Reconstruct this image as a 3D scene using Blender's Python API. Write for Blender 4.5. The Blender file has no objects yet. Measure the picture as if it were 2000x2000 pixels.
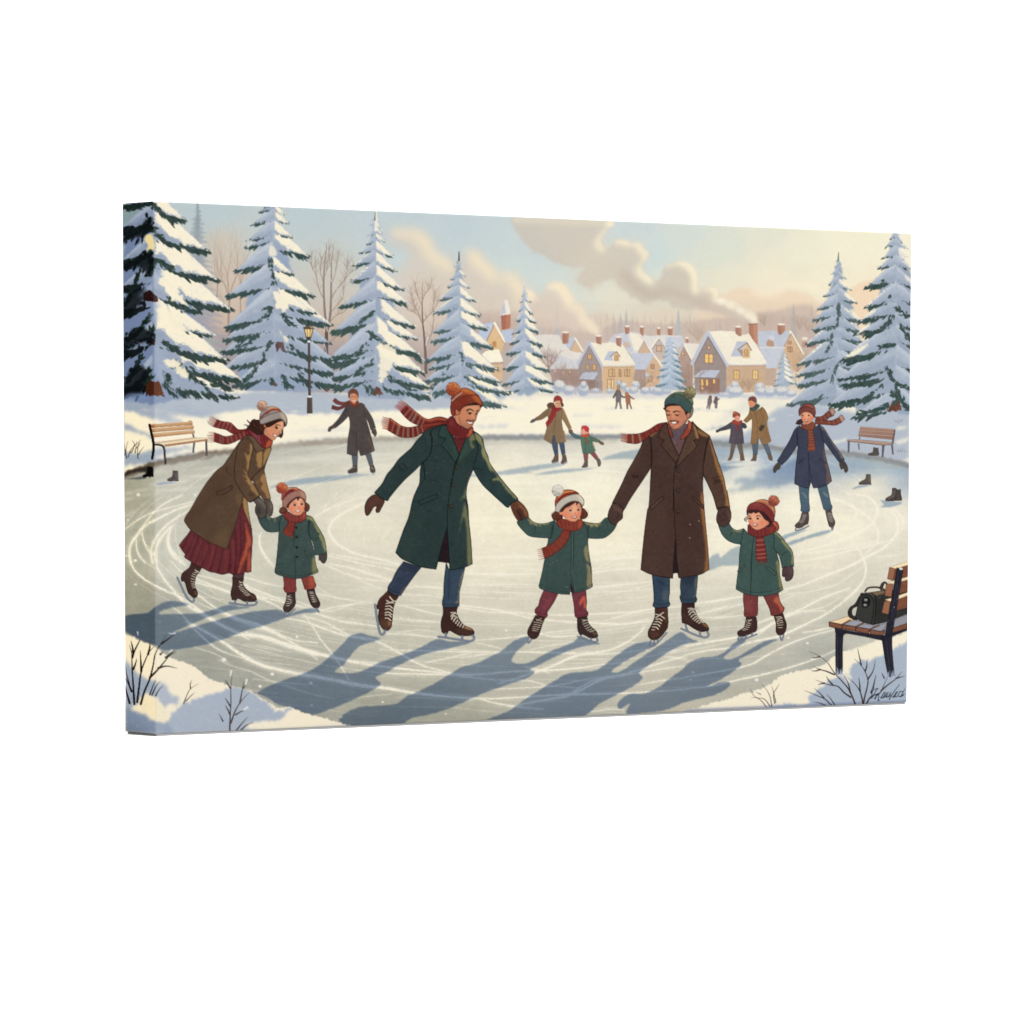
import math, random
import numpy as np
# ---------------------------------------------------------------- camera / canvas geometry
# canvas height = 1 drawing unit; front face u:0..CW, v:0..1 (down); left wrap u:-CD..0
CF, YAW, PITCH, ROLL = 9299.506, 0.67874, 0.09190, 0.00230
TX, TY, TZ = -0.67410, -0.79940, 8.97110
CW, CD, CCY = 1.9596, 0.1007, 1744.9
def _rot():
  c, s = math.cos, math.sin
  rz = np.array([[c(YAW), -s(YAW), 0], [s(YAW), c(YAW), 0], [0, 0, 1]])
  b = np.array([[1, 0, 0], [0, 0, -1], [0, 1, 0]])
  rx = np.array([[1, 0, 0], [0, c(PITCH), -s(PITCH)], [0, s(PITCH), c(PITCH)]])
  rr = np.array([[c(ROLL), -s(ROLL), 0], [s(ROLL), c(ROLL), 0], [0, 0, 1]])
  return rr @ rx @ b @ rz
ROT = _rot()
TV = np.array([TX, TY, TZ])
def plane_h(o, du, dv):
  """matrix canvas plane (u, v, 1) -> drawing grid (2000 units wide)"""
  k = np.array([[CF, 0, 1000.0], [0, CF, CCY], [0, 0, 1]])
  m = np.stack([ROT @ du, ROT @ dv, ROT @ o + TV], 1)
  return k @ m
HF = plane_h(np.array([0, 0, .5]), np.array([1., 0, 0]), np.array([0, 0, -1.]))
HS = plane_h(np.array([0, 0, .5]), np.array([0, -1., 0]), np.array([0, 0, -1.]))
HFI, HSI = np.linalg.inv(HF), np.linalg.inv(HS)
def to_uv(p):
  p = np.asarray(p, float)
  q = np.concatenate([p, np.ones((len(p), 1))], 1)
  a = q @ HFI.T
  f = a[:, :2] / a[:, 2:]
  b = q @ HSI.T
  s = b[:, :2] / b[:, 2:]
  return np.where(f[:, :1] >= 0, f, np.stack([np.minimum(s[:, 0], 0), s[:, 1]], 1))
STEP = 1.25                                   # drawing units per cell of the print
NF = int(1480 / STEP)                         # cells across the front
NL = int(60 / STEP)                           # cells across the left wrap
R = int(940 / STEP)                           # rows
C = NF + NL
SU, SL, SV = NF / CW, NL / CD, R
def to_rc(p):
  uv = to_uv(p)
  x = np.where(uv[:, 0] >= 0, uv[:, 0] * SU, uv[:, 0] * SL) + NL
  return np.stack([x, uv[:, 1] * SV], 1)
# drawing-grid position of every cell centre
_cx, _cy = np.meshgrid(np.arange(C) + .5, np.arange(R) + .5)
_u = np.where(_cx >= NL, (_cx - NL) / SU, (_cx - NL) / SL)
_v = _cy / SV
_q = np.stack([_u, _v, np.ones_like(_u)], -1)
_a = _q @ HF.T
_b = _q @ HS.T
PX = np.where(_u >= 0, _a[..., 0] / _a[..., 2], _b[..., 0] / _b[..., 2])
PY = np.where(_u >= 0, _a[..., 1] / _a[..., 2], _b[..., 1] / _b[..., 2])
IMG = np.zeros((R, C, 3), np.float32)
PID = np.zeros((R, C), np.int16)
rng = np.random.RandomState(7)
rnd = random.Random(7)
# ---------------------------------------------------------------- noise
def smooth_up(a, shape):
  h, w = a.shape[:2]
  ys = np.linspace(0, h - 1.001, shape[0])
  xs = np.linspace(0, w - 1.001, shape[1])
  yi, xi = ys.astype(int), xs.astype(int)
  fy, fx = ys - yi, xs - xi
  fy = (fy * fy * (3 - 2 * fy))[:, None]
  fx = (fx * fx * (3 - 2 * fx))[None]
  if a.ndim == 3:
    fy, fx = fy[..., None], fx[..., None]
  return (a[yi][:, xi] * (1 - fy) * (1 - fx) + a[yi][:, xi + 1] * (1 - fy) * fx
      + a[yi + 1][:, xi] * fy * (1 - fx) + a[yi + 1][:, xi + 1] * fy * fx)
def noise(cell, seed=0, stretch=1.0):
  r = np.random.RandomState(seed)
  return smooth_up(r.rand(max(3, int(R / cell) + 2), max(3, int(C / (cell * stretch)) + 2)) * 2 - 1, (R, C))
GRAIN = (noise(1.3, 1) * .6 + noise(2.6, 2) * .6 + noise(6, 3) * .3).astype(np.float32)
MOTT = (noise(5, 4) * .5 + noise(14, 5) * .5 + noise(40, 6) * .5).astype(np.float32)
CLOUDN = (noise(70, 7) * .5 + noise(35, 8) * .3 + noise(16, 9) * .2).astype(np.float32)
STREAK = (noise(4, 10, 7) * .5 + noise(8, 11, 9) * .5).astype(np.float32)
# ---------------------------------------------------------------- outlines
def P(s):
  """'x,y x,y! ...' -> points and corner flags (an ! marks a corner)"""
  if not isinstance(s, str):
    a = np.asarray(s, float)
    return a, np.zeros(len(a), bool)
  t = s.split()
  return (np.array([[float(k) for k in w.rstrip('!').split(',')] for w in t]),
      np.array([w.endswith('!') for w in t]))
class Z:
  """a sheet of the drawing: origin and size of one 1932-unit square sheet on the drawing grid"""
  def __init__(self, x0, y0, size, n=1932):
    self.o = np.array([x0, y0], float)
    self.k = size / float(n)
  def __call__(self, s):
    a, c = P(s)
    return a * self.k + self.o, c
def spline(pc, closed=True, n=6):
  a, c = pc if isinstance(pc, tuple) else P(pc)
  m = len(a)
  if m < 3:
    return a
  out = []
  for i in range(m if closed else m - 1):
    p1, p2 = a[i], a[(i + 1) % m]
    p0 = a[i - 1] if (closed or i > 0) else p1
    p3 = a[(i + 2) % m] if (closed or i + 2 < m) else p2
    d = p2 - p1
    L = np.hypot(*d) + 1e-6
    t1 = d if c[i] else (p2 - p0) * L / (np.hypot(*(p2 - p1)) + np.hypot(*(p1 - p0)) + 1e-6)
    t2 = d if c[(i + 1) % m] else (p3 - p1) * L / (np.hypot(*(p3 - p2)) + np.hypot(*(p2 - p1)) + 1e-6)
    k = 1 if (c[i] and c[(i + 1) % m]) else n
    for t in np.arange(k) / k:
      h = 2 * t ** 3 - 3 * t ** 2 + 1, t ** 3 - 2 * t ** 2 + t, -2 * t ** 3 + 3 * t ** 2, t ** 3 - t ** 2
      out.append(h[0] * p1 + h[1] * t1 + h[2] * p2 + h[3] * t2)
  if not closed:
    out.append(a[-1])
  return np.array(out)
def rough(p, amp, step=2.5, closed=True):
  """resample an outline and make it uneven, like a dry brush"""
  q = np.concatenate([p, p[:1]]) if closed else p
  d = np.hypot(*(np.diff(q, axis=0).T))
  s = np.concatenate([[0], np.cumsum(d)])
  n = max(4, int(s[-1] / step))
  t = np.linspace(0, s[-1], n, endpoint=not closed)
  o = np.stack([np.interp(t, s, q[:, 0]), np.interp(t, s, q[:, 1])], 1)
  return o + rng.randn(n, 2) * amp
def coverage(polys, ss=4):
  """anti-aliased coverage of the union of polygons given in cells"""
  allp = np.concatenate(polys)
  x0 = max(0, int(allp[:, 0].min()) - 1); x1 = min(C, int(allp[:, 0].max()) + 3)
  y0 = max(0, int(allp[:, 1].min()) - 1); y1 = min(R, int(allp[:, 1].max()) + 3)
  if x1 <= x0 or y1 <= y0:
    return None
  w, h = x1 - x0, y1 - y0
  acc = np.zeros((h * ss, w + 3))
  for p in polys:
    q = np.roll(p, -1, 0)
    if ((p[:, 0] * q[:, 1] - q[:, 0] * p[:, 1]).sum()) < 0:
      p = p[::-1]; q = np.roll(p, -1, 0)
    ya, yb = (p[:, 1] - y0) * ss - .5, (q[:, 1] - y0) * ss - .5
    xa, xb = p[:, 0] - x0, q[:, 0] - x0
    lo, hi = np.minimum(ya, yb), np.maximum(ya, yb)
    r0 = np.clip(np.ceil(lo), 0, h * ss).astype(int)
    r1 = np.clip(np.ceil(hi), 0, h * ss).astype(int)
    cnt = r1 - r0
    k = np.nonzero(cnt > 0)[0]
    if not len(k):
      continue
    e = np.repeat(k, cnt[k])
    row = np.arange(len(e)) - np.repeat(np.cumsum(cnt[k]) - cnt[k], cnt[k]) + r0[e]
    x = xa[e] + (xb[e] - xa[e]) * (row - ya[e]) / (yb[e] - ya[e])
    sg = np.where(yb[e] > ya[e], -1.0, 1.0)
    x = np.clip(x, 0, w + 1)
    xi = x.astype(int); fx = x - xi
    np.add.at(acc, (row, xi), sg * (1 - fx))
    np.add.at(acc, (row, xi + 1), sg * fx)
  m = np.clip(np.abs(np.cumsum(acc, 1)[:, :w]), 0, 1)
  return y0, y1, x0, x1, m.reshape(h, ss, w).mean(1).astype(np.float32)
def gauss(a, s):
  if s <= 0:
    return a
  n = max(1, int(s * 2.5 + .5))
  k = np.exp(-.5 * (np.arange(-n, n + 1) / s) ** 2)
  k /= k.sum()
  for ax in (0, 1):
    b = np.zeros_like(a)
    p = np.pad(a, [(n, n) if i == ax else (0, 0) for i in range(a.ndim)], mode='edge' if a.ndim == 3 else 'constant')
    for i, w in enumerate(k):
      b += w * (p[i:i + a.shape[0]] if ax == 0 else p[:, i:i + a.shape[1]])
    a = b
  return a
CLIP = [None]
def region(polys, blur=0.0, soft=None):
  """polys in drawing units -> (y0, y1, x0, x1, mask), clipped to the running clip"""
  g = coverage([to_rc(p) for p in polys])
  if g is None:
    return None
  y0, y1, x0, x1, m = g
  if blur > 0:
    b = blur / STEP
    n = int(b * 2.5) + 1
    Y0, Y1, X0, X1 = max(0, y0 - n), min(R, y1 + n), max(0, x0 - n), min(C, x1 + n)
    M = np.zeros((Y1 - Y0, X1 - X0), np.float32)
    M[y0 - Y0:y1 - Y0, x0 - X0:x1 - X0] = m
    m = gauss(M, b)
    y0, y1, x0, x1 = Y0, Y1, X0, X1
  if CLIP[0] is not None:
    m = m * CLIP[0][y0:y1, x0:x1]
  return y0, y1, x0, x1, m
def lay(g, col, a=1.0, pid=None, mul=False, keep=None):
  """put a colour down through a mask; pid also claims the cells for a part"""
  if g is None:
    return
  y0, y1, x0, x1, m = g
  w = (m * a)[..., None]
  s = IMG[y0:y1, x0:x1]
  col = np.asarray(col, np.float32)
  if mul:
    s[...] = s * (1 - w) + s * col * w
  else:
    s[...] = s * (1 - w) + col / 255.0 * w
  if pid is not None:
    PID[y0:y1, x0:x1][m > .5] = pid
def fill(pc, col, pid=None, a=1.0, blur=0.0, s=True, rg=0.0, mul=False, mod=None):
  p = spline(pc) if s else (pc[0] if isinstance(pc, tuple) else P(pc)[0])
  if rg:
    p = rough(p, rg)
  g = region([p], blur)
  if g is not None and mod is not None:
    y0, y1, x0, x1, m = g
    g = y0, y1, x0, x1, m * np.clip(mod[y0:y1, x0:x1], 0, 1)
  lay(g, col, a, pid, mul)
def stroke_polys(p, w0, w1=None, wm=None):
  w1 = w0 if w1 is None else w1
  n = len(p)
  t = np.linspace(0, 1, n)
  w = w0 + (w1 - w0) * t
  if wm is not None:
    w = np.where(t < .5, w0 + (wm - w0) * t * 2, wm + (w1 - wm) * (t - .5) * 2)
  w = np.maximum(w, .3) / 2
  out = []
  d = np.diff(p, axis=0)
  L = np.hypot(d[:, 0], d[:, 1])
  ok = L > 1e-5
  nx = np.stack([-d[:, 1], d[:, 0]], 1) / np.maximum(L, 1e-6)[:, None]
  for i in np.nonzero(ok)[0]:
    a, b = p[i], p[i + 1]
    out.append(np.array([a + nx[i] * w[i], b + nx[i] * w[i + 1], b - nx[i] * w[i + 1], a - nx[i] * w[i]]))
  ang = np.linspace(0, 2 * math.pi, 8, endpoint=False)
  circ = np.stack([np.cos(ang), np.sin(ang)], 1)
  for i in range(n):
    if w[i] > .45:
      out.append(p[i] + circ * w[i])
  return out
def line(pc, w, col, w1=None, wm=None, a=1.0, blur=0.0, s=True, pid=None, mul=False, rg=0.0, mod=None):
  p = spline(pc, False) if s else (pc[0] if isinstance(pc, tuple) else P(pc)[0])
  if rg:
    p = rough(p, rg, 3, False)
  g = region(stroke_polys(p, w, w1, wm), blur)
  if g is not None and mod is not None:
    y0, y1, x0, x1, m = g
    g = y0, y1, x0, x1, m * np.clip(mod[y0:y1, x0:x1], 0, 1)
  lay(g, col, a, pid, mul)
def ell(cx, cy, rx, ry, col, pid=None, a=1.0, blur=0.0, ang=0.0, rg=0.0, mul=False):
  t = np.linspace(0, 2 * math.pi, 28, endpoint=False)
  c, s = math.cos(ang), math.sin(ang)
  x, y = rx * np.cos(t), ry * np.sin(t)
  p = np.stack([cx + x * c - y * s, cy + x * s + y * c], 1)
  if rg:
    p = rough(p, rg, 2)
  lay(region([p], blur), col, a, pid, mul)
class clip:
  """shade only inside an outline"""
  def __init__(self, pc, s=True):
    p = spline(pc) if s else (pc[0] if isinstance(pc, tuple) else P(pc)[0])
    g = coverage([to_rc(p)])
    m = np.zeros((R, C), np.float32)
    if g is not None:
      m[g[0]:g[1], g[2]:g[3]] = g[4]
    self.m = m
  def __enter__(self):
    self.old = CLIP[0]
    CLIP[0] = self.m if self.old is None else self.m * self.old
    return self
  def __exit__(self, *a):
    CLIP[0] = self.old
def field(samples, power=3.0):
  """soft colour field through sample points (x, y, r, g, b)"""
  k = 8
  X, Y = PX[::k, ::k], PY[::k, ::k]
  a = np.array(samples, float)
  d = ((X[..., None] - a[:, 0]) ** 2 + ((Y[..., None] - a[:, 1]) * 1.3) ** 2 + 900.0) ** (-power / 2)
  f = (d[..., None] * a[:, 2:]).sum(2) / d.sum(2)[..., None]
  return smooth_up(f, (R, C)) / 255.0
# ---------------------------------------------------------------- register of parts
PARTS = [None]          # (name, parent id, label)
def part(name, parent=0, label=None):
  PARTS.append((name, parent, label))
  return len(PARTS) - 1
# ================================================================ SKY
SKY = part('painted_sky')
PID[:] = SKY
IMG[:] = field([
  (240, 390, 160, 178, 180), (300, 390, 189, 202, 205), (420, 420, 188, 203, 206), (500, 470, 196, 205, 204), (600, 420, 190, 204, 207),
  (720, 430, 194, 206, 209), (640, 500, 197, 206, 202), (440, 480, 205, 202, 190), (440, 560, 206, 190, 173), (430, 640, 205, 180, 163),
  (420, 700, 165, 156, 158), (640, 560, 203, 200, 190), (640, 640, 208, 185, 165), (630, 700, 178, 160, 152),
  (800, 430, 194, 207, 210), (900, 440, 195, 208, 211), (960, 470, 199, 211, 211), (1000, 520, 206, 217, 213), (790, 520, 197, 212, 214),
  (780, 560, 214, 209, 201), (820, 600, 218, 204, 190), (900, 640, 217, 200, 184), (820, 700, 190, 168, 155), (1000, 620, 222, 207, 188),
  (1080, 560, 209, 220, 214), (1040, 480, 202, 213, 213), (1120, 600, 222, 224, 208), (1200, 600, 230, 225, 203), (1230, 430, 203, 214, 214),
  (1260, 500, 205, 219, 217), (1340, 450, 211, 219, 211), (1310, 560, 224, 225, 207), (1400, 480, 219, 223, 207), (1420, 560, 233, 227, 203),
  (1500, 450, 226, 226, 207), (1560, 480, 236, 232, 208), (1640, 480, 242, 236, 210), (1750, 470, 242, 237, 211), (1620, 560, 243, 234, 208),
  (1500, 540, 240, 231, 206), (1700, 580, 243, 232, 204), (1100, 650, 226, 209, 188), (1300, 640, 229, 213, 188), (1500, 620, 236, 215, 188),
  (1780, 640, 238, 216, 186), (1230, 650, 226, 210, 188), (1420, 640, 224, 207, 185), (1650, 660, 225, 203, 178)], 3.4)
IMG[:] = np.clip(IMG + (MOTT * .006)[..., None], 0, 1)
HILL = part('painted_hills')
z3 = Z(1030, 380, 400); z4 = Z(1400, 420, 400); z1 = Z(230, 380, 400); z2 = Z(630, 380, 400)
fill(z4("-200,1100 -150,800 60,750 200,690 350,695 480,735 560,715 660,690 760,725 880,755 960,830 1060,900 1060,1250 -200,1250"), (238, 215, 188), HILL, a=.85, blur=3)
fill(z4("900,900 1100,780 1250,705 1330,650 1430,620 1500,600 1600,545 1760,520 1900,560 1900,1250 900,1250"), (240, 215, 184), HILL, a=.9, blur=2.5)
line(z4("360,715 480,742 560,725 650,680 730,660 850,665 940,700"), 14, (247, 238, 210), blur=5, a=.6)
fill(z3("560,1300 600,1130 700,1110 800,1160 900,1200 950,1320"), (220, 200, 180), HILL, a=.6, blur=5)
# ================================================================ FAR WOOD
WOOD = part('painted_treeline')
def far_band(pts, col, a, pid=WOOD, blur=3):
  fill(pts, col, pid, a=a, blur=blur, rg=1.5)
far_band(z3("-120,1330 -60,1200 100,1180 260,1190 420,1270 600,1290 760,1250 900,1190 1100,1210 1300,1220 1500,1200 1700,1180 1932,1150 2300,1100 2700,1060 2700,1500 -120,1500"), (199, 180, 168), .75)
far_band(z2("1380,1130 1500,1100 1700,1090 1880,1120 1880,1400 1380,1400"), (201, 181, 167), .7)
far_band(z4("360,960 520,930 700,960 950,950 1100,1000 1100,1400 360,1400"), (198, 178, 164), .75)
far_band("236,700 300,690 420,640 560,640 700,660 1000,640 1000,800 236,800", (168, 155, 155), .55, blur=14)
for i in range(260):
  x = rnd.uniform(1040, 1640)
  y = 640 + rnd.uniform(-14, 16)
  h = rnd.uniform(8, 26)
  line([(x, y), (x + rnd.uniform(-3, 3), y - h)], 1.1, (176, 155, 146), .5, a=rnd.uniform(.2, .55), s=False)
for i in range(150):
  x = rnd.choice([rnd.uniform(380, 520), rnd.uniform(600, 720), rnd.uniform(770, 960)])
  y = rnd.uniform(620, 720)
  line([(x, y), (x + rnd.uniform(-14, 14), y - rnd.uniform(25, 70))], 1.1, (176, 150, 138), .4, a=rnd.uniform(.12, .35), s=False)
def far_spruce(x, y0, y1, w, col, pid, a=.8):
  """small hazy conifer: tip y0, foot y1"""
  n = max(6, int((y1 - y0) / 5))
  L, Rr = [], []
  for i in range(n):
    t = (i + .5) / n
    wd = w * t ** .85
    yy = y0 + (y1 - y0) * t
    L += [(x - wd * .5, yy - 2), (x - wd * rnd.uniform(.85, 1.1), yy + 2)]
    Rr += [(x + wd * .5, yy - 2), (x + wd * rnd.uniform(.85, 1.1), yy + 2)]
  lay(region([np.array([(x, y0)] + Rr + [(x, y1)] + L[::-1])], .7), col, a, pid)
for (x, a0, b0, w, c) in ((1088, 598, 660, 9, (182, 184, 188)), (1062, 622, 655, 6, (195, 186, 182)), (1200, 620, 662, 7, (188, 180, 178)),
            (1212, 610, 660, 8, (176, 178, 182)), (1223, 602, 662, 7, (176, 178, 182)), (1186, 632, 665, 6, (196, 180, 172)),
            (1235, 620, 660, 6, (190, 180, 176)), (1325, 602, 668, 11, (180, 186, 190)), (1312, 625, 660, 5, (194, 184, 178)),
            (1398, 625, 660, 5, (190, 176, 168)), (1406, 620, 660, 6, (190, 176, 168)), (1270, 628, 660, 5, (196, 182, 174)),
            (1550, 592, 660, 10, (174, 172, 168)), (1585, 592, 660, 8, (190, 176, 164))):
  far_spruce(x, a0, b0, w, c, WOOD)
fill(z2("1690,1180 1900,1170 1900,1420 1600,1420"), (196, 176, 164), WOOD, a=.5, blur=6)
# ================================================================ SMOKE
def smoke(pc, body, light, pid, dx=-16, dy=12, b=4, la=.9, rg=2.2):
  p = rough(spline(pc), rg, 6)
  g = region([p], b)
  y0, y1, x0, x1, m = g
  n = 1 + CLOUDN[y0:y1, x0:x1] * .22
  m = np.clip(m * 1.0, 0, 1)
  lay((y0, y1, x0, x1, m), body, .76, pid)
  mm = np.pad(m, 40, mode='edge')
  mm = gauss(np.roll(np.roll(mm, int(dx / STEP), 1), int(dy / STEP), 0), 3.5)[40:-40, 40:-40]
  edge = np.clip(m - mm, 0, 1) * np.clip(n, 0, 1.3) * 1.25
  lay((y0, y1, x0, x1, np.clip(gauss(edge, 1.2), 0, 1)), light, la)
SMK = part('painted_smoke', label='cream edged smoke plume from the tall chimney of the right house')
SMK2 = part('painted_smoke', label='pale smoke drifting up from the small left house')
# haze-like left plume first
smoke(z2("1890,1080 1905,900 1850,800 1780,745 1700,750 1640,790 1610,690 1500,640 1480,560 1420,525 1350,550 1320,640 1240,665 1160,600 1060,540 1050,470 1000,400 930,360 830,345 700,325 620,370 640,440 720,480 820,520 800,620 740,700 700,800 800,900 1000,1000 1300,1050 1600,1100"),
      (218, 204, 188), (245, 229, 197), SMK2, b=9, la=.85)
smoke(z3("690,1330 690,1290 655,1240 615,1180 545,1160 540,1080 490,1030 430,1030 410,950 380,880 300,835 200,850 130,940 50,915 -30,900 -80,1000 -60,1150 100,1240 330,1270 520,1290 640,1320"),
      (222, 204, 187), (248, 233, 203), SMK2, b=4, la=.9)
# the big plume
smoke(z3("-140,-150 400,-150 830,-150 800,260 750,340 690,420 720,500 765,520 850,430 960,445 1080,480 1135,560 1110,620 1080,680 1130,760 1230,805 1280,710 1380,640 1480,635 1580,690 1615,760 1600,850 1625,920 1700,865 1790,890 1800,970 1870,1000 1960,1010 2030,1060 2110,1090 2160,1140 2160,1230 2080,1210 1932,1165 1800,1115 1650,1085 1500,1085 1380,1065 1290,1000 1200,990 1100,1020 1010,975 940,935 870,880 810,800 740,795 690,845 640,880 560,865 480,815 480,755 540,690 420,685 300,660 180,600 60,540 -30,450 -120,330"),
      (205, 193, 178), (247, 236, 206), SMK, dx=-13, dy=8, b=2.6)
for q, w, aa in (("700,520 640,600 560,680 500,770", 60, .25), ("1000,560 960,680 900,760", 70, .25), ("300,300 450,420 640,520", 80, .2)):
  line(z3(q), w, (222, 209, 189), blur=12, a=aa)
for q, w in (("1260,900 1400,930 1600,1010 1800,1080 1950,1120", 34), ("900,740 1000,850 1120,930 1240,960", 44)):
  line(z3(q), w * .207 * 1.6, (188, 172, 158), blur=7, a=.55)
# plume root above the tall chimney
smoke(z4("-40,790 60,795 110,815 160,860 230,875 280,920 340,945 380,990 375,1025 320,1030 300,1005 240,992 150,972 60,935 -60,890"),
      (212, 198, 180), (250, 241, 214), SMK, dx=-8, dy=6, b=2, rg=1)
for cx, cy, r in ((40, 815, 40), (130, 850, 38), (225, 905, 34), (300, 950, 34), (345, 985, 26)):
  ell(*(z4("%d,%d" % (cx, cy))[0][0]), r * .207, r * .17, (251, 243, 218), a=.75, blur=2)
# ================================================================ SNOW FIELD
SNOW = part('painted_snow')
g = region([np.array([(200, 768), (420, 760), (640, 768), (900, 762), (1060, 762), (1250, 762), (1500, 766), (1600, 770), (1800, 772), (1800, 1460), (200, 1460)], float)], 1.5)
lay(g, (251, 242, 218), 1, SNOW)
SH = (174, 184, 198)
SF = field([(245, 790, 171, 182, 203), (420, 790, 172, 183, 205), (560, 800, 172, 184, 206), (700, 800, 180, 190, 208), (860, 790, 190, 198, 210), (960, 785, 232, 228, 216),
      (1060, 776, 228, 226, 216), (1300, 772, 222, 222, 214), (1480, 772, 214, 218, 216), (1600, 790, 176, 190, 210), (1750, 810, 170, 184, 205)], 3)
sh = noise(9, 31, 3)
# tree shade on the far bank
def shade(pc, a=.9, blur=4, rg=1.5, col=None, mod=None):
  fill(pc, SH if col is None else col, a=a, blur=blur, rg=rg, mod=mod)
with clip("200,740 1800,740 1800,930 1500,876 1240,852 900,850 600,868 420,884 330,900 200,940", False):
  shade("220,760 420,770 560,762 700,770 860,768 980,762 985,780 900,796 820,800 760,802 690,806 640,808 560,806 500,800 440,806 400,812 340,806 300,800 240,803 220,800", blur=2.2)
  shade("220,795 300,800 400,806 430,812 400,812 330,812 290,806", a=.8, blur=3)
  shade(Z(220, 740, 200)("430,590 700,600 1000,660 1200,760 1320,810 1100,830 900,770 640,720 430,640"), a=.85, blur=2.5)
  shade(Z(220, 740, 200)("1300,480 1500,560 1700,660 1720,720 1600,720 1400,640 1150,560"), a=.8, blur=2.5)
  shade(Z(220, 740, 200)("200,840 320,870 460,960 620,1010 760,1110 560,1050 420,1010 300,990 200,960"), a=.85, blur=2.5)
  shade(Z(220, 740, 200)("200,1400 500,1410 760,1330 1000,1310 1300,1280 1500,1290 1300,1350 1000,1430 780,1470 1000,1480 1200,1440 1500,1400 1700,1430 1450,1470 1100,1560 900,1640 700,1600 460,1610 200,1620"), a=.9, blur=2.5)
  shade(Z(300, 740, 600)("0,180 100,180 250,190 330,215 420,250 380,265 250,215 120,205 0,205"), a=.5, blur=3)
  shade(Z(300, 740, 600)("820,210 960,212 1000,218 960,226 840,222"), a=.8, blur=2)
  for q in ("860,330 1000,320 1230,310 1230,322 1000,335", "1330,250 1420,255 1500,262 1420,270 1330,262", "560,290 700,300 640,310", "820,390 960,380 1150,360 1220,370 1000,400", "620,400 760,410 1000,400 800,425"):
    shade(Z(300, 740, 600)(q), a=.45, blur=3, col=(190, 198, 212))
  zm = Z(920, 740, 440)
  for q, aa in (("20,410 160,395 330,395 300,412 120,420", .7), ("80,215 300,240 500,262 300,262 100,235", .4), ("900,400 1100,395 1300,405 1250,418 1000,415", .6), ("880,312 980,305 1060,306 980,320", .6),
                  ("1120,250 1260,255 1400,258 1300,266 1130,262", .6), ("180,150 420,165 600,170 420,180", .4), ("100,490 400,470 600,480 900,470 1260,485 1260,508 100,508", .5), ("250,130 420,120 640,135 440,150 300,150", .6)):
    shade(zm(q), a=aa, blur=2.5, col=(196, 202, 212))
  zr = Z(1340, 740, 440)
  shade(zr("620,400 720,300 820,240 900,215 1000,190 1200,230 1500,290 1932,270 1932,760 1700,690 1400,640 1100,615 850,600 700,580 500,570 230,550 190,510 400,490 560,430"), a=.93, blur=4)
  shade(zr("0,270 100,255 200,262 400,280 200,272"), a=.5, blur=2)
  shade(zr("160,440 320,380 480,300 680,260 860,200 900,170 600,200 500,190 700,160 900,150 900,110 600,115 340,120 0,120 0,140 300,150 480,170"), a=.25, blur=5)
  shade(zr("150,440 260,410 330,400 320,420 220,440"), a=.7, blur=2)
  for q in ("700,350 770,335 760,355 700,362", "1790,420 1890,400 1880,425 1800,440", "1850,700 1932,680 1932,740 1880,725", "1790,540 1900,500 1932,510 1830,560", "1250,540 1380,515 1370,535 1270,555", "1380,650 1500,665 1600,680 1500,700", "1640,670 1730,690 1820,700 1700,705"):
    fill(zr(q), (244, 236, 216), a=.75, blur=2.2, rg=1)
  for i in range(500):
    x, y = rnd.uniform(240, 1790), rnd.uniform(775, 890)
    ell(x, y, rnd.uniform(2, 9), rnd.uniform(.4, 1.1), (253, 246, 226) if rnd.random() < .5 else (186, 195, 212), a=rnd.uniform(.08, .28), blur=.8)
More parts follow.
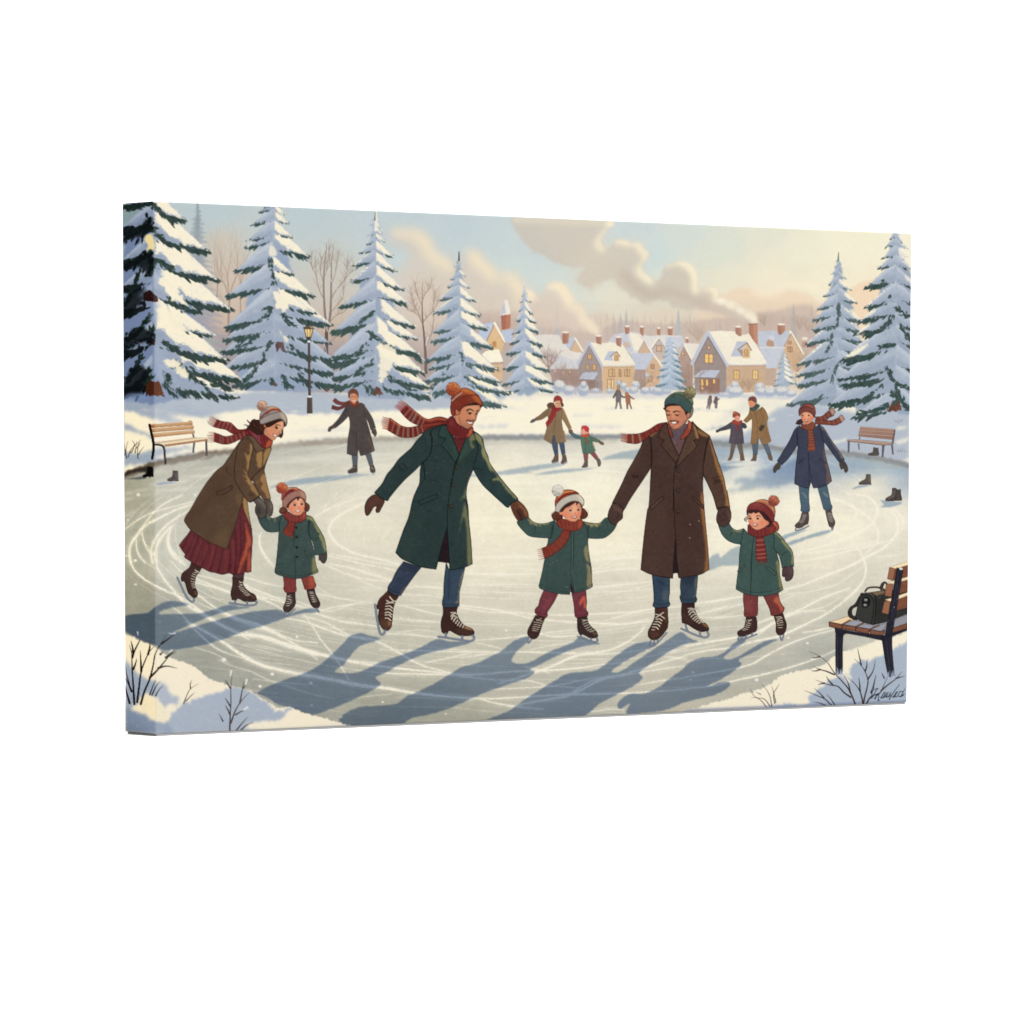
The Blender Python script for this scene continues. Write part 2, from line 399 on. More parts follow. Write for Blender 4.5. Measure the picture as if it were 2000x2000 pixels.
# ================================================================ ICE
ICE = part('painted_ice')
ice_p = np.concatenate([rough(spline(("200,940! 245,930 300,909 362,896 409,887 517,878 610,866 690,861 800,858 943,857 1080,857 1207,856 1320,860 1393,868 1500,876 1534,882 1600,885 1659,889 1720,899 1800,917!"), False), 1.0, 5, False),
            [(1800, 1460), (200, 1460)]])
g = region([ice_p], .8)
tmp = IMG.copy()
ICEF = field([
  (250, 950, 186, 184, 164), (250, 1050, 194, 193, 176), (250, 1150, 182, 180, 162), (320, 930, 198, 196, 182), (330, 1000, 203, 201, 186), (330, 1100, 205, 203, 188), (330, 1180, 176, 175, 160),
  (430, 905, 184, 184, 170), (430, 960, 209, 206, 190), (470, 1100, 214, 210, 192), (380, 1200, 184, 183, 168), (400, 1290, 163, 163, 151), (480, 1340, 166, 166, 154), (540, 1230, 190, 188, 173),
  (560, 890, 196, 195, 182), (560, 940, 222, 217, 199), (700, 875, 205, 203, 190), (720, 920, 226, 221, 202), (700, 1010, 233, 226, 204), (700, 1120, 220, 214, 194), (640, 1170, 208, 204, 187), (600, 1300, 180, 178, 164), (560, 1370, 173, 172, 158),
  (700, 1240, 198, 195, 178), (760, 1390, 172, 170, 154), (900, 870, 214, 210, 196), (960, 930, 246, 239, 214), (960, 1010, 246, 238, 212), (960, 1090, 238, 230, 206), (980, 1180, 218, 212, 192), (960, 1260, 204, 200, 182), (900, 1400, 176, 174, 158), (1000, 1330, 194, 190, 174),
  (1100, 866, 214, 210, 197), (1100, 900, 244, 238, 216), (1150, 960, 248, 241, 216), (1180, 1050, 246, 238, 213), (1180, 1150, 222, 215, 195), (1240, 1290, 204, 199, 182), (1160, 1390, 190, 187, 172),
  (1240, 880, 228, 223, 206), (1400, 892, 168, 180, 190), (1450, 900, 236, 230, 214), (1500, 895, 180, 192, 204), (1560, 900, 172, 184, 194), (1660, 905, 172, 183, 192), (1770, 935, 178, 188, 196), (1680, 950, 236, 229, 208), (1440, 960, 247, 240, 216), (1440, 1050, 246, 238, 214),
  (1560, 980, 247, 240, 216), (1640, 1020, 246, 238, 214), (1740, 1000, 238, 232, 212), (1600, 1090, 236, 228, 206), (1740, 1080, 226, 220, 202), (1560, 1160, 218, 212, 194), (1660, 1130, 216, 210, 192), (1640, 1210, 196, 194, 178), (1500, 1220, 204, 200, 184),
  (1600, 1270, 178, 178, 168), (1480, 1300, 186, 184, 170), (1420, 1380, 186, 182, 166), (1700, 1250, 196, 194, 180), (1330, 1360, 196, 190, 172)], 3.6)
y0, y1, x0, x1, m = g
w = m[..., None]
IMG[y0:y1, x0:x1] = IMG[y0:y1, x0:x1] * (1 - w) + ICEF[y0:y1, x0:x1] * w
PID[y0:y1, x0:x1][m > .5] = ICE
icemask = np.zeros((R, C), np.float32); icemask[y0:y1, x0:x1] = m
del tmp
IMG += (icemask * (GRAIN * .012 + MOTT * .012 + STREAK * .02))[..., None]
# muddy rim of the bank
BANK = part('painted_bank')
rim = "226,936 245,930 300,909 362,896 409,887 517,878 610,866 690,861 800,858 943,857 1080,857 1207,856 1320,860 1393,868 1500,876 1534,882 1600,885 1659,889 1720,899 1800,917"
pr = spline(P(rim), False)
keep = PID.copy()
line((pr + [0, -2], np.zeros(len(pr), bool)), 9, (158, 150, 138), a=.8, blur=2.0, s=False, pid=BANK, rg=1.2)
line((pr[:30] + [0, -1], np.zeros(30, bool)), 11, (112, 98, 84), w1=6, a=.75, blur=1.5, s=False, rg=1.4)
line((pr + [0, 5], np.zeros(len(pr), bool)), 7, (188, 186, 176), a=.45, blur=2.5, s=False)
line((pr[-62:] + [0, -3], np.zeros(62, bool)), 8, (126, 136, 146), a=.65, blur=1.8, s=False, rg=1.2)
zb = Z(220, 740, 200)
fill(zb("200,1830! 260,1750 360,1710 480,1690 600,1660 680,1650 760,1680 780,1740 700,1790 560,1760 420,1760 300,1800 200,1850!"), (74, 64, 58), BANK, a=.85, blur=1.2, rg=.8)
fill(zb("980,1590 1100,1530 1250,1480 1400,1470 1600,1440 1900,1400 1900,1490 1600,1530 1300,1570 1100,1620"), (143, 134, 122), BANK, a=.75, blur=1.5, rg=1)
fill(Z(300, 740, 600)("930,405 990,390 1060,395 1150,395 1230,380 1230,400 1050,415 950,420"), (163, 152, 138), BANK, a=.8, blur=1.5, rg=1)
# broad bands on the far ice
for q, c, aa in (("245,950 420,905 640,880 900,874", (172, 172, 160), .35), ("245,965 420,920 660,893 900,885", (222, 219, 202), .5), ("330,945 500,905 700,890 900,880", (226, 222, 206), .5), ("950,866 1200,866", (196, 192, 180), .5), ("950,880 1210,878", (220, 214, 198), .4)):
  line(q, 8, c, a=aa, blur=2.5, mod=.6 + STREAK)
# ---------------------------------------------------------------- skate marks
CR = (248, 241, 221)
dry = np.clip(.86 + GRAIN * .4 + MOTT * .25, .2, 1).astype(np.float32)
with clip(ice_p, False):
  for i in range(120):                       # fine rings around the middle of the pond
    t = rnd.uniform(.35, 1.12)
    rx, ry = 700 * t * rnd.uniform(.95, 1.05), 235 * t * rnd.uniform(.9, 1.1)
    cx, cy = 1010 + rnd.uniform(-40, 40), 1045 + rnd.uniform(-25, 25)
    a0 = rnd.uniform(-.3, 3.4) if i % 4 else rnd.uniform(3, 6)
    a1 = a0 + rnd.uniform(.25, .9)
    th = np.linspace(a0, a1, 30)
    p = np.stack([cx + rx * np.cos(th), cy + ry * np.sin(th)], 1)
    line((p, np.zeros(30, bool)), .8, CR, w1=.8, wm=rnd.uniform(1.2, 3.2), a=rnd.uniform(.2, .55), s=False, mod=dry)
  for i in range(110):
    x, y = rnd.uniform(330, 1500), rnd.uniform(1080, 1400)
    L = rnd.uniform(60, 260)
    sl = (1000 - x) * -.00022 + rnd.uniform(-.06, .06) - .02
    line([(x, y), (x + L / 2, y - L / 2 * sl * 1.2), (x + L, y - L * sl)], .7, CR, w1=.6, wm=rnd.uniform(1, 2.4), a=rnd.uniform(.18, .5), mod=dry)
  za = Z(300, 740, 600)
  def sk(z, q, w, a=.75, w1=None):
    line(z(q), w * .6, CR, w1=w * .5 if w1 is None else w1, wm=w * 1.18, a=min(1, a * 1.15), mod=dry, rg=.3)
    line(z(q), w * 2.4, CR, a=a * .24, blur=1.6)
  # left loops
  zl = Z(220, 900, 200)
  sk(zl, "1320,650 1100,740 900,860 750,1000 600,1200 500,1350", 3)
  sk(zl, "1520,770 1200,850 800,960 500,1100 220,1300", 2.6)
  sk(zl, "1480,830 1200,920 900,1070 650,1200 450,1400 340,1580 320,1750 360,1932", 4.2, .85)
  sk(zl, "1460,930 1200,1080 1000,1230 820,1450 740,1650 740,1932", 3.6, .8)
  sk(zl, "1160,1200 950,1400 840,1600 820,1800 840,1932", 5, .7)
  sk(zl, "1100,1250 1050,1450 1050,1600 1150,1800 1290,1932", 5, .7)
  sk(zl, "560,1340 580,1500 640,1650 720,1760 760,1900", 2.6, .7)
  sk(zl, "440,1440 450,1650 520,1830 620,1932", 2.4, .7)
  for q, w in (("220,350 500,280 900,220 1400,200 1932,110", 6), ("220,740 560,660 900,590 1300,530 1932,430", 7), ("260,1050 420,930 560,830", 5), ("300,450 620,390 780,340", 4), ("800,560 1000,540", 4), ("700,420 1100,420 1600,330 1900,280", 4)):
    line(zl(q), w, (228, 224, 206), a=.45, blur=1.6, mod=.5 + STREAK)
  # lower left arcs (sheet a2)
  z5 = Z(220, 1040, 400)
  sk(z5, "250,10 170,120 155,230 210,360 330,460 480,540 640,610 760,690 900,790 1080,900 1290,1010", 3.6, .85)
  sk(z5, "270,10 310,110 380,200 420,230", 2.4, .6)
  sk(z5, "225,70 235,180 300,270 400,340", 2.2, .6)
  sk(z5, "430,10 370,110 360,220 380,300", 3, .6)
  sk(z5, "440,60 400,180 410,290 460,400 560,530 700,680 830,760 1000,860 1200,950 1420,980 1600,1040 1932,1160", 5, .85)
  sk(z5, "520,30 540,150 620,240 680,310", 5, .65)
  sk(z5, "550,270 640,360 760,430 900,480 1100,560 1300,600", 3.4, .6)
  sk(z5, "800,400 960,440 1200,510 1400,560 1600,640", 3, .7)
  sk(z5, "780,470 1000,530 1130,570 1400,610 1700,680 1932,740", 4, .7)
  sk(z5, "780,570 900,660 1000,730 1180,810 1400,880 1700,1010 1932,1040", 4, .8)
  sk(z5, "700,840 900,950 1050,1040 1180,1130 1400,1250 1600,1300 1932,1360", 5.4, .9)
  sk(z5, "560,700 640,760 760,900 960,1080 1110,1150 1250,1190", 3, .65)
  sk(z5, "1040,760 1160,820 1300,870 1500,940 1800,1100 1932,1200", 3.2, .75)
  sk(z5, "1110,970 1250,970 1450,990 1660,1060 1932,1130", 3.6, .8)
  sk(z5, "1000,1200 1100,1250 1300,1310 1500,1400 1932,1440", 2, .45)
  sk(z5, "760,1080 1000,1160 1100,1240", 2, .4)
  sk(z5, "1380,20 1400,150 1500,290 1560,340", 3, .6)
  sk(z5, "1230,480 1320,560 1430,600", 3, .7)
  # ring right of the second child
  sk(za, "1330,780 1220,830 1130,890 1105,960 1160,1040 1280,1100 1450,1140 1620,1190", 4.2, .8)
  sk(za, "680,960 665,1030 700,1120 760,1190", 2.6, .7)
  sk(za, "1010,870 1100,820 1250,760 1400,730", 2.6, .65)
  sk(za, "1090,1110 1300,1160 1500,1200 1640,1250", 3.2, .6)
  sk(za, "1060,1160 1250,1240 1440,1270 1600,1270", 3, .6)
  z6 = Z(480, 1000, 440)
  for q, w, a in (("0,1260 200,1330 400,1380 700,1430 1000,1490 1200,1510 1500,1560 1932,1600", 6, .95), ("0,1030 200,1100 420,1170 700,1230 900,1280 1200,1330 1932,1400", 4.4, .8),
          ("0,1060 180,1080 340,1130 560,1200 850,1270 1150,1300", 4, .7), ("340,910 500,940 700,1010 860,1060 1100,1100 1300,1200 1500,1310 1750,1380", 4, .8), ("500,880 560,960 640,1090 760,1240 850,1380 920,1500", 2.6, .7),
          ("600,870 800,930 1000,960 1130,980", 4, .7), ("480,890 640,930 760,990 900,1060 1050,1100", 3, .7), ("200,720 420,760 700,850 980,770 1080,770", 2, .6), ("650,840 850,800 1080,780", 2.4, .7),
          ("600,700 800,740 1000,770", 3, .6), ("700,440 900,480 1100,540 1300,600", 4.4, .7), ("720,360 900,390 1100,430 1300,460", 3, .6), ("1290,790 1450,830 1600,870 1680,880", 2.6, .7), ("1300,800 1680,800 1932,810", 2, .6),
          ("1250,910 1450,930 1680,950", 3, .5), ("1190,1040 1400,1050 1650,1080", 3, .6), ("1150,1180 1500,1190 1932,1200", 3, .6), ("1550,1290 1750,1250 1932,1210", 3, .6), ("1160,1380 1500,1390 1932,1400", 3.6, .7),
          ("0,560 200,620 320,640", 3, .6), ("0,620 150,700 330,760", 2.6, .6), ("60,720 260,800 340,860", 3, .7), ("850,1610 1050,1580 1260,1560", 2, .4), ("0,1130 200,1160 320,1200", 2, .4), ("60,1430 240,1460 560,1560 760,1600", 2, .4),
          ("1300,1030 1500,1010 1640,1030", 2, .5), ("1320,700 1600,720 1690,730", 4, .4), ("1340,640 1690,650", 4, .5), ("1900,500 1932,510", 4, .5)):
    sk(z6, q, w, a)
  z7 = Z(900, 1000, 440)
  for q, w, a in (("0,800 300,840 480,880 600,910 900,940 1100,950 1400,960 1640,930", 3.4, .75), ("0,820 250,860 450,860 700,880 980,880 1400,860 1640,830 1900,810", 3, .7), ("40,525 300,535 640,530", 3.6, .8), ("100,385 400,390 640,380", 2.6, .7), ("100,460 500,450 690,450", 2.4, .6),
          ("1120,520 1350,490 1560,485", 3, .7), ("1120,410 1350,390 1560,375", 2.4, .7), ("1120,330 1400,320 1560,310", 2, .5), ("1140,650 1400,620 1640,600", 3.4, .6), ("1130,690 1400,680 1640,660", 2, .5),
          ("60,620 400,620 660,625", 3, .5), ("60,680 400,690 640,700", 2.4, .4), ("120,1100 400,1080 700,1040 980,1010", 2.6, .7), ("0,1200 300,1200 600,1200 900,1210 1200,1220 1600,1180", 3, .7),
          ("0,1250 200,1220 400,1210", 3, .6), ("0,1400 200,1390 420,1370 700,1360 1000,1340 1200,1310 1400,1290", 3.4, .85), ("330,1470 560,1400 760,1330 1000,1230 1250,1190 1420,1120 1540,1030 1580,980", 4, .85),
          ("0,1595 200,1600 500,1590 800,1570 1200,1560 1500,1550 1932,1520", 3.4, .85), ("170,1605 300,1640 480,1670 700,1690", 3.4, .8), ("500,1650 800,1600 1000,1540 1200,1440 1400,1390 1600,1330 1932,1230", 3.4, .85),
          ("480,1660 760,1600 900,1590 1000,1520 1150,1440 1400,1400 1700,1350 1932,1320", 2.6, .8), ("0,1410 300,1440 600,1450 740,1490 900,1500 1000,1510", 2.6, .7), ("250,1520 500,1510 800,1490 1100,1430 1400,1400", 2.4, .7),
          ("560,1330 660,1350 760,1380", 3, .7), ("600,1180 800,1140 1000,1110", 2, .6), ("140,1120 300,1160 380,1180", 2, .6), ("660,1040 800,1070 980,1060", 2.6, .7), ("1120,950 1400,960 1600,920", 3.6, .6), ("1300,910 1500,860 1640,830", 3, .6),
          ("1540,1480 1700,1450 1932,1420", 2.6, .7), ("1120,1710 1300,1690 1400,1700", 3, .6), ("1700,1210 1932,1170", 4, .6), ("1750,1240 1932,1260", 3, .6)):
    sk(z7, q, w, a)
  z8 = Z(1340, 960, 440)
  for q, w, a in (("90,960 300,930 480,900", 4, .8), ("120,1040 300,1000 490,960", 3, .7), ("120,1080 300,1080 490,1060", 3, .6), ("0,1330 200,1290 380,1260 600,1210 800,1100 1000,1000 1200,900 1400,830", 4, .85),
          ("0,1400 200,1360 380,1340 560,1290 800,1240 1000,1150 1200,1050 1330,960 1450,860 1500,800", 3.6, .85), ("0,1590 300,1540 560,1480 700,1400 900,1300 1100,1230 1290,1180", 3, .8),
          ("0,1690 200,1670 420,1620 700,1560 980,1480 1200,1400 1280,1360", 3, .85), ("840,840 1000,800 1200,720 1400,640 1530,570 1700,480 1800,370 1820,300 1790,200 1720,140", 4, .9),
          ("850,880 1100,850 1300,790 1440,700 1540,620", 2.6, .5), ("1380,20 1540,40 1620,100 1640,180 1600,270 1480,350 1300,430 1100,490 930,520", 3.4, .85), ("1040,25 1250,60 1400,100 1460,170 1440,230 1350,310 1200,400", 2.6, .7),
          ("1180,30 1380,110 1540,200 1620,290 1650,380 1630,450 1540,530", 3, .8), ("1420,440 1500,530 1540,640 1530,740 1470,830 1360,930", 3, .8), ("1770,130 1850,230 1860,310 1810,390", 2.6, .7),
          ("930,600 1100,580 1350,520 1600,460 1780,410", 3, .7), ("900,540 1100,520 1400,480 1640,420", 3, .6), ("1000,1210 1130,1190 1290,1150", 3, .7), ("620,1230 680,1180 740,1120", 2.6, .7), ("860,1080 1000,1030 1200,1020", 2.6, .6),
          ("930,1040 1100,1010 1210,980 1330,900", 2, .5), ("590,1140 750,1080 900,1040", 4, .6), ("1640,560 1750,550 1850,540", 2.4, .6), ("1340,1380 1500,1330 1680,1270", 3, .4), ("190,430 300,410 440,400", 3, .6), ("0,1460 200,1430 380,1440", 2.4, .5),
          ("650,1000 800,950 940,880", 2, .5), ("470,30 620,60 700,90", 2, .5), ("1100,40 1300,90", 2, .5)):
    sk(z8, q, w, a)
  zq = Z(920, 740, 440)
  for q, w, a in (("0,830 200,830 400,825", 3, .5), ("360,880 500,890 700,900", 2, .5), ("960,920 1100,930 1220,940", 2.4, .6), ("10,1530 300,1530 560,1535", 2.4, .7), ("1040,1560 1250,1540 1460,1530", 2.6, .7), ("1030,1490 1250,1460 1470,1450", 2, .6), ("980,780 1150,790 1300,800", 3, .6), ("10,950 120,950 240,930", 3, .4)):
    sk(zq, q, w, a)
  # powder
  for i in range(650):
    x, y = rnd.uniform(240, 1780), rnd.uniform(900, 1440)
    ell(x, y, rnd.uniform(.6, 1.5), rnd.uniform(.6, 1.2), (250, 246, 232), a=rnd.uniform(.1, .45))
  for z, q, r in ((z5, "1050,1200", 5), (z5, "1505,1335", 3.5), (z5, "1740,985", 2.6), (z5, "215,265", 3), (z5, "217,490", 2.6), (z5, "1390,1450", 3.2), (z5, "128,220", 2.4), (z5, "1870,1420", 3), (z5, "445,840", 1.6), (zl, "485,640", 4), (zl, "1555,645", 2.6), (zl, "430,1880", 3), (zl, "285,1115", 2),
          (z6, "440,1070", 2.6), (z6, "230,1390", 3), (z6, "560,1465", 3.4), (z6, "125,1495", 2.6), (z6, "565,1655", 2.4), (z6, "820,1760", 3), (z6, "1175,1630", 2.4), (z6, "1715,1730", 2), (z8, "60,1550", 3), (z8, "605,1615", 4), (z8, "40,1615", 2.6), (z8, "875,1255", 2.6), (z8, "1040,1300", 3), (z8, "1080,1440", 2.6), (z7, "390,1015", 2.6)):
    ell(*z(q)[0][0], r, r * .8, (247, 243, 230), a=.8, blur=.6)
# ---------------------------------------------------------------- shadows painted on the ice
def cast(pc, a=1.0, blur=1.0, mulc=(.60, .675, .80), rg=.35):
  p = rough(spline(pc), rg, 4)
  g = region([p], blur)
  if g is None:
    return
  y0, y1, x0, x1, m = g
  w = (m * a * (1 + MOTT[y0:y1, x0:x1] * .05))[..., None]
  s = IMG[y0:y1, x0:x1]
  soft = s * .86 + np.array([.70, .69, .63], np.float32) * .14
  s[...] = s * (1 - w) + soft * np.array(mulc, np.float32) * w
with clip(ice_p, False):
  # woman and first child
  cast(z5("100,800 200,770 320,760 380,720 440,680 540,645 640,655 720,680 640,695 560,710 460,740 430,770 560,770 720,765 820,760 940,730 1060,690 1110,680 1200,700 1300,705 1100,740 900,800 780,850 640,910 560,950 700,910 900,850 1080,800 1300,750 1500,730 1600,735 1640,780 1720,750 1850,715 1950,730 1930,750 1800,760 1650,800 1450,870 1250,930 1100,990 900,1050 700,1090 480,1110 420,1070 330,1040 240,1000 120,930 80,860"))
  # man in green
  cast(z6("100,1550 300,1450 480,1390 620,1320 760,1200 840,1120 900,1060 980,1040 1060,1060 1160,1085 1100,1110 980,1150 900,1230 840,1310 760,1370 900,1380 980,1370 1150,1290 1350,1220 1500,1160 1640,1090 1750,1110 1932,1110 1900,1130 1700,1180 1500,1230 1300,1320 1200,1380 1110,1420 1160,1470 1100,1520 900,1620 700,1700 560,1740 400,1690 260,1640 180,1590"))
  # middle child
  cast(z6("800,1790 880,1710 1000,1670 1150,1660 1300,1640 1380,1580 1500,1530 1600,1480 1750,1390 1850,1330 1932,1310 2000,1290 2100,1240 2180,1200 2280,1120 2330,1090 2420,1070 2420,1110 2330,1190 2280,1280 2400,1300 2600,1200 2800,1120 2870,1070 2990,1110 3040,1130 2900,1150 2700,1220 2500,1320 2430,1350 2480,1370 2420,1420 2250,1480 2000,1570 1850,1640 1700,1700 1560,1740 1420,1770 1330,1830 1240,1880 1000,1900"))
  # man in brown
  cast(z7("220,1790 400,1710 560,1600 700,1510 800,1450 900,1390 1050,1370 1150,1360 1220,1320 1350,1220 1500,1130 1620,1110 1680,1130 1500,1230 1380,1300 1290,1370 1360,1370 1500,1280 1650,1180 1800,1080 1890,1030 1960,1080 2040,1110 1932,1130 1800,1190 1650,1290 1530,1380 1560,1420 1500,1480 1350,1560 1200,1640 1100,1720 1000,1790 700,1830"))
  # right hand child
  cast(z7("1340,1660 1370,1610 1450,1560 1560,1560 1700,1500 1800,1420 1900,1350 1950,1300 2050,1250 2180,1240 2260,1200 2350,1120 2430,1070 2440,1110 2350,1170 2250,1250 2330,1260 2480,1180 2600,1110 2720,1090 2650,1130 2500,1210 2380,1270 2410,1300 2360,1350 2240,1430 2100,1500 2240,1460 2300,1460 2310,1490 2200,1560 2050,1600 1900,1640 1750,1700 1600,1720 1420,1730 1450,1640 1370,1690"))
  # skaters further off
  cast(za("720,690 760,670 850,640 1000,620 1200,605 1290,600 1400,600 1300,612 1100,645 900,668 760,682"), mulc=(.74, .82, .93), a=.9, blur=1.5)
  cast(zq("-80,830 200,800 400,765 600,735 760,720 800,740 600,775 450,800 560,790 500,805 200,828 0,840"), mulc=(.72, .79, .89), a=.9, blur=1.5)
  cast(zq("540,825 700,785 900,768 1090,764 1000,778 760,808"), mulc=(.72, .79, .89), a=.9, blur=1.5)
  cast(zq("1120,690 1240,640 1400,610 1500,600 1500,680 1300,685"), mulc=(.74, .81, .9), a=.9, blur=1.5)
  # tree shade across the right of the pond
  cast(zr("230,550 500,560 800,590 1100,620 1400,640 1700,700 1932,760 1932,830 1780,820 1600,830 1500,800 1350,830 1280,850 1200,850 900,700 780,700 560,690 640,680 480,660 300,670"), a=.5, blur=5, mulc=(.80, .88, .96), rg=2)
  cast(zr("940,700 800,740 620,780 580,800 670,830 560,840 440,860 400,900 520,900 400,940 350,970 500,960 640,930 760,930 900,890 1100,860 1000,800"), a=.8, blur=3.5, mulc=(.68, .76, .88), rg=1.6)
  cast(zr("300,800 400,770 560,740 740,720 620,735 500,745 300,740 420,720 560,715 400,710 280,745 310,780"), a=.8, blur=1.5, mulc=(.7, .78, .88))
  cast(zr("790,1370 900,1320 1000,1295 1040,1290 980,1320 880,1360 820,1390"), a=.9, blur=1.2, mulc=(.66, .75, .87))
  cast(zr("860,1410 1000,1360 1150,1310 1260,1295 1200,1330 1050,1370 880,1430"), a=.9, blur=1.2, mulc=(.66, .75, .87))
  cast(z8("180,600 240,540 280,530 290,570 380,500 470,470 470,620 300,640 180,680"), a=.9, blur=1.5, mulc=(.7, .78, .88))
  for q in ("1420,945 1480,915 1600,905 1540,925", "1660,1040 1760,1050 1860,1060 1760,1100 1660,1100 1700,1080"):
    cast(zr(q), a=.9, blur=1, mulc=(.68, .76, .88))
  cast(zl("810,440 900,410 1030,400 1240,390 1160,420 1000,440 860,455"), a=.9, blur=1, mulc=(.72, .78, .95))
  cast(zl("260,350 400,320 560,295 640,320 560,345 400,350"), a=.9, blur=1, mulc=(.6, .62, .7))
  # cool lower edge
IMG += (np.clip((PY - 1376) / 40, 0, 1) * icemask * -.03)[..., None]
# ================================================================ FOREGROUND SNOW
FSN = part('painted_snow', label='snow bank in the lower left corner')
fs = z5("80,960 180,985 280,1030 420,1090 500,1150 600,1200 720,1240 820,1300 900,1370 1000,1410 1090,1440 1250,1480 1360,1530 1450,1590 1550,1650 1680,1650 1780,1690 1870,1720 1960,1740 2050,1770 2200,1810 2350,1860 2400,1960 80,1990")
fill(fs, (250, 239, 213), FSN, rg=1.1, blur=.7)
with clip(fs):
  shade(z5("80,1180 160,1240 240,1330 380,1400 500,1440 560,1520 640,1600 560,1620 500,1640 480,1660 400,1560 300,1520 240,1620 80,1640"), a=.9, blur=2.6, rg=2.6, col=(172, 183, 199))
  shade(z5("400,1990 520,1800 560,1700 700,1600 900,1530 1050,1490 1150,1450 1260,1480 1360,1540 1500,1640 1560,1680 1700,1650 1580,1760 1450,1780 1300,1800 1250,1850 1500,1880 1600,1990"), a=.95, blur=1.8, rg=2.2, col=(170, 181, 197))
  shade(z5("80,1660 200,1680 300,1720 420,1790 520,1800 560,1990 80,1990"), a=.95, blur=2.6, rg=2.4, col=(154, 167, 187))
  shade(z5("1000,1890 1400,1850 1800,1840 2400,1810 2400,1960 1000,1960"), a=.35, blur=4, col=(196, 202, 210))
  fill(z5("240,1620 290,1540 380,1550 450,1600 510,1680 530,1740 480,1780 400,1760 330,1700 280,1680"), (247, 235, 205), a=.95, blur=1.4, rg=2)
  fill(z5("510,1640 560,1610 610,1650 600,1690 550,1690"), (247, 238, 214), a=.9, blur=2, rg=1)
  fill(z5("1290,1830 1400,1790 1500,1800 1560,1850 1600,1880 1300,1890"), (249, 240, 216), a=.7, blur=3, rg=1.5)
  for i in range(700):                       # dry brush
    x, y = z5("%f,%f" % (rnd.uniform(100, 2300), rnd.uniform(1100, 1950)))[0][0]
    a0 = rnd.uniform(.3, .9)
    L = rnd.uniform(2, 8)
    c = (252, 243, 220) if rnd.random() < .5 else (174, 187, 209)
    line([(x, y), (x + L * math.cos(a0), y + L * math.sin(a0))], 1.2, c, .5, a=rnd.uniform(.08, .3), s=False)
  line("230,1433 303,1437 700,1418 900,1409", 5, (110, 124, 156), a=.6, blur=2, s=False)
FSN2 = part('painted_snow', label='snow bank under the bench in the lower right corner')
fs2 = z8("-60,1900 100,1850 260,1800 360,1780 460,1740 560,1720 700,1660 780,1600 880,1560 1000,1530 1100,1510 1200,1470 1300,1390 1500,1340 1680,1260 1760,1250 1860,1220 1960,1180 1960,1990 -60,1990")
fill(fs2, (249, 239, 214), FSN2, rg=1.3, blur=.7)
with clip(fs2):
  shade(z8("600,1990 700,1860 800,1830 920,1830 1050,1820 1060,1760 1150,1690 1230,1620 1290,1600 1400,1560 1420,1500 1560,1440 1700,1400 1800,1330 1960,1290 1960,1990"), a=.95, blur=1.8, col=(168, 180, 197), rg=2.6)
  shade(z8("300,1990 420,1900 600,1860 800,1850 800,1990"), a=.6, blur=5, col=(176, 188, 208))
  fill(z8("1360,1570 1420,1580 1400,1640 1370,1630"), (244, 237, 220), a=.8, blur=2)
  for i in range(450):
    x, y = z8("%f,%f" % (rnd.uniform(100, 1900), rnd.uniform(1350, 1900)))[0][0]
    a0 = rnd.uniform(-.7, -.2)
    L = rnd.uniform(2, 8)
    c = (252, 243, 220) if rnd.random() < .45 else (174, 187, 209)
    line([(x, y), (x + L * math.cos(a0), y + L * math.sin(a0))], 1.2, c, .5, a=rnd.uniform(.08, .28), s=False)
  line("1300,1389 1780,1370", 5, (112, 124, 158), a=.7, blur=1.8, s=False)
# ================================================================ VILLAGE
TAN, GREY, BRICK = (216, 180, 140), (156, 141, 137), (164, 116, 98)
SLIT, SBLU, AMB = (250, 242, 218), (190, 199, 216), (236, 186, 116)
def quad(z, s, col, pid, blur=.45, a=1.0, tex=.5, rg=.35):
  g = region([rough(z(s)[0], rg, 3)], blur)
  lay(g, col, a, pid)
  if g is not None and tex:
    y0, y1, x0, x1, m = g
    IMG[y0:y1, x0:x1] += ((GRAIN[y0:y1, x0:x1] * .03 + MOTT[y0:y1, x0:x1] * .03) * m * tex)[..., None]
def sub(parent, name, z, s, col, **k):
  p = part(name, parent)
  quad(z, s, col, p, **k)
  return p
def win(h, z, x0, y0, x1, y1, col=AMB, bars=True):
  p = part('window', h)
  quad(z, "%d,%d %d,%d %d,%d %d,%d" % (x0 - 7, y0 - 6, x1 + 7, y0 - 6, x1 + 7, y1 + 6, x0 - 7, y1 + 6), (134, 98, 76), p, a=.75, rg=.2, tex=0)
  quad(z, "%d,%d %d,%d %d,%d %d,%d" % (x0, y0, x1, y0, x1, y1, x0, y1), col, p, rg=.15, tex=0)
  if bars:
    xm, ym = (x0 + x1) / 2, (y0 + y1) / 2
    line(z("%f,%f %f,%f" % (xm, y0, xm, y1)), .9, (150, 104, 74), a=.7, s=False)
    line(z("%f,%f %f,%f" % (x0, ym, x1, ym)), .8, (150, 104, 74), a=.6, s=False)
def chimney(h, z, s, snow=None):
  p = part('chimney', h)
  a = z(s)[0]
  quad(z, s, BRICK, p)
  w = a[:, 0].max() - a[:, 0].min()
  with clip(z(s), False):
    fill([(a[:, 0].max() - w * .42, a[:, 1].min()), (a[:, 0].max() + 1, a[:, 1].min()), (a[:, 0].max() + 1, a[:, 1].max()), (a[:, 0].max() - w * .42, a[:, 1].max())], (192, 134, 106), s=False, a=.7, blur=.6)
    for y in np.arange(a[:, 1].min(), a[:, 1].max(), 2.6):
      line([(a[:, 0].min(), y), (a[:, 0].max(), y)], .6, (138, 88, 74), a=.35, s=False)
  ell(a[:, 0].mean(), a[:, 1].min() - .6, w * .52, 2.0, (248, 240, 222), p, blur=.5)
def gable(z, s, w, lit, a=.95):
  line(z(s), w, SLIT if lit else SBLU, a=a, s=False, blur=.4, rg=.25)
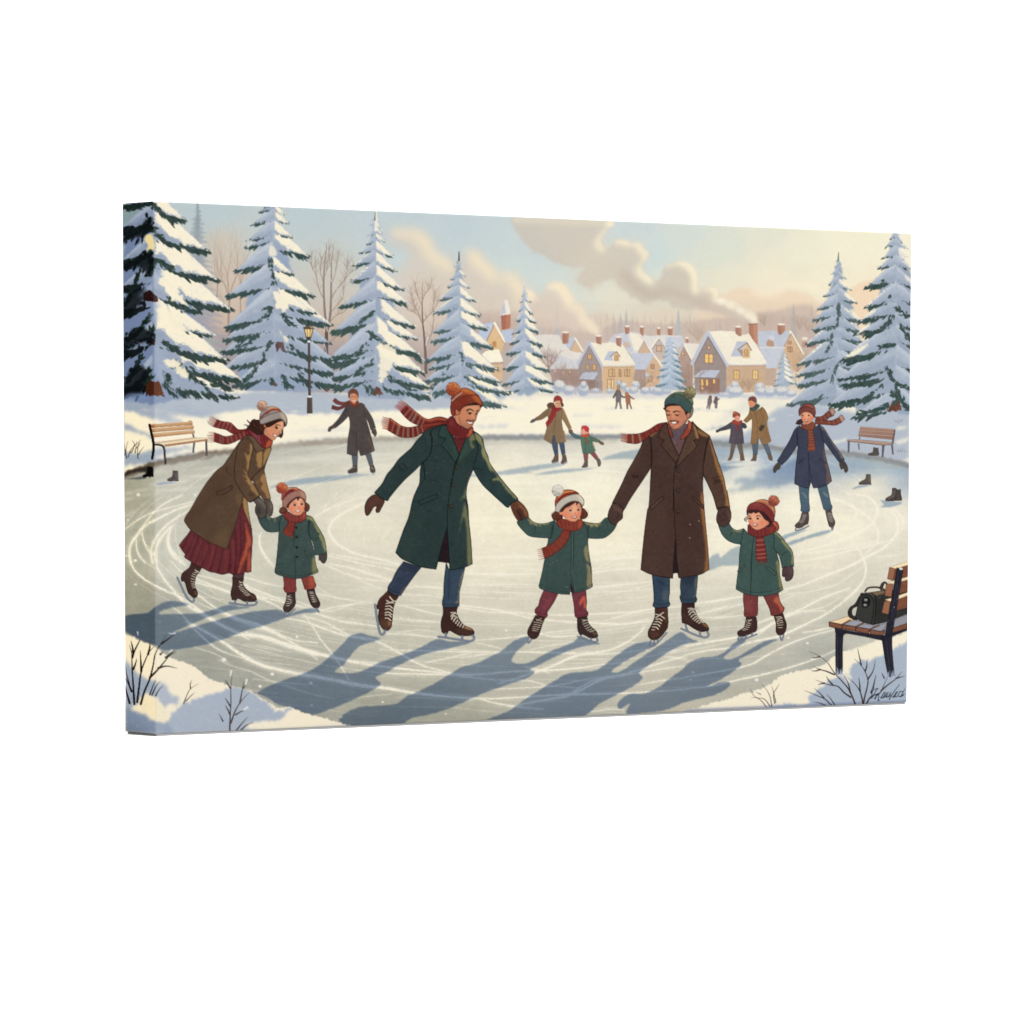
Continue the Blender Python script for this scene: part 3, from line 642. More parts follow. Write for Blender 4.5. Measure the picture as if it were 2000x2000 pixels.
def wood_wash(z, s, col=(150, 128, 120), n=30):
  a = z(s)[0]
  with clip(z(s), False):
    for i in range(n):
      x = rnd.uniform(a[:, 0].min(), a[:, 0].max()); y = rnd.uniform(a[:, 1].min(), a[:, 1].max())
      line([(x, y), (x + rnd.uniform(-.6, .6), y + rnd.uniform(3, 9))], .9, col, .5, a=rnd.uniform(.1, .35), s=False)
# far house with the tower
h = part('painted_house', label='tan gabled house with a snow capped brick tower, between two snowy spruces')
quad(z2, "1600,1600 1700,1585 1700,1760 1560,1780", (218, 184, 148), h)
sub(h, 'roof', z2, "1480,1225 1620,1205 1560,1370 1470,1400", SBLU)
quad(z2, "1550,1375 1625,1225 1712,1390 1692,1500 1560,1480", (222, 188, 144), h)
line(z2("1545,1385 1622,1222 1708,1392"), 1.6, (150, 114, 92), s=False, a=.8)
gable(z2, "1622,1212 1718,1385", 4.2, True)
quad(z2, "1690,1290 1800,1265 1780,1400 1722,1390", SBLU, h)
quad(z2, "1600,1385 1640,1382 1642,1440 1602,1440", (196, 150, 104), h, tex=0)
line(z2("1622,1385 1622,1440"), .8, (150, 110, 80), s=False)
quad(z2, "1535,1478 1660,1455 1706,1575 1640,1590 1570,1585 1500,1510", SLIT, h)
quad(z2, "1570,1585 1706,1575 1704,1600 1590,1606", (176, 150, 138), h, a=.7)
p = part('chimney', h)
quad(z2, "1682,1130 1775,1122 1772,1262 1690,1275", (186, 124, 100), p)
quad(z2, "1684,1130 1730,1125 1728,1270 1692,1275", (160, 104, 88), p, a=.7)
quad(z2, "1676,1140 1712,1005 1728,988 1750,1000 1776,1128 1740,1134", (236, 228, 214), p)
quad(z2, "1676,1140 1712,1005 1730,1120", (192, 196, 208), p)
wood_wash(z2, "1600,1600 1700,1585 1700,1760 1560,1780", (176, 140, 112))
# long low house
h = part('painted_house', label='low house with a broad snowy roof left of the smoking chimney house')
quad(z3, "200,1630 500,1630 500,1860 260,1860", (166, 142, 134), h)
sub(h, 'roof', z3, "60,1335 160,1318 300,1325 330,1400 380,1420 470,1470 520,1500 500,1640 220,1645 150,1540", (232, 226, 216))
quad(z3, "150,1500 240,1490 420,1560 500,1560 495,1640 220,1645", (204, 206, 214), h, a=.8, blur=2)
quad(z3, "360,1420 400,1350 452,1345 420,1440 400,1470", SBLU, h)
quad(z3, "405,1470 450,1375 515,1478 470,1490", (216, 182, 146), h)
gable(z3, "450,1355 525,1475", 3.4, True)
line(z3("405,1468 448,1380"), 1.4, (160, 130, 116), s=False, a=.7)
chimney(h, z3, "330,1302 392,1302 386,1405 332,1408")
wood_wash(z3, "200,1640 500,1640 500,1800 260,1800", (128, 104, 98), 70)
for x, y in ((262, 1665), (340, 1680), (400, 1670)):
  ell(*z3("%d,%d" % (x, y))[0][0], 2.2, 2, (220, 214, 214), a=.7, blur=.5)
win(h, z3, 395, 1665, 410, 1690, (226, 176, 116), False)
# back row
h = part('painted_house', label='snow roofed row of houses with four chimneys at the back of the village')
quad(z3, "900,1480 1180,1480 1420,1470 1420,1560 900,1560", (206, 186, 170), h)
sub(h, 'roof', z3, "760,1395 820,1325 950,1295 1010,1300 1160,1335 1230,1325 1450,1330 1480,1385 1400,1440 1300,1470 1180,1505 960,1495 890,1400", (226, 223, 218))
quad(z3, "770,1390 820,1325 940,1310 1005,1480 960,1495 890,1400", (200, 206, 218), h)
quad(z3, "965,1310 1040,1320 1180,1480 1160,1490 1100,1385 1040,1470 1010,1480", SLIT, h)
quad(z3, "1300,1345 1460,1340 1480,1385 1400,1470 1330,1470 1310,1440", (202, 208, 218), h)
quad(z3, "910,1400 935,1380 965,1400 968,1440 915,1440", (206, 184, 166), h)
quad(z3, "1045,1495 1100,1390 1160,1495", (208, 178, 148), h)
line(z3("1045,1490 1100,1385 1160,1490"), 1.4, (158, 130, 116), s=False, a=.8)
quad(z3, "1180,1450 1240,1365 1302,1455 1300,1530 1185,1520", (196, 182, 174), h)
line(z3("1178,1455 1240,1362 1304,1458"), 1.6, (150, 132, 124), s=False, a=.8)
gable(z3, "1170,1440 1236,1348", 3.4, True)
win(h, z3, 1220, 1425, 1262, 1478, (214, 180, 150), False)
for q in ("920,1245 965,1245 962,1312 925,1318", "1060,1248 1100,1248 1095,1338 1068,1322", "1222,1262 1256,1262 1254,1330 1226,1325", "1322,1262 1370,1258 1366,1330 1328,1325"):
  chimney(h, z3, q)
# small house in the middle
h = part('painted_house', label='small tan gabled house right of the smoking chimney house')
quad(z3, "1010,1645 1125,1640 1125,1830 1010,1830", (170, 146, 134), h)
sub(h, 'roof', z3, "965,1495 1190,1498 1205,1510 1120,1650 1010,1650", (196, 203, 218))
quad(z3, "1115,1650 1195,1520 1262,1615 1245,1830 1118,1830", (212, 176, 140), h)
gable(z3, "1190,1505 1268,1618", 3.6, True)
gable(z3, "1192,1512 1118,1640", 2.2, False)
win(h, z3, 1168, 1605, 1195, 1640, (196, 150, 120), True)
win(h, z3, 1145, 1720, 1172, 1760, (232, 192, 130), False)
wood_wash(z3, "1010,1645 1245,1645 1245,1830 1010,1830", (150, 120, 104), 60)
# left main house
h = part('painted_house', label='house with a smoking chimney and lean-to, left in the village')
quad(z3, "484,1595 580,1410 702,1625 714,1880 490,1870", GREY, h)
quad(z3, "708,1622 1008,1615 1004,1870 712,1880", (220, 182, 138), h)
wood_wash(z3, "490,1600 710,1600 710,1870 490,1870", (126, 110, 108), 60)
wood_wash(z3, "712,1640 1004,1640 1004,1870 712,1880", (190, 148, 108), 60)
sub(h, 'roof', z3, "575,1392 700,1405 780,1395 890,1402 1022,1605 980,1618 860,1622 700,1620", SLIT)
line(z3("700,1612 860,1618 1015,1606"), 2.2, (214, 210, 206), s=False, a=.7)
line(z3("710,1630 1005,1624"), 1.6, (168, 132, 104), s=False, a=.6, blur=.6)
gable(z3, "592,1390 478,1598", 5, False)
gable(z3, "582,1400 706,1618", 5, False)
line(z3("500,1590 582,1425 690,1620"), 1.2, (112, 98, 98), s=False, a=.7)
quad(z3, "722,1562 762,1478 845,1478 800,1528 812,1566", SBLU, h)
p = part('dormer', h)
quad(z3, "812,1520 842,1484 868,1520 868,1572 815,1570", (226, 186, 138), p)
line(z3("782,1528 842,1482 874,1528"), 2, (150, 116, 98), s=False, a=.9)
win(p if False else h, z3, 828, 1525, 850, 1560, (236, 190, 120))
chimney(h, z3, "646,1338 700,1335 696,1418 650,1402")
chimney(h, z3, "835,1352 886,1346 886,1438 838,1420")
win(h, z3, 572, 1512, 602, 1552); win(h, z3, 556, 1606, 578, 1645); win(h, z3, 618, 1606, 644, 1652)
quad(z3, "495,1745 640,1745 640,1870 495,1870", (142, 118, 110), h)
quad(z3, "482,1742 520,1680 668,1678 626,1746", (188, 197, 215), h)
line(z3("484,1746 626,1750"), 1.2, (120, 106, 106), s=False, a=.7)
for x in (585, 612, 638, 662):
  line(z3("%d,1765 %d,1850" % (x, x)), 1.4, (112, 88, 80), s=False, a=.7)
win(h, z3, 772, 1650, 796, 1716, (240, 200, 136)); win(h, z3, 806, 1650, 822, 1716, (240, 200, 136))
win(h, z3, 920, 1650, 938, 1712, (214, 172, 126), False); win(h, z3, 946, 1650, 962, 1712, (214, 172, 126), False)
win(h, z3, 868, 1650, 880, 1716, (196, 152, 112), False)
win(h, z3, 760, 1745, 786, 1830, (252, 218, 160)); win(h, z3, 796, 1745, 812, 1830, (250, 214, 156), False)
win(h, z3, 862, 1760, 882, 1800, (244, 206, 150), False)
# house behind the right main house
h = part('painted_house', label='house with a blue shaded roof and tan gable, rightmost in the village')
sub(h, 'roof', z4, "385,1100 520,1092 692,1095 640,1255 400,1245", (194, 202, 217))
quad(z4, "628,1245 700,1112 802,1300 780,1430 740,1500 640,1330", (216, 180, 140), h)
gable(z4, "692,1098 816,1308", 4.6, True)
line(z4("634,1245 700,1120 796,1300"), 1.4, (152, 122, 106), s=False, a=.8)
quad(z4, "465,1232 478,1185 502,1165 528,1180 542,1222 530,1245", (186, 146, 116), h)
ell(*z4("518,1160")[0][0], 5.5, 5, (214, 217, 226), a=.9, blur=.8)
chimney(h, z4, "571,1036 640,1034 641,1092 608,1130 578,1130")
win(h, z4, 672, 1248, 690, 1290, (198, 156, 118), False); win(h, z4, 696, 1248, 710, 1290, (198, 156, 118), False); win(h, z4, 680, 1195, 698, 1215, (206, 160, 120), False)
quad(z4, "455,1440 565,1440 552,1610 455,1610", (192, 164, 146), h)
quad(z4, "402,1252 642,1252 600,1350 560,1445 468,1445", (200, 207, 219), h)
line(z4("404,1250 642,1250"), 1.8, (238, 234, 226), s=False, a=.9)
wood_wash(z4, "640,1260 780,1260 780,1480 640,1400", (178, 140, 112), 50)
quad(z4, "800,1195 850,1192 862,1215 930,1215 930,1260 806,1245", (188, 140, 118), h, a=.8)
ell(*z4("830,1165")[0][0], 6, 2.6, (246, 238, 220), blur=.8)
# small gable beside it
h = part('painted_house', label='small brown gabled house tucked left of the large right house')
quad(z3, "1420,1560 1472,1432 1560,1580 1560,1850 1420,1850", (176, 148, 134), h)
sub(h, 'roof', z3, "1462,1400 1625,1408 1570,1560 1545,1545", (238, 231, 218))
gable(z3, "1476,1405 1556,1560", 3.6, True)
gable(z3, "1472,1408 1428,1520", 3, False)
line(z3("1470,1435 1552,1580"), 1.2, (130, 108, 100), s=False, a=.7)
win(h, z3, 1455, 1488, 1480, 1515, (238, 196, 138))
chimney(h, z3, "1490,1355 1520,1355 1518,1398 1494,1398")
wood_wash(z3, "1430,1580 1560,1580 1560,1850 1430,1850", (140, 112, 102), 60)
# right main house
h = part('painted_house', label='large house with the tall smoking chimney, lit gable window and porch')
quad(z3, "1572,1600 1705,1330 1878,1612 1884,1890 1582,1885", (150, 135, 131), h)
quad(z4, "88,1418 462,1412 456,1660 92,1690", (204, 170, 136), h)
wood_wash(z3, "1582,1600 1880,1600 1880,1885 1582,1885", (124, 108, 106), 90)
wood_wash(z4, "92,1430 460,1430 456,1660 92,1690", (170, 134, 108), 90)
sub(h, 'roof', z4, "-82,1096 40,1092 165,1098 240,1130 312,1122 478,1405 420,1418 250,1420 98,1415 -20,1200", (251, 243, 220))
with clip(z4("-82,1096 40,1092 165,1098 240,1130 312,1122 478,1405 420,1418 250,1420 98,1415 -20,1200"), False):
  line(z4("98,1418 250,1424 420,1420 478,1408"), 5, (206, 209, 217), s=False, a=.75, blur=1)
line(z4("96,1424 460,1420"), 1.6, (150, 122, 104), s=False, a=.6, blur=.7)
gable(z3, "1708,1296 1548,1598", 6.4, False)
gable(z3, "1708,1300 1886,1610", 6.4, False)
line(z3("1712,1290 1760,1360 1890,1590"), 2.4, (236, 231, 222), s=False, a=.7)
line(z3("1576,1600 1705,1342 1868,1612"), 1.6, (104, 92, 94), s=False, a=.75)
quad(z4, "132,1332 188,1192 284,1190 240,1282 246,1336", SBLU, h)
p = part('dormer', h)
quad(z4, "242,1272 286,1210 314,1268 312,1350 242,1346", (222, 184, 134), p)
quad(z4, "196,1272 244,1270 243,1345 225,1310", (150, 122, 108), p, a=.8)
line(z4("198,1270 286,1206 326,1276"), 2.4, (150, 118, 100), s=False, a=.95)
win(h, z4, 266, 1275, 288, 1325, (232, 186, 118))
chimney(h, z4, "172,1056 232,1056 232,1142 206,1142 176,1116")
p = part('chimney', h)
quad(z4, "300,1026 384,1026 384,1222 352,1192 304,1122", (176, 116, 92), p)
quad(z4, "342,1026 384,1026 384,1222 352,1192", (200, 140, 110), p, a=.8)
line(z4("296,1028 386,1028"), 2, (150, 100, 82), s=False)
with clip(z4("300,1026 384,1026 384,1222 352,1192 304,1122"), False):
  for y in range(1040, 1220, 13):
    line(z4("300,%d 384,%d" % (y, y)), .7, (136, 88, 72), s=False, a=.4)
win(h, z3, 1676, 1508, 1748, 1586, (250, 204, 116))
line(z3("1712,1505 1712,1590"), 1.6, (140, 98, 72), s=False)
win(h, z3, 1702, 1432, 1722, 1458, (236, 180, 110), False)
win(h, z4, 165, 1466, 206, 1548, (240, 196, 120)); win(h, z4, 342, 1466, 384, 1548, (244, 206, 130))
pc_ = part('porch', h)
quad(z3, "1625,1735 1815,1735 1815,1885 1625,1885", (140, 104, 88), pc_)
wood_wash(z3, "1625,1735 1815,1735 1815,1885 1625,1885", (98, 70, 62), 40)
for x, y0_, y1_ in ((1640, 1745, 1805), (1684, 1745, 1805), (1752, 1742, 1782), (1640, 1815, 1840)):
  quad(z3, "%d,%d %d,%d %d,%d %d,%d" % (x, y0_, x + 20, y0_, x + 20, y1_, x, y1_), (248, 196, 110), pc_, tex=0)
quad(z3, "1570,1722 1642,1654 1820,1658 1772,1728", (188, 196, 214), pc_)
line(z3("1575,1728 1772,1732"), 1.6, (110, 92, 90), s=False, a=.8)
# hedges, bushes and small trees before the houses
bb = part('painted_bushes', label='row of snow covered bushes in front of the village houses')
def bush(z, x, y, rx, ry, lit=True):
  c = z("%f,%f" % (x, y))[0][0]
  rx, ry = rx * z.k, ry * z.k
  ell(c[0], c[1] + ry * .2, rx, ry, (178, 190, 208), bb, rg=.7, blur=.7)
  ell(c[0] - rx * .1, c[1] + ry * .35, rx * .8, ry * .6, (150, 166, 186), bb, a=.45, blur=1.5, rg=.8)
  ell(c[0] + rx * .1, c[1] - ry * .25, rx * .72, ry * .55, (238, 234, 224) if lit else (200, 208, 220), bb, a=.85, blur=1.2, rg=.8)
  for i in range(int(rx * 2)):
    ell(c[0] + rnd.uniform(-.8, .8) * rx, c[1] + rnd.uniform(-.5, .9) * ry, .7, .7, (126, 142, 160), a=.3)
def sprig(z, x, y, H, n, col, w=.9):
  b = z("%f,%f" % (x, y))[0][0]
  for i in range(n):
    an = -math.pi / 2 + rnd.uniform(-.75, .75)
    L = H * rnd.uniform(.5, 1)
    e = b + L * np.array([math.cos(an), math.sin(an)])
    m_ = b + (e - b) * .5 + np.array([rnd.uniform(-1.5, 1.5), 0])
    line([b, m_, e], w, col, .4, a=.6)
    for j in range(3):
      q = b + (e - b) * rnd.uniform(.4, .9)
      a2 = an + rnd.choice([-1, 1]) * rnd.uniform(.3, .7)
      line([q, q + L * rnd.uniform(.2, .4) * np.array([math.cos(a2), math.sin(a2)])], w * .7, col, .4, a=.5, s=False)
for x, y, H, n in ((200, 1640, 46, 26), (230, 1600, 40, 14), (400, 1880, 60, 24), (455, 1890, 56, 22), (340, 1780, 44, 16), (1070, 1850, 46, 18), (1530, 1840, 70, 24), (1490, 1800, 50, 16), (1610, 1380, 36, 40)):
  sprig(z3, x, y, H, n, (150, 122, 108) if y > 1500 else (186, 162, 142))
for x, y, H, n in ((300, 1650, 26, 30), (240, 1640, 22, 16), (450, 1050, 26, 30), (780, 1080, 30, 30), (860, 1100, 24, 20), (760, 1480, 40, 20), (800, 1420, 36, 14), (770, 1640, 30, 12)):
  sprig(z4, x, y, H, n, (172, 142, 118) if y > 1200 else (180, 156, 140))
fill(z3("180,1790 400,1810 560,1830 700,1850 900,1850 1100,1870 1300,1860 1560,1870 1932,1890 1932,1920 180,1900"), (212, 212, 216), bb, a=.7, blur=3, rg=2)
for b in ((300, 1800, 60, 60), (390, 1840, 60, 45), (528, 1835, 56, 58), (528, 1790, 34, 38), (640, 1845, 40, 20), (780, 1850, 40, 22), (860, 1770, 22, 24), (905, 1800, 36, 36), (950, 1840, 40, 30), (1020, 1790, 42, 40), (1000, 1840, 50, 34), (1110, 1845, 52, 36), (1130, 1700, 20, 24), (1180, 1840, 40, 36), (1240, 1845, 66, 44), (1310, 1850, 50, 30), (1920, 1850, 50, 60)):
  bush(z3, *b)
for b in ((170, 1600, 42, 40), (170, 1660, 86, 50), (402, 1612, 46, 40), (420, 1662, 66, 42), (500, 1665, 60, 46), (610, 1655, 76, 46), (700, 1680, 56, 36), (60, 1690, 60, 20)):
  bush(z4, *b)
fill(z4("-60,1690 300,1700 700,1715 720,1740 300,1725 -60,1712"), (190, 198, 212), bb, a=.6, blur=1.5, rg=1)
hz = region([np.array([(1020, 590), (1640, 590), (1640, 775), (1020, 775)], float)], 4)
lay(hz, (204, 190, 180), .17)
# ================================================================ SNOW-LADEN SPRUCES
def bez(a, b, c, n=14):
  t = np.linspace(0, 1, n)[:, None]
  return a * (1 - t) ** 2 + 2 * b * t * (1 - t) + c * t ** 2
class Spruce:
  def __init__(self, z, pid, axis, dark, shade=(173, 183, 198), lit=(251, 241, 215), k=1.0, litside=1, seed=1, shadedark=None):
    self.z, self.pid, self.dark, self.sh, self.li, self.k, self.ls = z, pid, dark, shade, lit, k, litside
    self.ax = z(axis)[0]
    self.r = random.Random(seed)
    self.sd = shadedark or dark
  def axis_x(self, y):
    return np.interp(y, self.ax[:, 1], self.ax[:, 0])
  def tint(self, c, v=10):
    d = self.r.uniform(-v, v)
    return tuple(min(255, max(0, q + d + self.r.uniform(-3, 3))) for q in c)
  def clump(self, p, ang, L, W, col, a=1.0):
    d = np.array([math.cos(ang), math.sin(ang)]); nrm = np.array([-d[1], d[0]])
    pts = np.array([p - d * L * .15, p + nrm * W * .5 + d * L * .25, p + nrm * W * .35 + d * L * .7, p + d * L, p - nrm * W * .3 + d * L * .65, p - nrm * W * .5 + d * L * .2])
    lay(region([rough(spline((pts, np.zeros(6, bool)), n=3), .25, 1.5)], .5), col, a, self.pid)
  def bough(self, side, tip, ry, uy, lit=None, fr=1.0, rx=0.0):
    """one snow-loaded branch: side -1/1, tip, height where its top leaves the stem (ry) and where its underside meets it (uy)"""
    r = self.r
    tip = np.array(tip, float)
    a = np.array([self.axis_x(ry) + rx, ry]); b = np.array([self.axis_x(uy) + rx, uy])
    span = abs(tip[0] - a[0])
    uy = max(min(uy, tip[1] - .20 * span), ry + .55 * (tip[1] - ry))
    ry = max(min(ry, tip[1] - .92 * span), self.ax[0, 1] + 2)
    a = np.array([self.axis_x(ry) + rx * .6, ry])
    b = np.array([self.axis_x(uy) + rx, uy])
    top = bez(a, np.array([a[0] + side * span * .46, a[1] + (tip[1] - a[1]) * .45]), tip)
    low = bez(tip, np.array([a[0] + side * span * .55, b[1] + (tip[1] - b[1]) * .72]), b)
    lump = gauss(np.array([r.uniform(-1, 1) for _ in top])[:, None], 1.2)[:, 0] * np.sin(np.linspace(0, math.pi, len(top))) * min(3.4, span * .06)
    top = top + np.stack([lump * side * .6, -lump], 1)
    body = np.concatenate([top, low[1:]])
    col = self.sh
    # dark needles hanging under the bough, drawn first so that snow lies on them
    n = max(3, int(span / (2.6 * self.k) * fr))
    th = min(max(2.4, (b[1] - a[1]) * .26), .19 * span + 2.0, 13 * self.k) * fr
    dirv = math.atan2(tip[1] - b[1], tip[0] - b[0])
    fq, ph = r.uniform(7, 13), r.uniform(0, 6)
    for i in range(n):
      t = .05 + .95 * (i + r.uniform(0, 1)) / n
      j = int(t * (len(low) - 1))
      p = low[j] + np.array([r.uniform(-2, 2), r.uniform(-1.5, 1.0)]) * self.k
      s = (.30 + .70 * math.sin(math.pi * min(1, t * 1.05 + .05))) * th
      if t > .80 and r.random() < .65 or math.sin(t * fq + ph) > .62 and r.random() < .8:
        continue
      an = dirv + side * r.uniform(.15, .75)
      self.clump(p, an, s * r.uniform(.9, 1.7), s * r.uniform(.4, .7), self.tint(self.sd if side != self.ls else self.dark))
    g = region([rough(body, .5 * self.k, 2.2)], .6)
    if g is None:
      return
    lay(g, col, 1, self.pid)
    y0, y1, x0, x1, m = g
    s = IMG[y0:y1, x0:x1]
    s += ((MOTT[y0:y1, x0:x1] * .03 + GRAIN[y0:y1, x0:x1] * .012) * m)[..., None]
    lk = lambda f0, f1: np.concatenate([top + (low[::-1] - top) * f0, (top + (low[::-1] - top) * f1)[::-1]])
    old = CLIP[0]; mm = np.zeros((R, C), np.float32); mm[y0:y1, x0:x1] = m; CLIP[0] = mm
    lay(region([lk(0, .3)], 1.6), (200, 206, 214), .6)
    lay(region([lk(.66, 1)], 2.0), (144, 157, 176), .5)
    CLIP[0] = old
    # ragged lower lip: needles showing through the snow
    for i in range(int(n * .8)):
      t = r.uniform(.05, .9)
      j = int(t * (len(low) - 1))
      p = low[j] + np.array([r.uniform(-3, 3), r.uniform(-3.0, .5)]) * self.k
      sz = (.3 + .6 * math.sin(math.pi * min(1, t + .1))) * th * .62
      an = dirv + side * r.uniform(.2, .9)
      self.clump(p, an, sz * r.uniform(.9, 1.6), sz * r.uniform(.35, .6), self.tint(self.sd if side != self.ls else self.dark), .95)
    # sunlit snow
    if lit is None:
      lit = 1.0 if side == self.ls else 0.0
    if lit > 0:
      k0 = .05 if lit >= 1 else .35
      tt = np.linspace(k0, .985, 12)
      up = np.array([np.interp(tt, np.linspace(0, 1, len(top)), top[:, i]) for i in (0, 1)]).T
      dn = np.array([np.interp(1 - tt, np.linspace(0, 1, len(low)), low[:, i]) for i in (0, 1)]).T
      w = (.58 + .26 * np.sin(np.linspace(0, 3.1, 12)) + np.array([r.uniform(-.1, .1) for _ in tt]))[:, None] * min(1, lit)
      lo = up + (dn - up) * w
      pl = np.concatenate([up + [0, .5], lo[::-1]])
      lay(region([rough(pl, .55 * self.k, 2.2)], .9), self.li, .97, self.pid)
      for i in range(int(span * .9)):
        t = r.uniform(0, 1)
        j = min(11, int(t * 12))
        p = lo[j] + np.array([r.uniform(-2, 2), r.uniform(-1.2, 1.2)]) * self.k
        L = r.uniform(1.5, 5) * self.k
        an = dirv + side * r.uniform(.1, .8)
        c = self.li if r.random() < .6 else self.sh
        line([p, p + L * np.array([math.cos(an), math.sin(an)])], 1.5 * self.k, c, .5, a=.7, s=False)
    # soft cool modelling near the stem and along the underside
    with_m = CLIP[0]
    mm = np.zeros((R, C), np.float32); mm[y0:y1, x0:x1] = m
    CLIP[0] = mm
    for i in range(int(span * .35)):
      t = r.uniform(.1, .95); j = int(t * (len(top) - 1))
      p = top[j] + (low[len(low) - 1 - j] - top[j]) * r.uniform(.1, .95)
      L = r.uniform(2, 7) * self.k
      an = dirv + side * r.uniform(-.1, .5)
      c = self.tint((158, 172, 196), 6) if r.random() < .5 else (188, 198, 214)
      line([p, p + L * np.array([math.cos(an), math.sin(an)])], 1.2 * self.k, c, .5, a=.22, s=False)
    CLIP[0] = with_m
  def core(self, pc, col, a=.9):
    p = spline(pc)
    p[:, 0] = np.array([self.axis_x(y) for y in p[:, 1]]) + (p[:, 0] - np.array([self.axis_x(y) for y in p[:, 1]])) * .74
    g = region([rough(p, 1.6, 3)], 1.5)
    lay(g, col, a, self.pid)
  def grow(self, table):
    """rows 'side tipx,tipy rooty undery [lit] [fringe]' on the sheet, lowest first"""
    k = self.z.k
    for row in table.strip().split('\n'):
      w = row.split()
      sd = -1 if w[0] == 'L' else 1
      tip = self.z(w[1])[0][0]
      ry = self.z('0,' + w[2])[0][0][1]; uy = self.z('0,' + w[3])[0][0][1]
      lit = float(w[4]) if len(w) > 4 and w[4] != '-' else None
      fr = float(w[5]) if len(w) > 5 else 1.0
      self.bough(sd, tip, ry, uy, lit, fr, float(w[6]) * k if len(w) > 6 else 0.0)
  def dark_bits(self, s, L=10, W=5, n=5, side=1):
    """loose dark tufts along polylines on the sheet"""
    for q in s.strip().split('\n'):
      p = spline(self.z(q), False, 8)
      m = max(4, int(len(p) * n / 3.2))
      for i in range(m):
        j = self.r.randrange(len(p))
        t = p[min(j + 1, len(p) - 1)] - p[max(j - 1, 0)]
        an = math.atan2(t[1], t[0]) + self.r.uniform(-.5, .6) * side
        if t[0] * side < 0:
          an += math.pi
        self.clump(p[j] + np.array([self.r.gauss(0, L * .16), self.r.gauss(0, L * .16)]), an, L * self.r.uniform(.3, .85), W * self.r.uniform(.3, .75), self.tint(self.dark), .92)
def trunk(pid, z, s, col, hi=None):
  t = part('trunk', pid)
  fill(z(s), col, t, rg=.5, blur=.5, s=False)
  pts = z(s)[0]
  x0, x1, y0, y1 = pts[:, 0].min(), pts[:, 0].max(), pts[:, 1].min(), pts[:, 1].max()
  with clip(z(s), False):
    for i in range(int((x1 - x0) * 1.6)):
      x = rnd.uniform(x0, x1); y = rnd.uniform(y0, y1)
      c = (hi or tuple(q + 24 for q in col)) if (rnd.random() < .5 and x > (x0 + x1) / 2) else tuple(q * .72 for q in col)
      line([(x, y), (x + rnd.uniform(-1.5, 1.5), y + rnd.uniform(4, 12))], 1.1, c, .5, a=.55, s=False)
  return t
# ---------------------------------------------------------------- bare trees
def bare_tree(pid, x, y0, H, w, col, spread=.5, depth=5, seed=1, a=.9, fade=True, lean=0.0, first=.38, tip=None):
  r = random.Random(seed)
  tip = tip or tuple(min(255, q + 30) for q in col)
  def grow(p, an, L, wd, d):
    q = p + L * np.array([math.cos(an), -math.sin(an)])
    mid = (p + q) / 2 + np.array([r.uniform(-1, 1), r.uniform(-1, 1)]) * L * .05
    f = d / depth
    c = tuple(col[i] * f + tip[i] * (1 - f) for i in range(3))
    line([p, mid, q], wd, c, max(.5, wd * .68), a=a * (.45 + .55 * f), pid=pid)
    if d <= 0:
      return
    n = 2 if d < depth else 3
    for i in range(n):
      da = (i - (n - 1) / 2) * spread * r.uniform(.6, 1.25) + r.uniform(-.12, .12)
      na = an + da
      na += (math.pi / 2 - na) * .14
      grow(q, na, L * r.uniform(.62, .86), wd * .66, d - 1)
    if d >= 2:
      for i in range(2):
        t = r.uniform(.3, .95)
        pp = p + (q - p) * t
        grow(pp, an + r.choice([-1, 1]) * r.uniform(.35, .8), L * r.uniform(.35, .6), wd * .45, d - 2)
  grow(np.array([x, y0], float), math.pi / 2 + lean, H * first, w, depth)
def haze_crown(cx, cy, rx, ry, col, a, blur=9):
  ell(cx, cy, rx, ry, col, a=a, blur=blur, rg=3)
# misty crowns behind the left row
haze_crown(440, 520, 38, 70, (208, 199, 184), .8, 8)
haze_crown(450, 580, 46, 70, (209, 190, 173), .6, 12)
haze_crown(645, 560, 48, 80, (206, 197, 184), .5, 12)
haze_crown(825, 620, 40, 70, (216, 200, 184), .5, 10)
haze_crown(430, 700, 40, 50, (166, 158, 162), .7, 12)
haze_crown(610, 720, 60, 40, (172, 162, 164), .6, 14)
# hazy big spruce behind, left
tb = part('painted_spruce', label='hazy grey spruce between the first two tall snowy trees at the left')
x, yy = 386, 398.0
line("386,388 386,430", 1.2, (150, 158, 164), w1=4, pid=tb, a=.8)
while yy < 700:
  q = (yy - 396) / 300
  wd = 5 + 62 * q ** .9
  for sd in (-1, 1):
    ex = wd * rnd.uniform(.75, 1.1)
    c = (146 + 18 * q + rnd.uniform(-8, 8), 155 + 10 * q + rnd.uniform(-6, 8), 164 + 6 * q)
    fill([(x, yy - 8 - ex * .25), (x + sd * ex * .5, yy - ex * .02), (x + sd * ex, yy + ex * .26), (x + sd * ex * .6, yy + ex * .24), (x + sd * ex * .3, yy + ex * .36), (x, yy + ex * .3)], c, tb, a=.62, blur=.8, rg=1.1)
    if q > .18:
      line([(x + sd * ex * .2, yy - 3), (x + sd * ex * .8, yy + ex * .17)], 2.2, (190, 194, 198), w1=.8, a=.4, blur=.8)
  yy += 7 + 8 * q
far_c = (176, 158, 146)
for k, (x, y0, H, w, sp, sd) in enumerate(((448, 660, 235, 6, .42, 3), (425, 600, 150, 3, .4, 8), (470, 610, 160, 3, .4, 9))):
  p = part('painted_bare_tree', label='bare tree between the two tall snowy spruces at the left') if k == 0 else p
  bare_tree(p, x, y0, H, w * .8, (150, 128, 116), sp, 5, sd, .62, tip=(196, 180, 164), first=.30)
p = part('painted_bare_tree', label='dark trunked bare tree right of the street lamp')
zt = z2
line(zt("40,1840 38,1600 36,1400 40,1290 60,1220"), 9, (104, 88, 84), w1=5, pid=p)
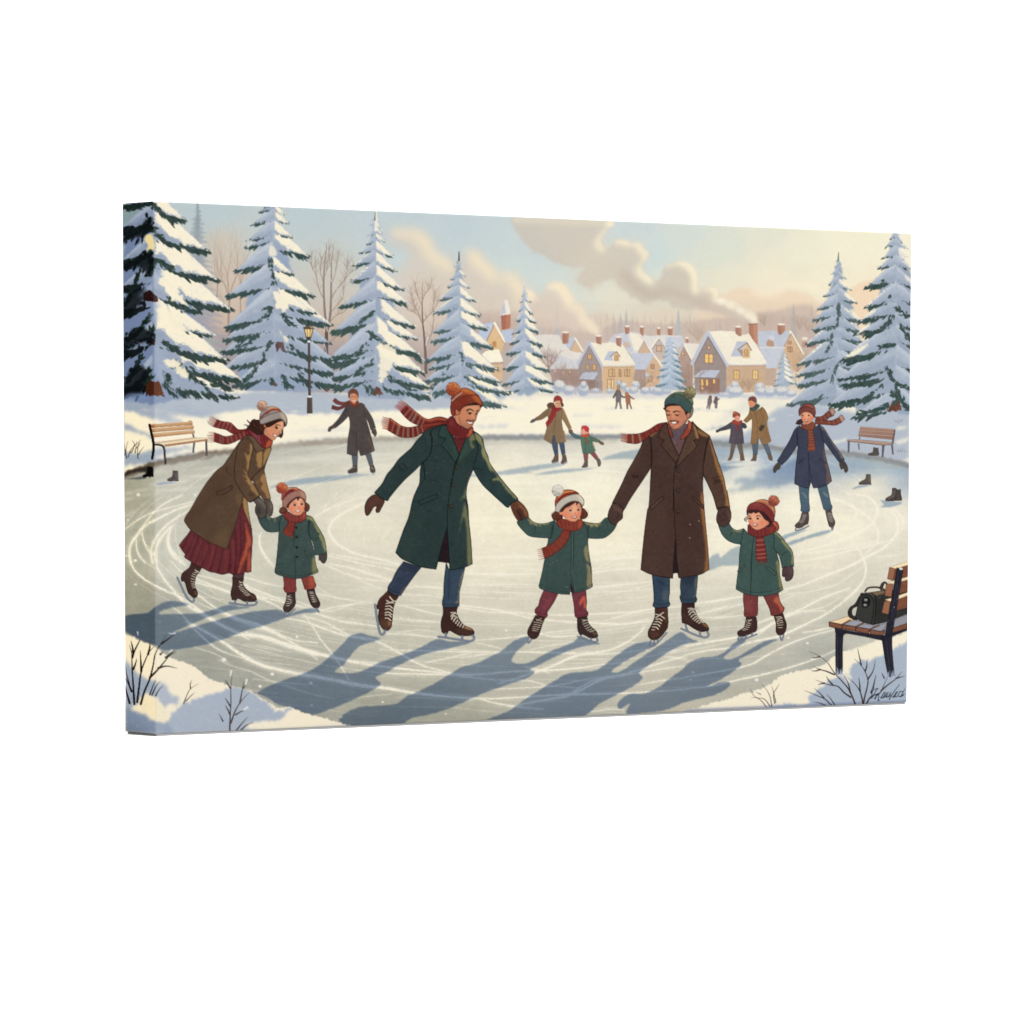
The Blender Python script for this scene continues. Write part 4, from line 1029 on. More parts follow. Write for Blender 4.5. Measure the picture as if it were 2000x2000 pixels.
line(zt("40,1290 25,1150 15,1000 10,850 15,700 30,560 40,450"), 5, (124, 108, 100), w1=.6, a=.8, pid=p)
line(zt("60,1240 75,1100 80,950 82,800 85,650 105,470"), 5, (124, 108, 100), w1=.6, a=.8, pid=p)
line(zt("-190,900 -120,1040 -60,1150 20,1230"), 1.5, (132, 114, 104), w1=3.5, a=.8, pid=p)
for q, w in (("82,980 130,900 200,820 260,740 340,700", 3), ("80,1110 140,1040 190,970 200,880", 2.4), ("60,1210 130,1140 200,1110 240,1060", 2.6), ("20,1000 -30,900 -60,760 -70,600", 2.6), ("85,850 120,740 140,620 150,540", 2.2), ("15,850 -20,720 -10,600", 2), ("200,820 230,720 240,640", 1.6), ("85,700 60,600 65,500", 1.6), ("60,1400 120,1350 170,1270", 2.4), ("-60,760 -100,680 -110,560", 1.6), ("10,800 40,700 45,600", 1.4)):
  line(zt(q), w * .8, (148, 130, 119), w1=.5, a=.7, pid=p)
  pp = spline(zt(q), False)
  for i in range(24):
    b = pp[rnd.randrange(len(pp) // 3, len(pp))]
    an = -math.pi / 2 + rnd.uniform(-.8, .8)
    L = rnd.uniform(8, 26)
    line([b, b + L * np.array([math.cos(an), math.sin(an)])], 1, (158, 140, 127), .4, a=.5, pid=p)
for q in ("75,800 150,900 200,840", "50,1290 40,1250 70,1210", "40,1090 50,1150 45,1210", "0,1370 25,1440 40,1500", "65,1550 68,1640"):
  line(zt(q), 2.4, (206, 208, 214), w1=1, a=.7)
p = part('painted_bare_tree', label='bare tree between the third and fourth tall snowy spruces')
line(zt("975,1680 970,1500 960,1350 945,1200 940,1050 942,820"), 6, (122, 106, 99), w1=.5, pid=p)
for q, w in (("945,1230 910,1140 870,1060 820,1010", 3), ("950,1200 990,1150 1040,1100 1090,1000", 3), ("970,1430 1010,1360 1040,1250 1050,1100", 3), ("942,1050 900,960 880,880 870,820", 2), ("942,1000 970,930 1010,880 1030,800", 2), ("870,1060 850,1000 830,900", 1.6), ("1040,1100 1050,1000 1060,900", 1.4), ("910,1140 860,1110 800,1090", 1.6)):
  line(zt(q), w * .8, (150, 132, 121), w1=.5, a=.75, pid=p)
  pp = spline(zt(q), False)
  for i in range(26):
    b = pp[rnd.randrange(len(pp) // 4, len(pp))]
    an = -math.pi / 2 + rnd.uniform(-.9, .9)
    L = rnd.uniform(8, 24)
    line([b, b + L * np.array([math.cos(an), math.sin(an)])], 1, (166, 146, 132), .4, a=.5, pid=p)
line(zt("975,1420 985,1380 1000,1350"), 2.2, (214, 216, 220), a=.8)
line(zt("930,1540 960,1560 985,1580"), 2.4, (200, 206, 216), a=.8)
G1, G2, G3, G4, G5 = (54, 70, 66), (62, 80, 78), (66, 85, 81), (78, 98, 97), (92, 112, 116)
# fifth spruce (by the houses)
t5 = part('painted_spruce', label='snowy spruce right of the brick chimney tower, beside the houses')
s = Spruce(z3, t5, "-28,870 -30,1880", G4, shade=(181, 191, 205), k=.7, seed=5, lit=(249, 240, 216))
s.core(z3("-28,900 20,1150 80,1400 140,1700 170,1830 60,1880 -150,1880 -190,1800 -160,1600 -100,1300 -50,1050"), (150, 166, 184), .95)
s.grow("""L -180,1860 1680 1850 0 .8
R 275,1862 1660 1850 1 .8
L -218,1790 1560 1740 0
R 232,1772 1540 1730 1
L -205,1640 1440 1620 .2
R 196,1650 1420 1600 1
L -185,1500 1320 1480 0
R 160,1522 1300 1470 .8
L -160,1400 1220 1360 .2
R 132,1412 1210 1360 1
L -130,1310 1130 1270 0
R 116,1292 1120 1260 1
L -105,1190 1050 1170 .2
R 82,1204 1040 1160 1
L -80,1100 980 1080 0
R 48,1118 970 1070 1
L -62,1010 930 1010 .2
R 24,1010 920 1000 .8
L -46,960 890 950 0
R 4,940 885 940 .8""")
line(z3("-28,868 -29,920"), 2.6, (196, 204, 214), w1=4)
# fourth
t4 = part('painted_spruce', label='tall snowy spruce behind the pompom of the man in green')
s = Spruce(z2, t4, "1288,545 1290,900 1300,1400 1310,1990", G4, shade=(175, 186, 200), k=.9, seed=4)
s.core(z2("1288,640 1370,1000 1480,1300 1590,1650 1650,1900 1500,1950 1100,1920 980,1850 1010,1600 1080,1300 1180,1000"), (150, 165, 182), .95)
s.grow("""L 985,1880 1600 1850 0
R 1720,1990 1650 1900 .9
L 960,1760 1500 1740 0
R 1748,1868 1560 1800 1
L 1000,1640 1460 1640 0 .8
R 1672,1762 1480 1690 .9
L 985,1560 1320 1500 0
R 1640,1640 1400 1570 1
L 1040,1385 1180 1370 0
R 1592,1432 1230 1400 .9
L 1040,1300 1130 1290 0 .8
R 1552,1262 1120 1250 1
L 1060,1115 990 1120 .2
R 1490,1132 980 1100 1
L 1110,990 870 1000 0
R 1452,1000 860 970 1
L 1178,872 780 870 0
R 1396,880 780 850 1
L 1205,802 710 790 0
R 1358,770 700 770 1
L 1240,690 640 700 0
R 1322,694 630 690 .9
L 1262,640 600 640 0
R 1306,640 590 640 .9""")
s.dark_bits("1180,1640 1080,1760 1020,1840\n1330,1700 1420,1780 1500,1850\n1300,1480 1340,1580 1420,1640", 9, 5, 6)
line(z2("1288,540 1287,620"), 2, (96, 104, 100), w1=4)
# third
t3 = part('painted_spruce', label='tallest snowy spruce right of the lamp, its tip just below the edge')
s = Spruce(z2, t3, "500,150 498,600 500,1200 510,1900", G3, k=1.0, seed=3)
s.core(z2("500,260 600,650 720,1000 850,1350 930,1700 980,1880 700,1930 300,1900 80,1830 80,1600 200,1250 330,800 450,400"), (152, 166, 186), .95)
s.grow("""L 95,1820 1600 1830 0
R 1025,1908 1640 1850 .4
L 60,1740 1500 1720 0
R 1002,1812 1560 1790 .9
L 66,1600 1380 1600 0 1.2
R 955,1672 1420 1640 1
L 70,1540 1270 1460 0
R 905,1500 1260 1440 1
R 912,1362 1150 1290 1 .8 120
L 105,1285 1000 1240 0 1.2
R 868,1236 1000 1160 1 1 60
L 190,1050 830 1020 0 1.1
R 805,1022 840 1000 1
L 280,815 650 790 .15
R 772,896 650 800 1
L 305,664 540 650 .2
R 690,712 520 660 1
L 362,552 430 550 0
R 660,578 420 540 1
L 420,470 370 460 0
R 598,440 350 430 1
L 436,388 310 390 0
R 560,372 280 360 .9
L 444,300 240 300 0
R 550,316 230 300 .9
L 474,236 200 240 0
R 530,250 190 240 .9""")
s.dark_bits("200,1530 330,1500 460,1350\n420,1290 480,1330 600,1420 720,1480\n300,1700 380,1640 480,1590\n580,1660 700,1760 850,1850\n470,1120 380,1180 300,1250\n800,1480 880,1520 920,1560", 12, 6, 7)
fill(z2("510,1420 560,1400 700,1480 640,1640 560,1780 530,1700 540,1560"), (249, 239, 213), t3, a=.9, blur=.9, rg=2.0)
trunk(t3, z2, "470,1890 490,1830 510,1810 540,1830 575,1890 550,1880 540,1915 525,1880 500,1900", (112, 80, 66))
s.dark_bits("440,1800 470,1850 450,1890\n560,1780 600,1840 700,1890\n380,1790 420,1830 420,1890", 9, 4, 8)
line(z2("504,158 506,330"), 3, (240, 234, 214), w1=8, a=.9)
line(z2("497,165 492,240"), 1, (110, 122, 120), w1=3)
# second
t2 = part('painted_spruce', label='broad snowy spruce just left of the street lamp')
s = Spruce(z1, t2, "1490,20 1470,300 1455,700 1470,1200 1500,1850", G2, k=1.0, seed=2)
s.core(z1("1480,100 1560,350 1700,700 1800,1000 1950,1300 2060,1700 2060,1840 1500,1850 1080,1830 1010,1650 1040,1350 1150,950 1280,550 1400,250"), (150, 165, 188), .95)
s.grow("""L 1090,1800 1600 1810 0
R 2080,1800 1560 1790 0
L 1005,1640 1420 1620 0
R 2060,1690 1420 1660 0
L 1000,1480 1330 1480 0
R 2040,1560 1300 1500 0
L 1010,1370 1180 1380 0
R 2000,1400 1200 1370 0 .7
L 1020,1245 930 1190 0 1.1
R 2015,1228 940 1180 .6
R 1848,1110 880 1050 1 .8 60
L 1040,950 720 930 0 1.1
R 1842,945 700 880 1
L 1115,716 500 690 0
R 1652,745 590 720 1
L 1222,494 340 500 .1
R 1795,575 420 590 1
L 1226,430 320 430 0 .7
R 1652,402 290 400 1
L 1268,284 190 280 0
R 1612,268 200 270 1
L 1330,164 100 170 0
R 1588,184 90 170 1
L 1370,120 40 110 0
R 1560,120 40 110 .9""")
s.dark_bits("1440,600 1450,700 1470,850\n1320,1330 1240,1400 1110,1440\n1430,1400 1390,1500 1340,1620\n1560,1130 1600,1200 1680,1240\n1610,1420 1700,1480 1800,1560\n1300,1640 1240,1720 1180,1760\n1560,1700 1580,1760 1600,1800\n1700,1680 1760,1760 1800,1800\n1360,1090 1440,1080 1380,1170", 12, 6, 7)
fill(z1("1470,900 1540,930 1620,1000 1600,1080 1560,1120 1540,1080 1500,1060"), (249, 239, 213), t2, a=.95, blur=.9, rg=1.8)
for q in ("1520,1280 1545,1300 1550,1330", "1560,1330 1600,1350 1610,1395 1580,1390", "1440,480 1480,500 1500,570 1440,580 1425,540"):
  fill(z1(q), (244, 234, 212), t2, a=.85, blur=1.2)
trunk(t2, z1, "1485,1420 1500,1390 1560,1390 1580,1480 1560,1490 1530,1440 1500,1490", (104, 84, 82))
trunk(t2, z1, "1420,1770 1470,1760 1510,1790 1500,1810 1450,1800", (112, 92, 88))
s.dark_bits("1440,1730 1460,1760 1440,1800\n1550,1780 1600,1800 1650,1820", 8, 4, 8)
# first, in front at the left, running round the edge of the canvas
t1 = part('painted_spruce', label='large dark snowy spruce at the far left, wrapping the canvas edge')
s = Spruce(z1, t1, "330,-100 330,1000 330,1900", G1, k=1.15, seed=1, shadedark=(46, 54, 56), shade=(166, 176, 193))
s.core(z1("330,40 420,250 620,560 800,900 880,1300 1000,1700 900,1880 20,1880 20,60 200,60"), (142, 156, 182), .97)
s.core(z1("40,230 200,150 290,200 250,330 60,420"), (146, 160, 184), .9)
fill(z1("44,90 200,140 150,230 44,290"), (160, 178, 178), t1, a=.95, blur=.8)
s.grow("""R 1120,1905 1700 1880 .8 .9 60
L 20,1850 1500 1760 0 1.7
R 1168,1745 1420 1740 1 1.1 40
L 20,1500 1180 1420 0 1.7
R 1020,1556 1010 1420 1 1.2
R 916,1325 1080 1260 1 .7 180
L 20,1110 900 1080 0 1.7
R 1052,1072 760 1010 1 1.1 60
R 660,1050 700 960 .8 .9
L 20,880 690 860 0 1.3
R 932,798 470 700 1 1.1
L 20,640 340 560 0 1.8
R 842,522 190 450 1 1.1
L 20,330 140 270 0 1.7
R 640,236 20 150 1 1.1
L 62,112 -40 80 0 1.4""")
s.dark_bits("330,100 380,140 440,200 520,260\n60,120 140,120 230,110 320,90\n320,540 250,590 160,640 60,690\n330,600 330,680 300,760\n350,360 420,420 480,470\n330,330 240,320 140,350 70,390\n200,740 160,840 100,960 60,1060\n360,610 430,650 500,690\n290,1160 240,1230 160,1320 80,1400\n330,1280 300,1360 160,1380\n420,1380 500,1430 560,1460\n210,1540 170,1620 100,1760\n300,1640 250,1740 160,1800\n560,1560 600,1640 680,1700\n440,1680 470,1740 460,1790\n880,1780 960,1800 1040,1830\n480,970 540,1040 640,1090 760,1110\n640,1640 720,1740 840,1820", 15, 7, 9)
for q in ("60,1760 150,1640 260,1640 290,1760 240,1870 60,1890", "60,1380 180,1260 300,1280 330,1390 180,1400 60,1470", "60,1010 200,880 300,930 240,1000 130,1110 60,1100", "60,690 200,590 310,540 330,640 300,760 180,670", "60,380 200,310 320,230 300,340 140,420"):
  fill(z1(q), (34, 41, 43), t1, a=.8, blur=2.0, rg=2.4)
  pts = spline(z1(q))
  for i in range(40):
    b = pts[rnd.randrange(len(pts))] + np.array([rnd.uniform(-5, 5), rnd.uniform(-5, 5)])
    s.clump(b, rnd.uniform(1.6, 2.6), rnd.uniform(6, 15), rnd.uniform(3, 6), s.tint((40, 48, 50), 8))
fill(z1("260,390 300,370 330,400 350,480 340,530 300,510 270,540 285,470 262,430"), (243, 226, 176), t1, a=.95, blur=1, rg=.6)
fill(z1("268,170 282,175 285,215 270,220 258,190"), (44, 50, 52), t1, blur=.6)
for q in ("340,720 420,700 380,820 330,880 250,940 200,950 260,860 300,780", "340,1010 400,1040 380,1180 330,1230 300,1180 310,1080", "350,1420 420,1480 470,1600 560,1760 420,1760 340,1700 330,1560"):
  fill(z1(q), (166, 178, 200), t1, a=.6, blur=3, rg=2)
fill(z1("370,1060 440,1060 520,1120 600,1200 660,1280 560,1330 520,1290 470,1330 450,1240 400,1230 380,1150"), (250, 240, 212), t1, a=.95, blur=.9, rg=2.0)
fill(z1("440,1560 520,1540 590,1600 650,1680 640,1740 600,1720 540,1640 470,1620"), (248, 238, 212), t1, a=.95, blur=.9, rg=2.0)
fill(z1("400,790 480,770 540,830 590,930 650,1040 600,1020 540,960 520,1010 490,920 410,850"), (250, 240, 212), t1, a=.95, blur=.9, rg=1.8)
trunk(t1, z1, "240,930 300,900 370,960 385,1010 330,1010 250,1000", (72, 50, 48))
trunk(t1, z1, "320,1370 350,1380 350,1420 325,1420", (78, 50, 42))
trunk(t1, z1, "265,1860 270,1790 300,1740 340,1770 385,1760 410,1800 425,1870 445,1915 400,1890 380,1905 340,1890 300,1905", (104, 66, 48), (140, 86, 60))
s.dark_bits("430,1780 480,1840 540,1900\n560,1830 600,1870 640,1900\n680,1850 720,1880 740,1900\n860,1860 900,1900 940,1940\n330,1720 280,1760 250,1800\n460,1700 480,1720 470,1760", 11, 5, 8)
fill(z1("60,1900 140,1870 260,1890 300,1910 260,1940 60,1950"), (152, 168, 196), t1, a=.7, blur=2)
# eighth and ninth at the right edge
G8, G9 = (78, 96, 95), (60, 78, 74)
t8 = part('painted_spruce', label='snowy spruce second from the right edge, all in cool shade')
s = Spruce(z4, t8, "1148,350 1145,700 1140,1200 1120,1800", G8, shade=(173, 183, 197), k=.85, seed=8, litside=-1)
s.core(z4("1148,420 1240,700 1340,900 1420,1250 1400,1600 1300,1780 900,1790 740,1760 780,1550 880,1250 980,900 1080,600"), (148, 162, 178), .95)
s.grow("""R 1340,1790 1600 1780 0
L 675,1785 1560 1760 0
R 1420,1640 1440 1640 0
L 735,1610 1420 1570 .15
R 1420,1480 1300 1440 0
L 765,1510 1320 1480 0
R 1420,1320 1180 1300 0
L 780,1398 1190 1340 .2
R 1400,1205 1040 1180 .2
L 858,1208 1010 1160 .15
R 1372,1100 960 1080 .25
L 905,1085 930 1060 0
R 1352,1000 860 960 .25
L 918,985 850 950 0
L 950,885 760 850 0
R 1322,826 700 800 .7
L 1010,766 650 740 0
R 1266,702 590 690 .7
L 1054,652 560 640 0
R 1216,600 520 600 .3
L 1080,558 490 550 0
R 1194,508 460 510 .3
L 1112,490 440 490 0
R 1176,462 420 460 0
L 1128,440 400 440 0""")
s.dark_bits("1090,1110 1080,1200 1040,1280\n1180,1380 1120,1450 1080,1560\n1260,1480 1320,1560 1350,1640\n1000,1690 950,1750 900,1790\n1140,840 1150,900 1160,960\n1140,960 1130,1040 1060,1080", 10, 5, 7, -1)
line(z4("1148,352 1146,430"), 1.4, (120, 130, 136), w1=3.5)
for q in ("1170,600 1230,650 1260,690 1200,660 1160,640", "1200,720 1280,780 1310,815 1240,780", "1250,880 1320,930 1340,980 1280,940"):
  fill(z4(q), (248, 238, 212), t8, a=.85, blur=1.2, rg=.8)
t9 = part('painted_spruce', label='large snowy spruce cut by the right edge, with a brown trunk foot')
s = Spruce(z4, t9, "1690,60 1695,600 1690,1200 1680,1850", G9, shade=(173, 183, 197), k=1.0, seed=9, litside=-1)
s.core(z4("1680,180 1760,350 1900,600 1900,1850 1600,1850 1300,1840 1120,1780 1220,1500 1330,1150 1450,800 1580,450"), (150, 163, 182), .95)
s.grow("""R 1990,1850 1640 1820 0
L 1310,1905 1700 1850 0
R 1990,1660 1480 1640 0 1.2
L 1065,1785 1520 1720 0 1.1
L 1210,1600 1440 1580 0 1.2
R 1990,1480 1280 1440 0
L 1160,1545 1330 1500 0 .9
L 1210,1355 1080 1300 .1 1.3
R 1990,1290 1040 1180 0 1.3
L 1332,1120 930 1060 .1
R 1960,1110 840 1020 0 1.2
L 1360,992 820 960 .15
L 1415,862 680 820 .1
R 1960,860 700 800 0
L 1415,680 520 660 0 1.1
R 1930,690 540 660 0 1.1
L 1522,500 370 480 0
R 1860,520 370 470 .3
L 1566,406 270 390 0
R 1800,390 270 360 .3
L 1588,302 180 290 0
R 1800,320 190 290 .6 .5
L 1634,224 120 220 0
R 1758,262 130 220 .6 .8
R 1720,150 60 140 0
L 1650,150 60 140 0""")
s.dark_bits("1560,1240 1640,1230 1700,1220\n1620,1450 1660,1550 1720,1600 1790,1610\n1480,1660 1430,1720 1400,1740\n1700,880 1780,940 1830,960\n1590,630 1540,670 1470,680\n1640,760 1600,820\n1690,1620 1720,1700 1760,1780\n1560,1600 1520,1650\n1740,1050 1790,1130 1820,1200\n1660,950 1620,1020 1530,1080", 12, 6, 8, -1)
for q in ("1220,1340 1300,1280 1400,1220 1430,1215 1380,1270 1290,1330", "1370,985 1440,920 1520,870 1480,920 1400,970", "1340,1100 1400,1040 1460,1010 1420,1060"):
  fill(z4(q), (249, 240, 214), t9, a=.9, blur=1.2, rg=.8)
for q in ("1720,190 1750,215 1760,245 1730,230", "1720,300 1790,350 1830,430 1840,500 1780,440 1720,370", "1770,560 1830,610 1840,660 1790,610"):
  fill(z4(q), (246, 238, 218), t9, a=.8, blur=1.2, rg=.8)
trunk(t9, z4, "1605,1850 1640,1790 1660,1750 1720,1750 1735,1800 1745,1845 1710,1840 1690,1860 1660,1840 1630,1860", (110, 70, 56))
s.dark_bits("1500,1840 1560,1820 1620,1780\n1660,1690 1700,1730 1690,1760\n1740,1740 1780,1800 1830,1830\n1330,1880 1400,1860 1480,1850\n1200,1780 1260,1790 1300,1780", 12, 6, 9, -1)
# small spruces before the houses
t6 = part('painted_spruce', label='small pale snowy spruce between the two main village houses')
s = Spruce(z3, t6, "1350,1320 1352,1850", (118, 140, 150), shade=(186, 200, 213), k=.5, seed=6, lit=(236, 236, 228))
s.core(z3("1350,1340 1400,1480 1450,1620 1490,1790 1480,1840 1230,1840 1220,1780 1260,1600 1310,1450"), (168, 186, 202), .9)
s.grow("""L 1222,1800 1680 1790 0 1.2
R 1496,1822 1680 1800 .3 1.2
L 1232,1720 1620 1710 0 1.2
R 1480,1750 1620 1730 .2 1.2
L 1245,1655 1560 1640 0 1.2
R 1462,1680 1560 1660 .4 1.2
L 1262,1590 1500 1580 0
R 1448,1620 1500 1600 .5
L 1280,1530 1450 1520 0
R 1434,1570 1450 1550 .6
L 1296,1480 1400 1470 0
R 1424,1500 1400 1490 .8
L 1310,1430 1370 1425 0
R 1398,1440 1370 1430 .8
L 1326,1390 1340 1385 0
R 1376,1396 1340 1390 .8""")
t7 = part('painted_spruce', label='small sunlit snowy spruce at the right end of the village')
s = Spruce(z4, t7, "632,1280 632,1620", (120, 136, 138), shade=(178, 190, 205), k=.5, seed=7, lit=(249, 240, 216))
s.core(z4("632,1290 680,1400 720,1500 740,1580 700,1620 540,1620 530,1600 570,1480 600,1380"), (160, 176, 190), .9)
s.grow("""L 528,1612 1520 1600 0
R 748,1590 1500 1580 1
L 545,1560 1480 1550 0
R 735,1530 1450 1520 1
L 560,1500 1430 1490 0
R 718,1480 1400 1470 1
L 574,1445 1390 1440 0
R 700,1430 1360 1425 1
L 588,1400 1350 1395 0
R 684,1385 1330 1380 1
L 604,1355 1320 1350 0
R 664,1340 1300 1338 1""")
# ================================================================ LAMP, FAR BENCHES, LEFT BOOTS
def poly(pid, z, s, col, blur=.3, ink=None, ew=.8, tex=.5, ea=.6):
  pc = z(s)
  g = region([pc[0]], blur)
  lay(g, col, 1, pid)
  if g is not None and tex:
    y0, y1, x0, x1, m = g
    IMG[y0:y1, x0:x1] += ((GRAIN[y0:y1, x0:x1] * .03 + MOTT[y0:y1, x0:x1] * .02) * m * tex)[..., None]
  if ew and ink is not None:
    lay(region(stroke_polys(np.concatenate([pc[0], pc[0][:1]]), ew), .25), ink, ea)
lp = Z(560, 610, 220, 1092)
L_ = part('painted_street_lamp', label='lit street lamp on a dark post beside the broad snowy spruce')
IR = (66, 58, 54)
for s, c in (("207,290 225,290 232,805 210,805", (78, 68, 62)), ("200,825 244,825 250,978 196,980", (82, 72, 66))):
  pp = part('post', L_) if s.startswith('207') else pp
  poly(pp, lp, s, c, ink=(44, 38, 36))
line(lp("222,300 229,800"), 1.4, (112, 98, 86), a=.6, s=False); line(lp("236,840 240,970"), 2, (116, 102, 90), a=.5, s=False)
poly(pp, lp, "205,808 240,808 243,826 202,826", (236, 236, 234)); poly(pp, lp, "202,275 228,272 232,292 200,295", (232, 234, 236))
hd = part('lamp_head', L_)
poly(hd, lp, "170,160 256,160 236,240 190,245", (240, 202, 128), ink=(70, 58, 48), ew=1.2, ea=.9)
fill(lp("185,165 215,160 215,235 200,238"), (252, 226, 160), a=.8, blur=1.2)
for q in ("197,165 204,240", "228,165 224,240", "170,160 190,245", "256,160 236,242"):
  line(lp(q), 1.3, (84, 68, 52), s=False, a=.85)
poly(hd, lp, "158,150 198,128 222,126 268,155 256,164 170,162", (92, 82, 66), ink=(48, 42, 38))
fill(lp("222,128 266,154 240,156 224,140"), (178, 166, 132), a=.8, blur=.6)
poly(hd, lp, "196,128 200,110 218,110 222,126", (66, 58, 54)); ell(*lp("211,88")[0][0], 2.2, 2.6, (58, 52, 50), hd, blur=.3); line(lp("211,75 211,112"), 1, (56, 50, 48), s=False)
poly(hd, lp, "188,240 236,238 228,262 196,264", (78, 68, 60), ink=(46, 40, 38))
line(lp("0,972 100,978 196,980"), 1.6, (176, 186, 204), a=.7, blur=.6)
zb = Z(220, 740, 200)
B1 = part('painted_bench', label='wooden park bench with a black iron frame on the snow at the far left')
IRN, WD = (46, 44, 48), (202, 160, 116)
lg = part('leg', B1); poly(lg, zb, "1500,1030 1530,1030 1545,1110 1515,1110", (84, 82, 88)); poly(lg, zb, "1520,1200 1560,1200 1535,1395 1500,1400", (92, 94, 100))
lg = part('leg', B1); poly(lg, zb, "1745,1160 1785,1160 1795,1450 1755,1460", (88, 80, 86))
bk = part('backrest', B1)
for s in ("715,865 1440,810 1500,800 1505,860 735,920", "735,945 1500,875 1530,890 1525,945 745,1005", "750,1035 1520,970 1548,985 1545,1020 760,1105"):
  poly(bk, zb, s, WD, ink=(128, 88, 58), ew=.9)
poly(bk, zb, "1440,785 1480,790 1495,870 1455,875", (196, 156, 116), ink=(140, 100, 70))
for q in ("740,870 1490,810", "750,950 1520,885", "765,1040 1540,985"):
  line(zb(q), 1.3, (228, 196, 152), s=False, a=.7)
for q in ("740,912 1500,852", "755,996 1520,935", "770,1090 1540,1020"):
  line(zb(q), 1.4, (160, 112, 76), s=False, a=.6)
for i in range(60):
  t = rnd.random(); y = rnd.choice([840, 910, 1000]) + rnd.uniform(-10, 25); x = 740 + rnd.random() * 700
  line(zb("%f,%f %f,%f" % (x, y + 60 - (x - 740) * .075, x + 80, y + 60 - (x - 660) * .075)), .8, (176, 128, 88), a=.3, s=False)
fill(zb("715,870 800,862 800,910 735,920"), (176, 92, 56), bk, s=False, a=.5, blur=2)
st = part('seat', B1)
poly(st, zb, "790,1200 1560,1105 1780,1115 1790,1150 980,1250 880,1225", (238, 220, 186), ink=(170, 132, 96), ew=.8)
poly(st, zb, "980,1245 1790,1135 1790,1165 990,1278", (178, 128, 92), ink=(110, 76, 56), ew=.7)
line(zb("800,1205 1560,1115"), 1.4, (170, 130, 94), s=False, a=.6); line(zb("850,1220 1680,1110"), .8, (196, 160, 118), s=False, a=.6)
fr = part('leg', B1)
for q, w in (("695,865 730,1020 760,1160 772,1260 765,1380 745,1505", 4.6), ("772,1240 870,1245 940,1265 970,1310 985,1450 995,1600", 3.6)):
  line(zb(q), w, IRN, a=1, pid=fr, blur=.3)
line(zb("980,1300 992,1600"), 1.2, (92, 84, 88), a=.6)
def boot_on_ice(z, s, col, lab, hl=None, sole=None):
  p = part('painted_boot', label=lab)
  pc = z(s)
  g = region([spline(pc)], .35)
  lay(g, col, 1, p)
  y0, y1, x0, x1, m = g
  IMG[y0:y1, x0:x1] += ((GRAIN[y0:y1, x0:x1] * .03) * m)[..., None]
  if hl:
    fill(z(hl), tuple(v + 26 for v in col), a=.6, blur=1)
  if sole:
    line(z(sole), 1.4, tuple(v * .55 for v in col), a=.8)
  return p
boot_on_ice(zb, "650,1655! 760,1655! 768,1760 772,1850! 720,1845 700,1870 680,1845 600,1865 560,1850! 565,1820 640,1770", (38, 35, 36), 'black boot at the foot of the snow bank on the canvas edge')
boot_on_ice(zb, "1135,1725! 1235,1735! 1235,1850 1245,1925! 1190,1925 1160,1910 1110,1935 1040,1925! 1030,1890 1115,1840", (84, 74, 72), 'dark grey boot standing alone on the ice below the left bench', "1190,1760 1230,1760 1235,1900 1190,1890", "1035,1922 1240,1922")
TW = part('painted_twigs', label='thin bare brown twigs left of the far left bench')
def twigs(pid, z, rows, col, w):
  for r in rows.split('|'):
    line(z(r), w, col, w1=.5, a=.85, pid=pid, blur=.25)
twigs(TW, zb, "260,1500 240,1350 210,1200|260,1490 250,1340 290,1170|245,1400 215,1330|290,1480 340,1350 460,1220 530,1150|400,1280 410,1230 370,1160|420,1400 440,1300 450,1180|470,1490 470,1350 490,1200|480,1440 520,1370 590,1280|340,1400 390,1330 400,1260|480,1490 500,1520|230,1440 212,1380|460,1300 500,1240 520,1190", (98, 84, 66), 1.7)
r1 = Z(1640, 820, 140, 1092)
B2 = part('painted_bench', label='small brown bench in the blue shade at the right edge of the pond')
bk = part('backrest', B2)
poly(bk, r1, "318,105 840,145 828,195 305,155", (162, 126, 108), ink=(108, 82, 74)); poly(bk, r1, "305,160 828,200 818,245 292,205", (158, 122, 104), ink=(108, 82, 74)); poly(bk, r1, "292,215 815,252 800,300 285,248", (152, 116, 99), ink=(104, 80, 72))
for q in ("310,158 825,192", "298,210 815,246", "320,112 838,150"):
  line(r1(q), 1, (206, 186, 170), s=False, a=.65)
lg = part('leg', B2); poly(lg, r1, "298,255 315,258 305,300 290,298", (96, 92, 96)); poly(lg, r1, "275,360 298,360 305,455 288,458", (104, 104, 110))
st = part('seat', B2); poly(st, r1, "112,305 240,298 800,345 800,375 660,388 120,325", (170, 140, 124), ink=(112, 90, 84)); line(r1("120,322 660,386 800,374"), 1.6, (122, 98, 90), s=False, a=.8); line(r1("150,308 660,352 780,352"), 1, (204, 190, 182), s=False, a=.6)
lg = part('leg', B2); poly(lg, r1, "122,325 155,330 150,490 122,505", (96, 92, 98)); poly(lg, r1, "645,390 685,385 665,570 640,570", (96, 92, 98)); poly(lg, r1, "835,150 852,150 820,370 795,370 800,300", (106, 90, 86)); poly(lg, r1, "782,380 812,380 824,528 800,530", (98, 94, 100))
boot_on_ice(r1, "512,415! 560,425 590,425! 595,480 602,520 590,545! 500,548 425,540! 440,510 500,490", (84, 78, 74), 'dark boots under the brown bench at the right')
for lab, q in (('faint grass tuft just right of the brown bench', "900,490 890,440|930,480 925,430|960,480 965,420|985,490 1000,450|880,490 870,460|1020,495 1045,470|940,490 910,450"), ('faint grass tuft on the shaded snow below the right edge spruce', "850,30 830,0|880,40 860,-10|900,40 905,-20|930,35 940,-5|945,20 960,-10")):
  TW = part('painted_grass', label=lab)
  twigs(TW, r1, q, (128, 126, 122), 1.2)
boot_on_ice(r1, "400,825! 472,830! 475,900 480,980! 430,980 390,985 300,985! 290,960 330,930 385,900 398,870", (92, 82, 76), 'single dark boot on the ice near the right edge, the smaller of two', "440,850 470,850 470,950 440,940", "295,982 478,978")
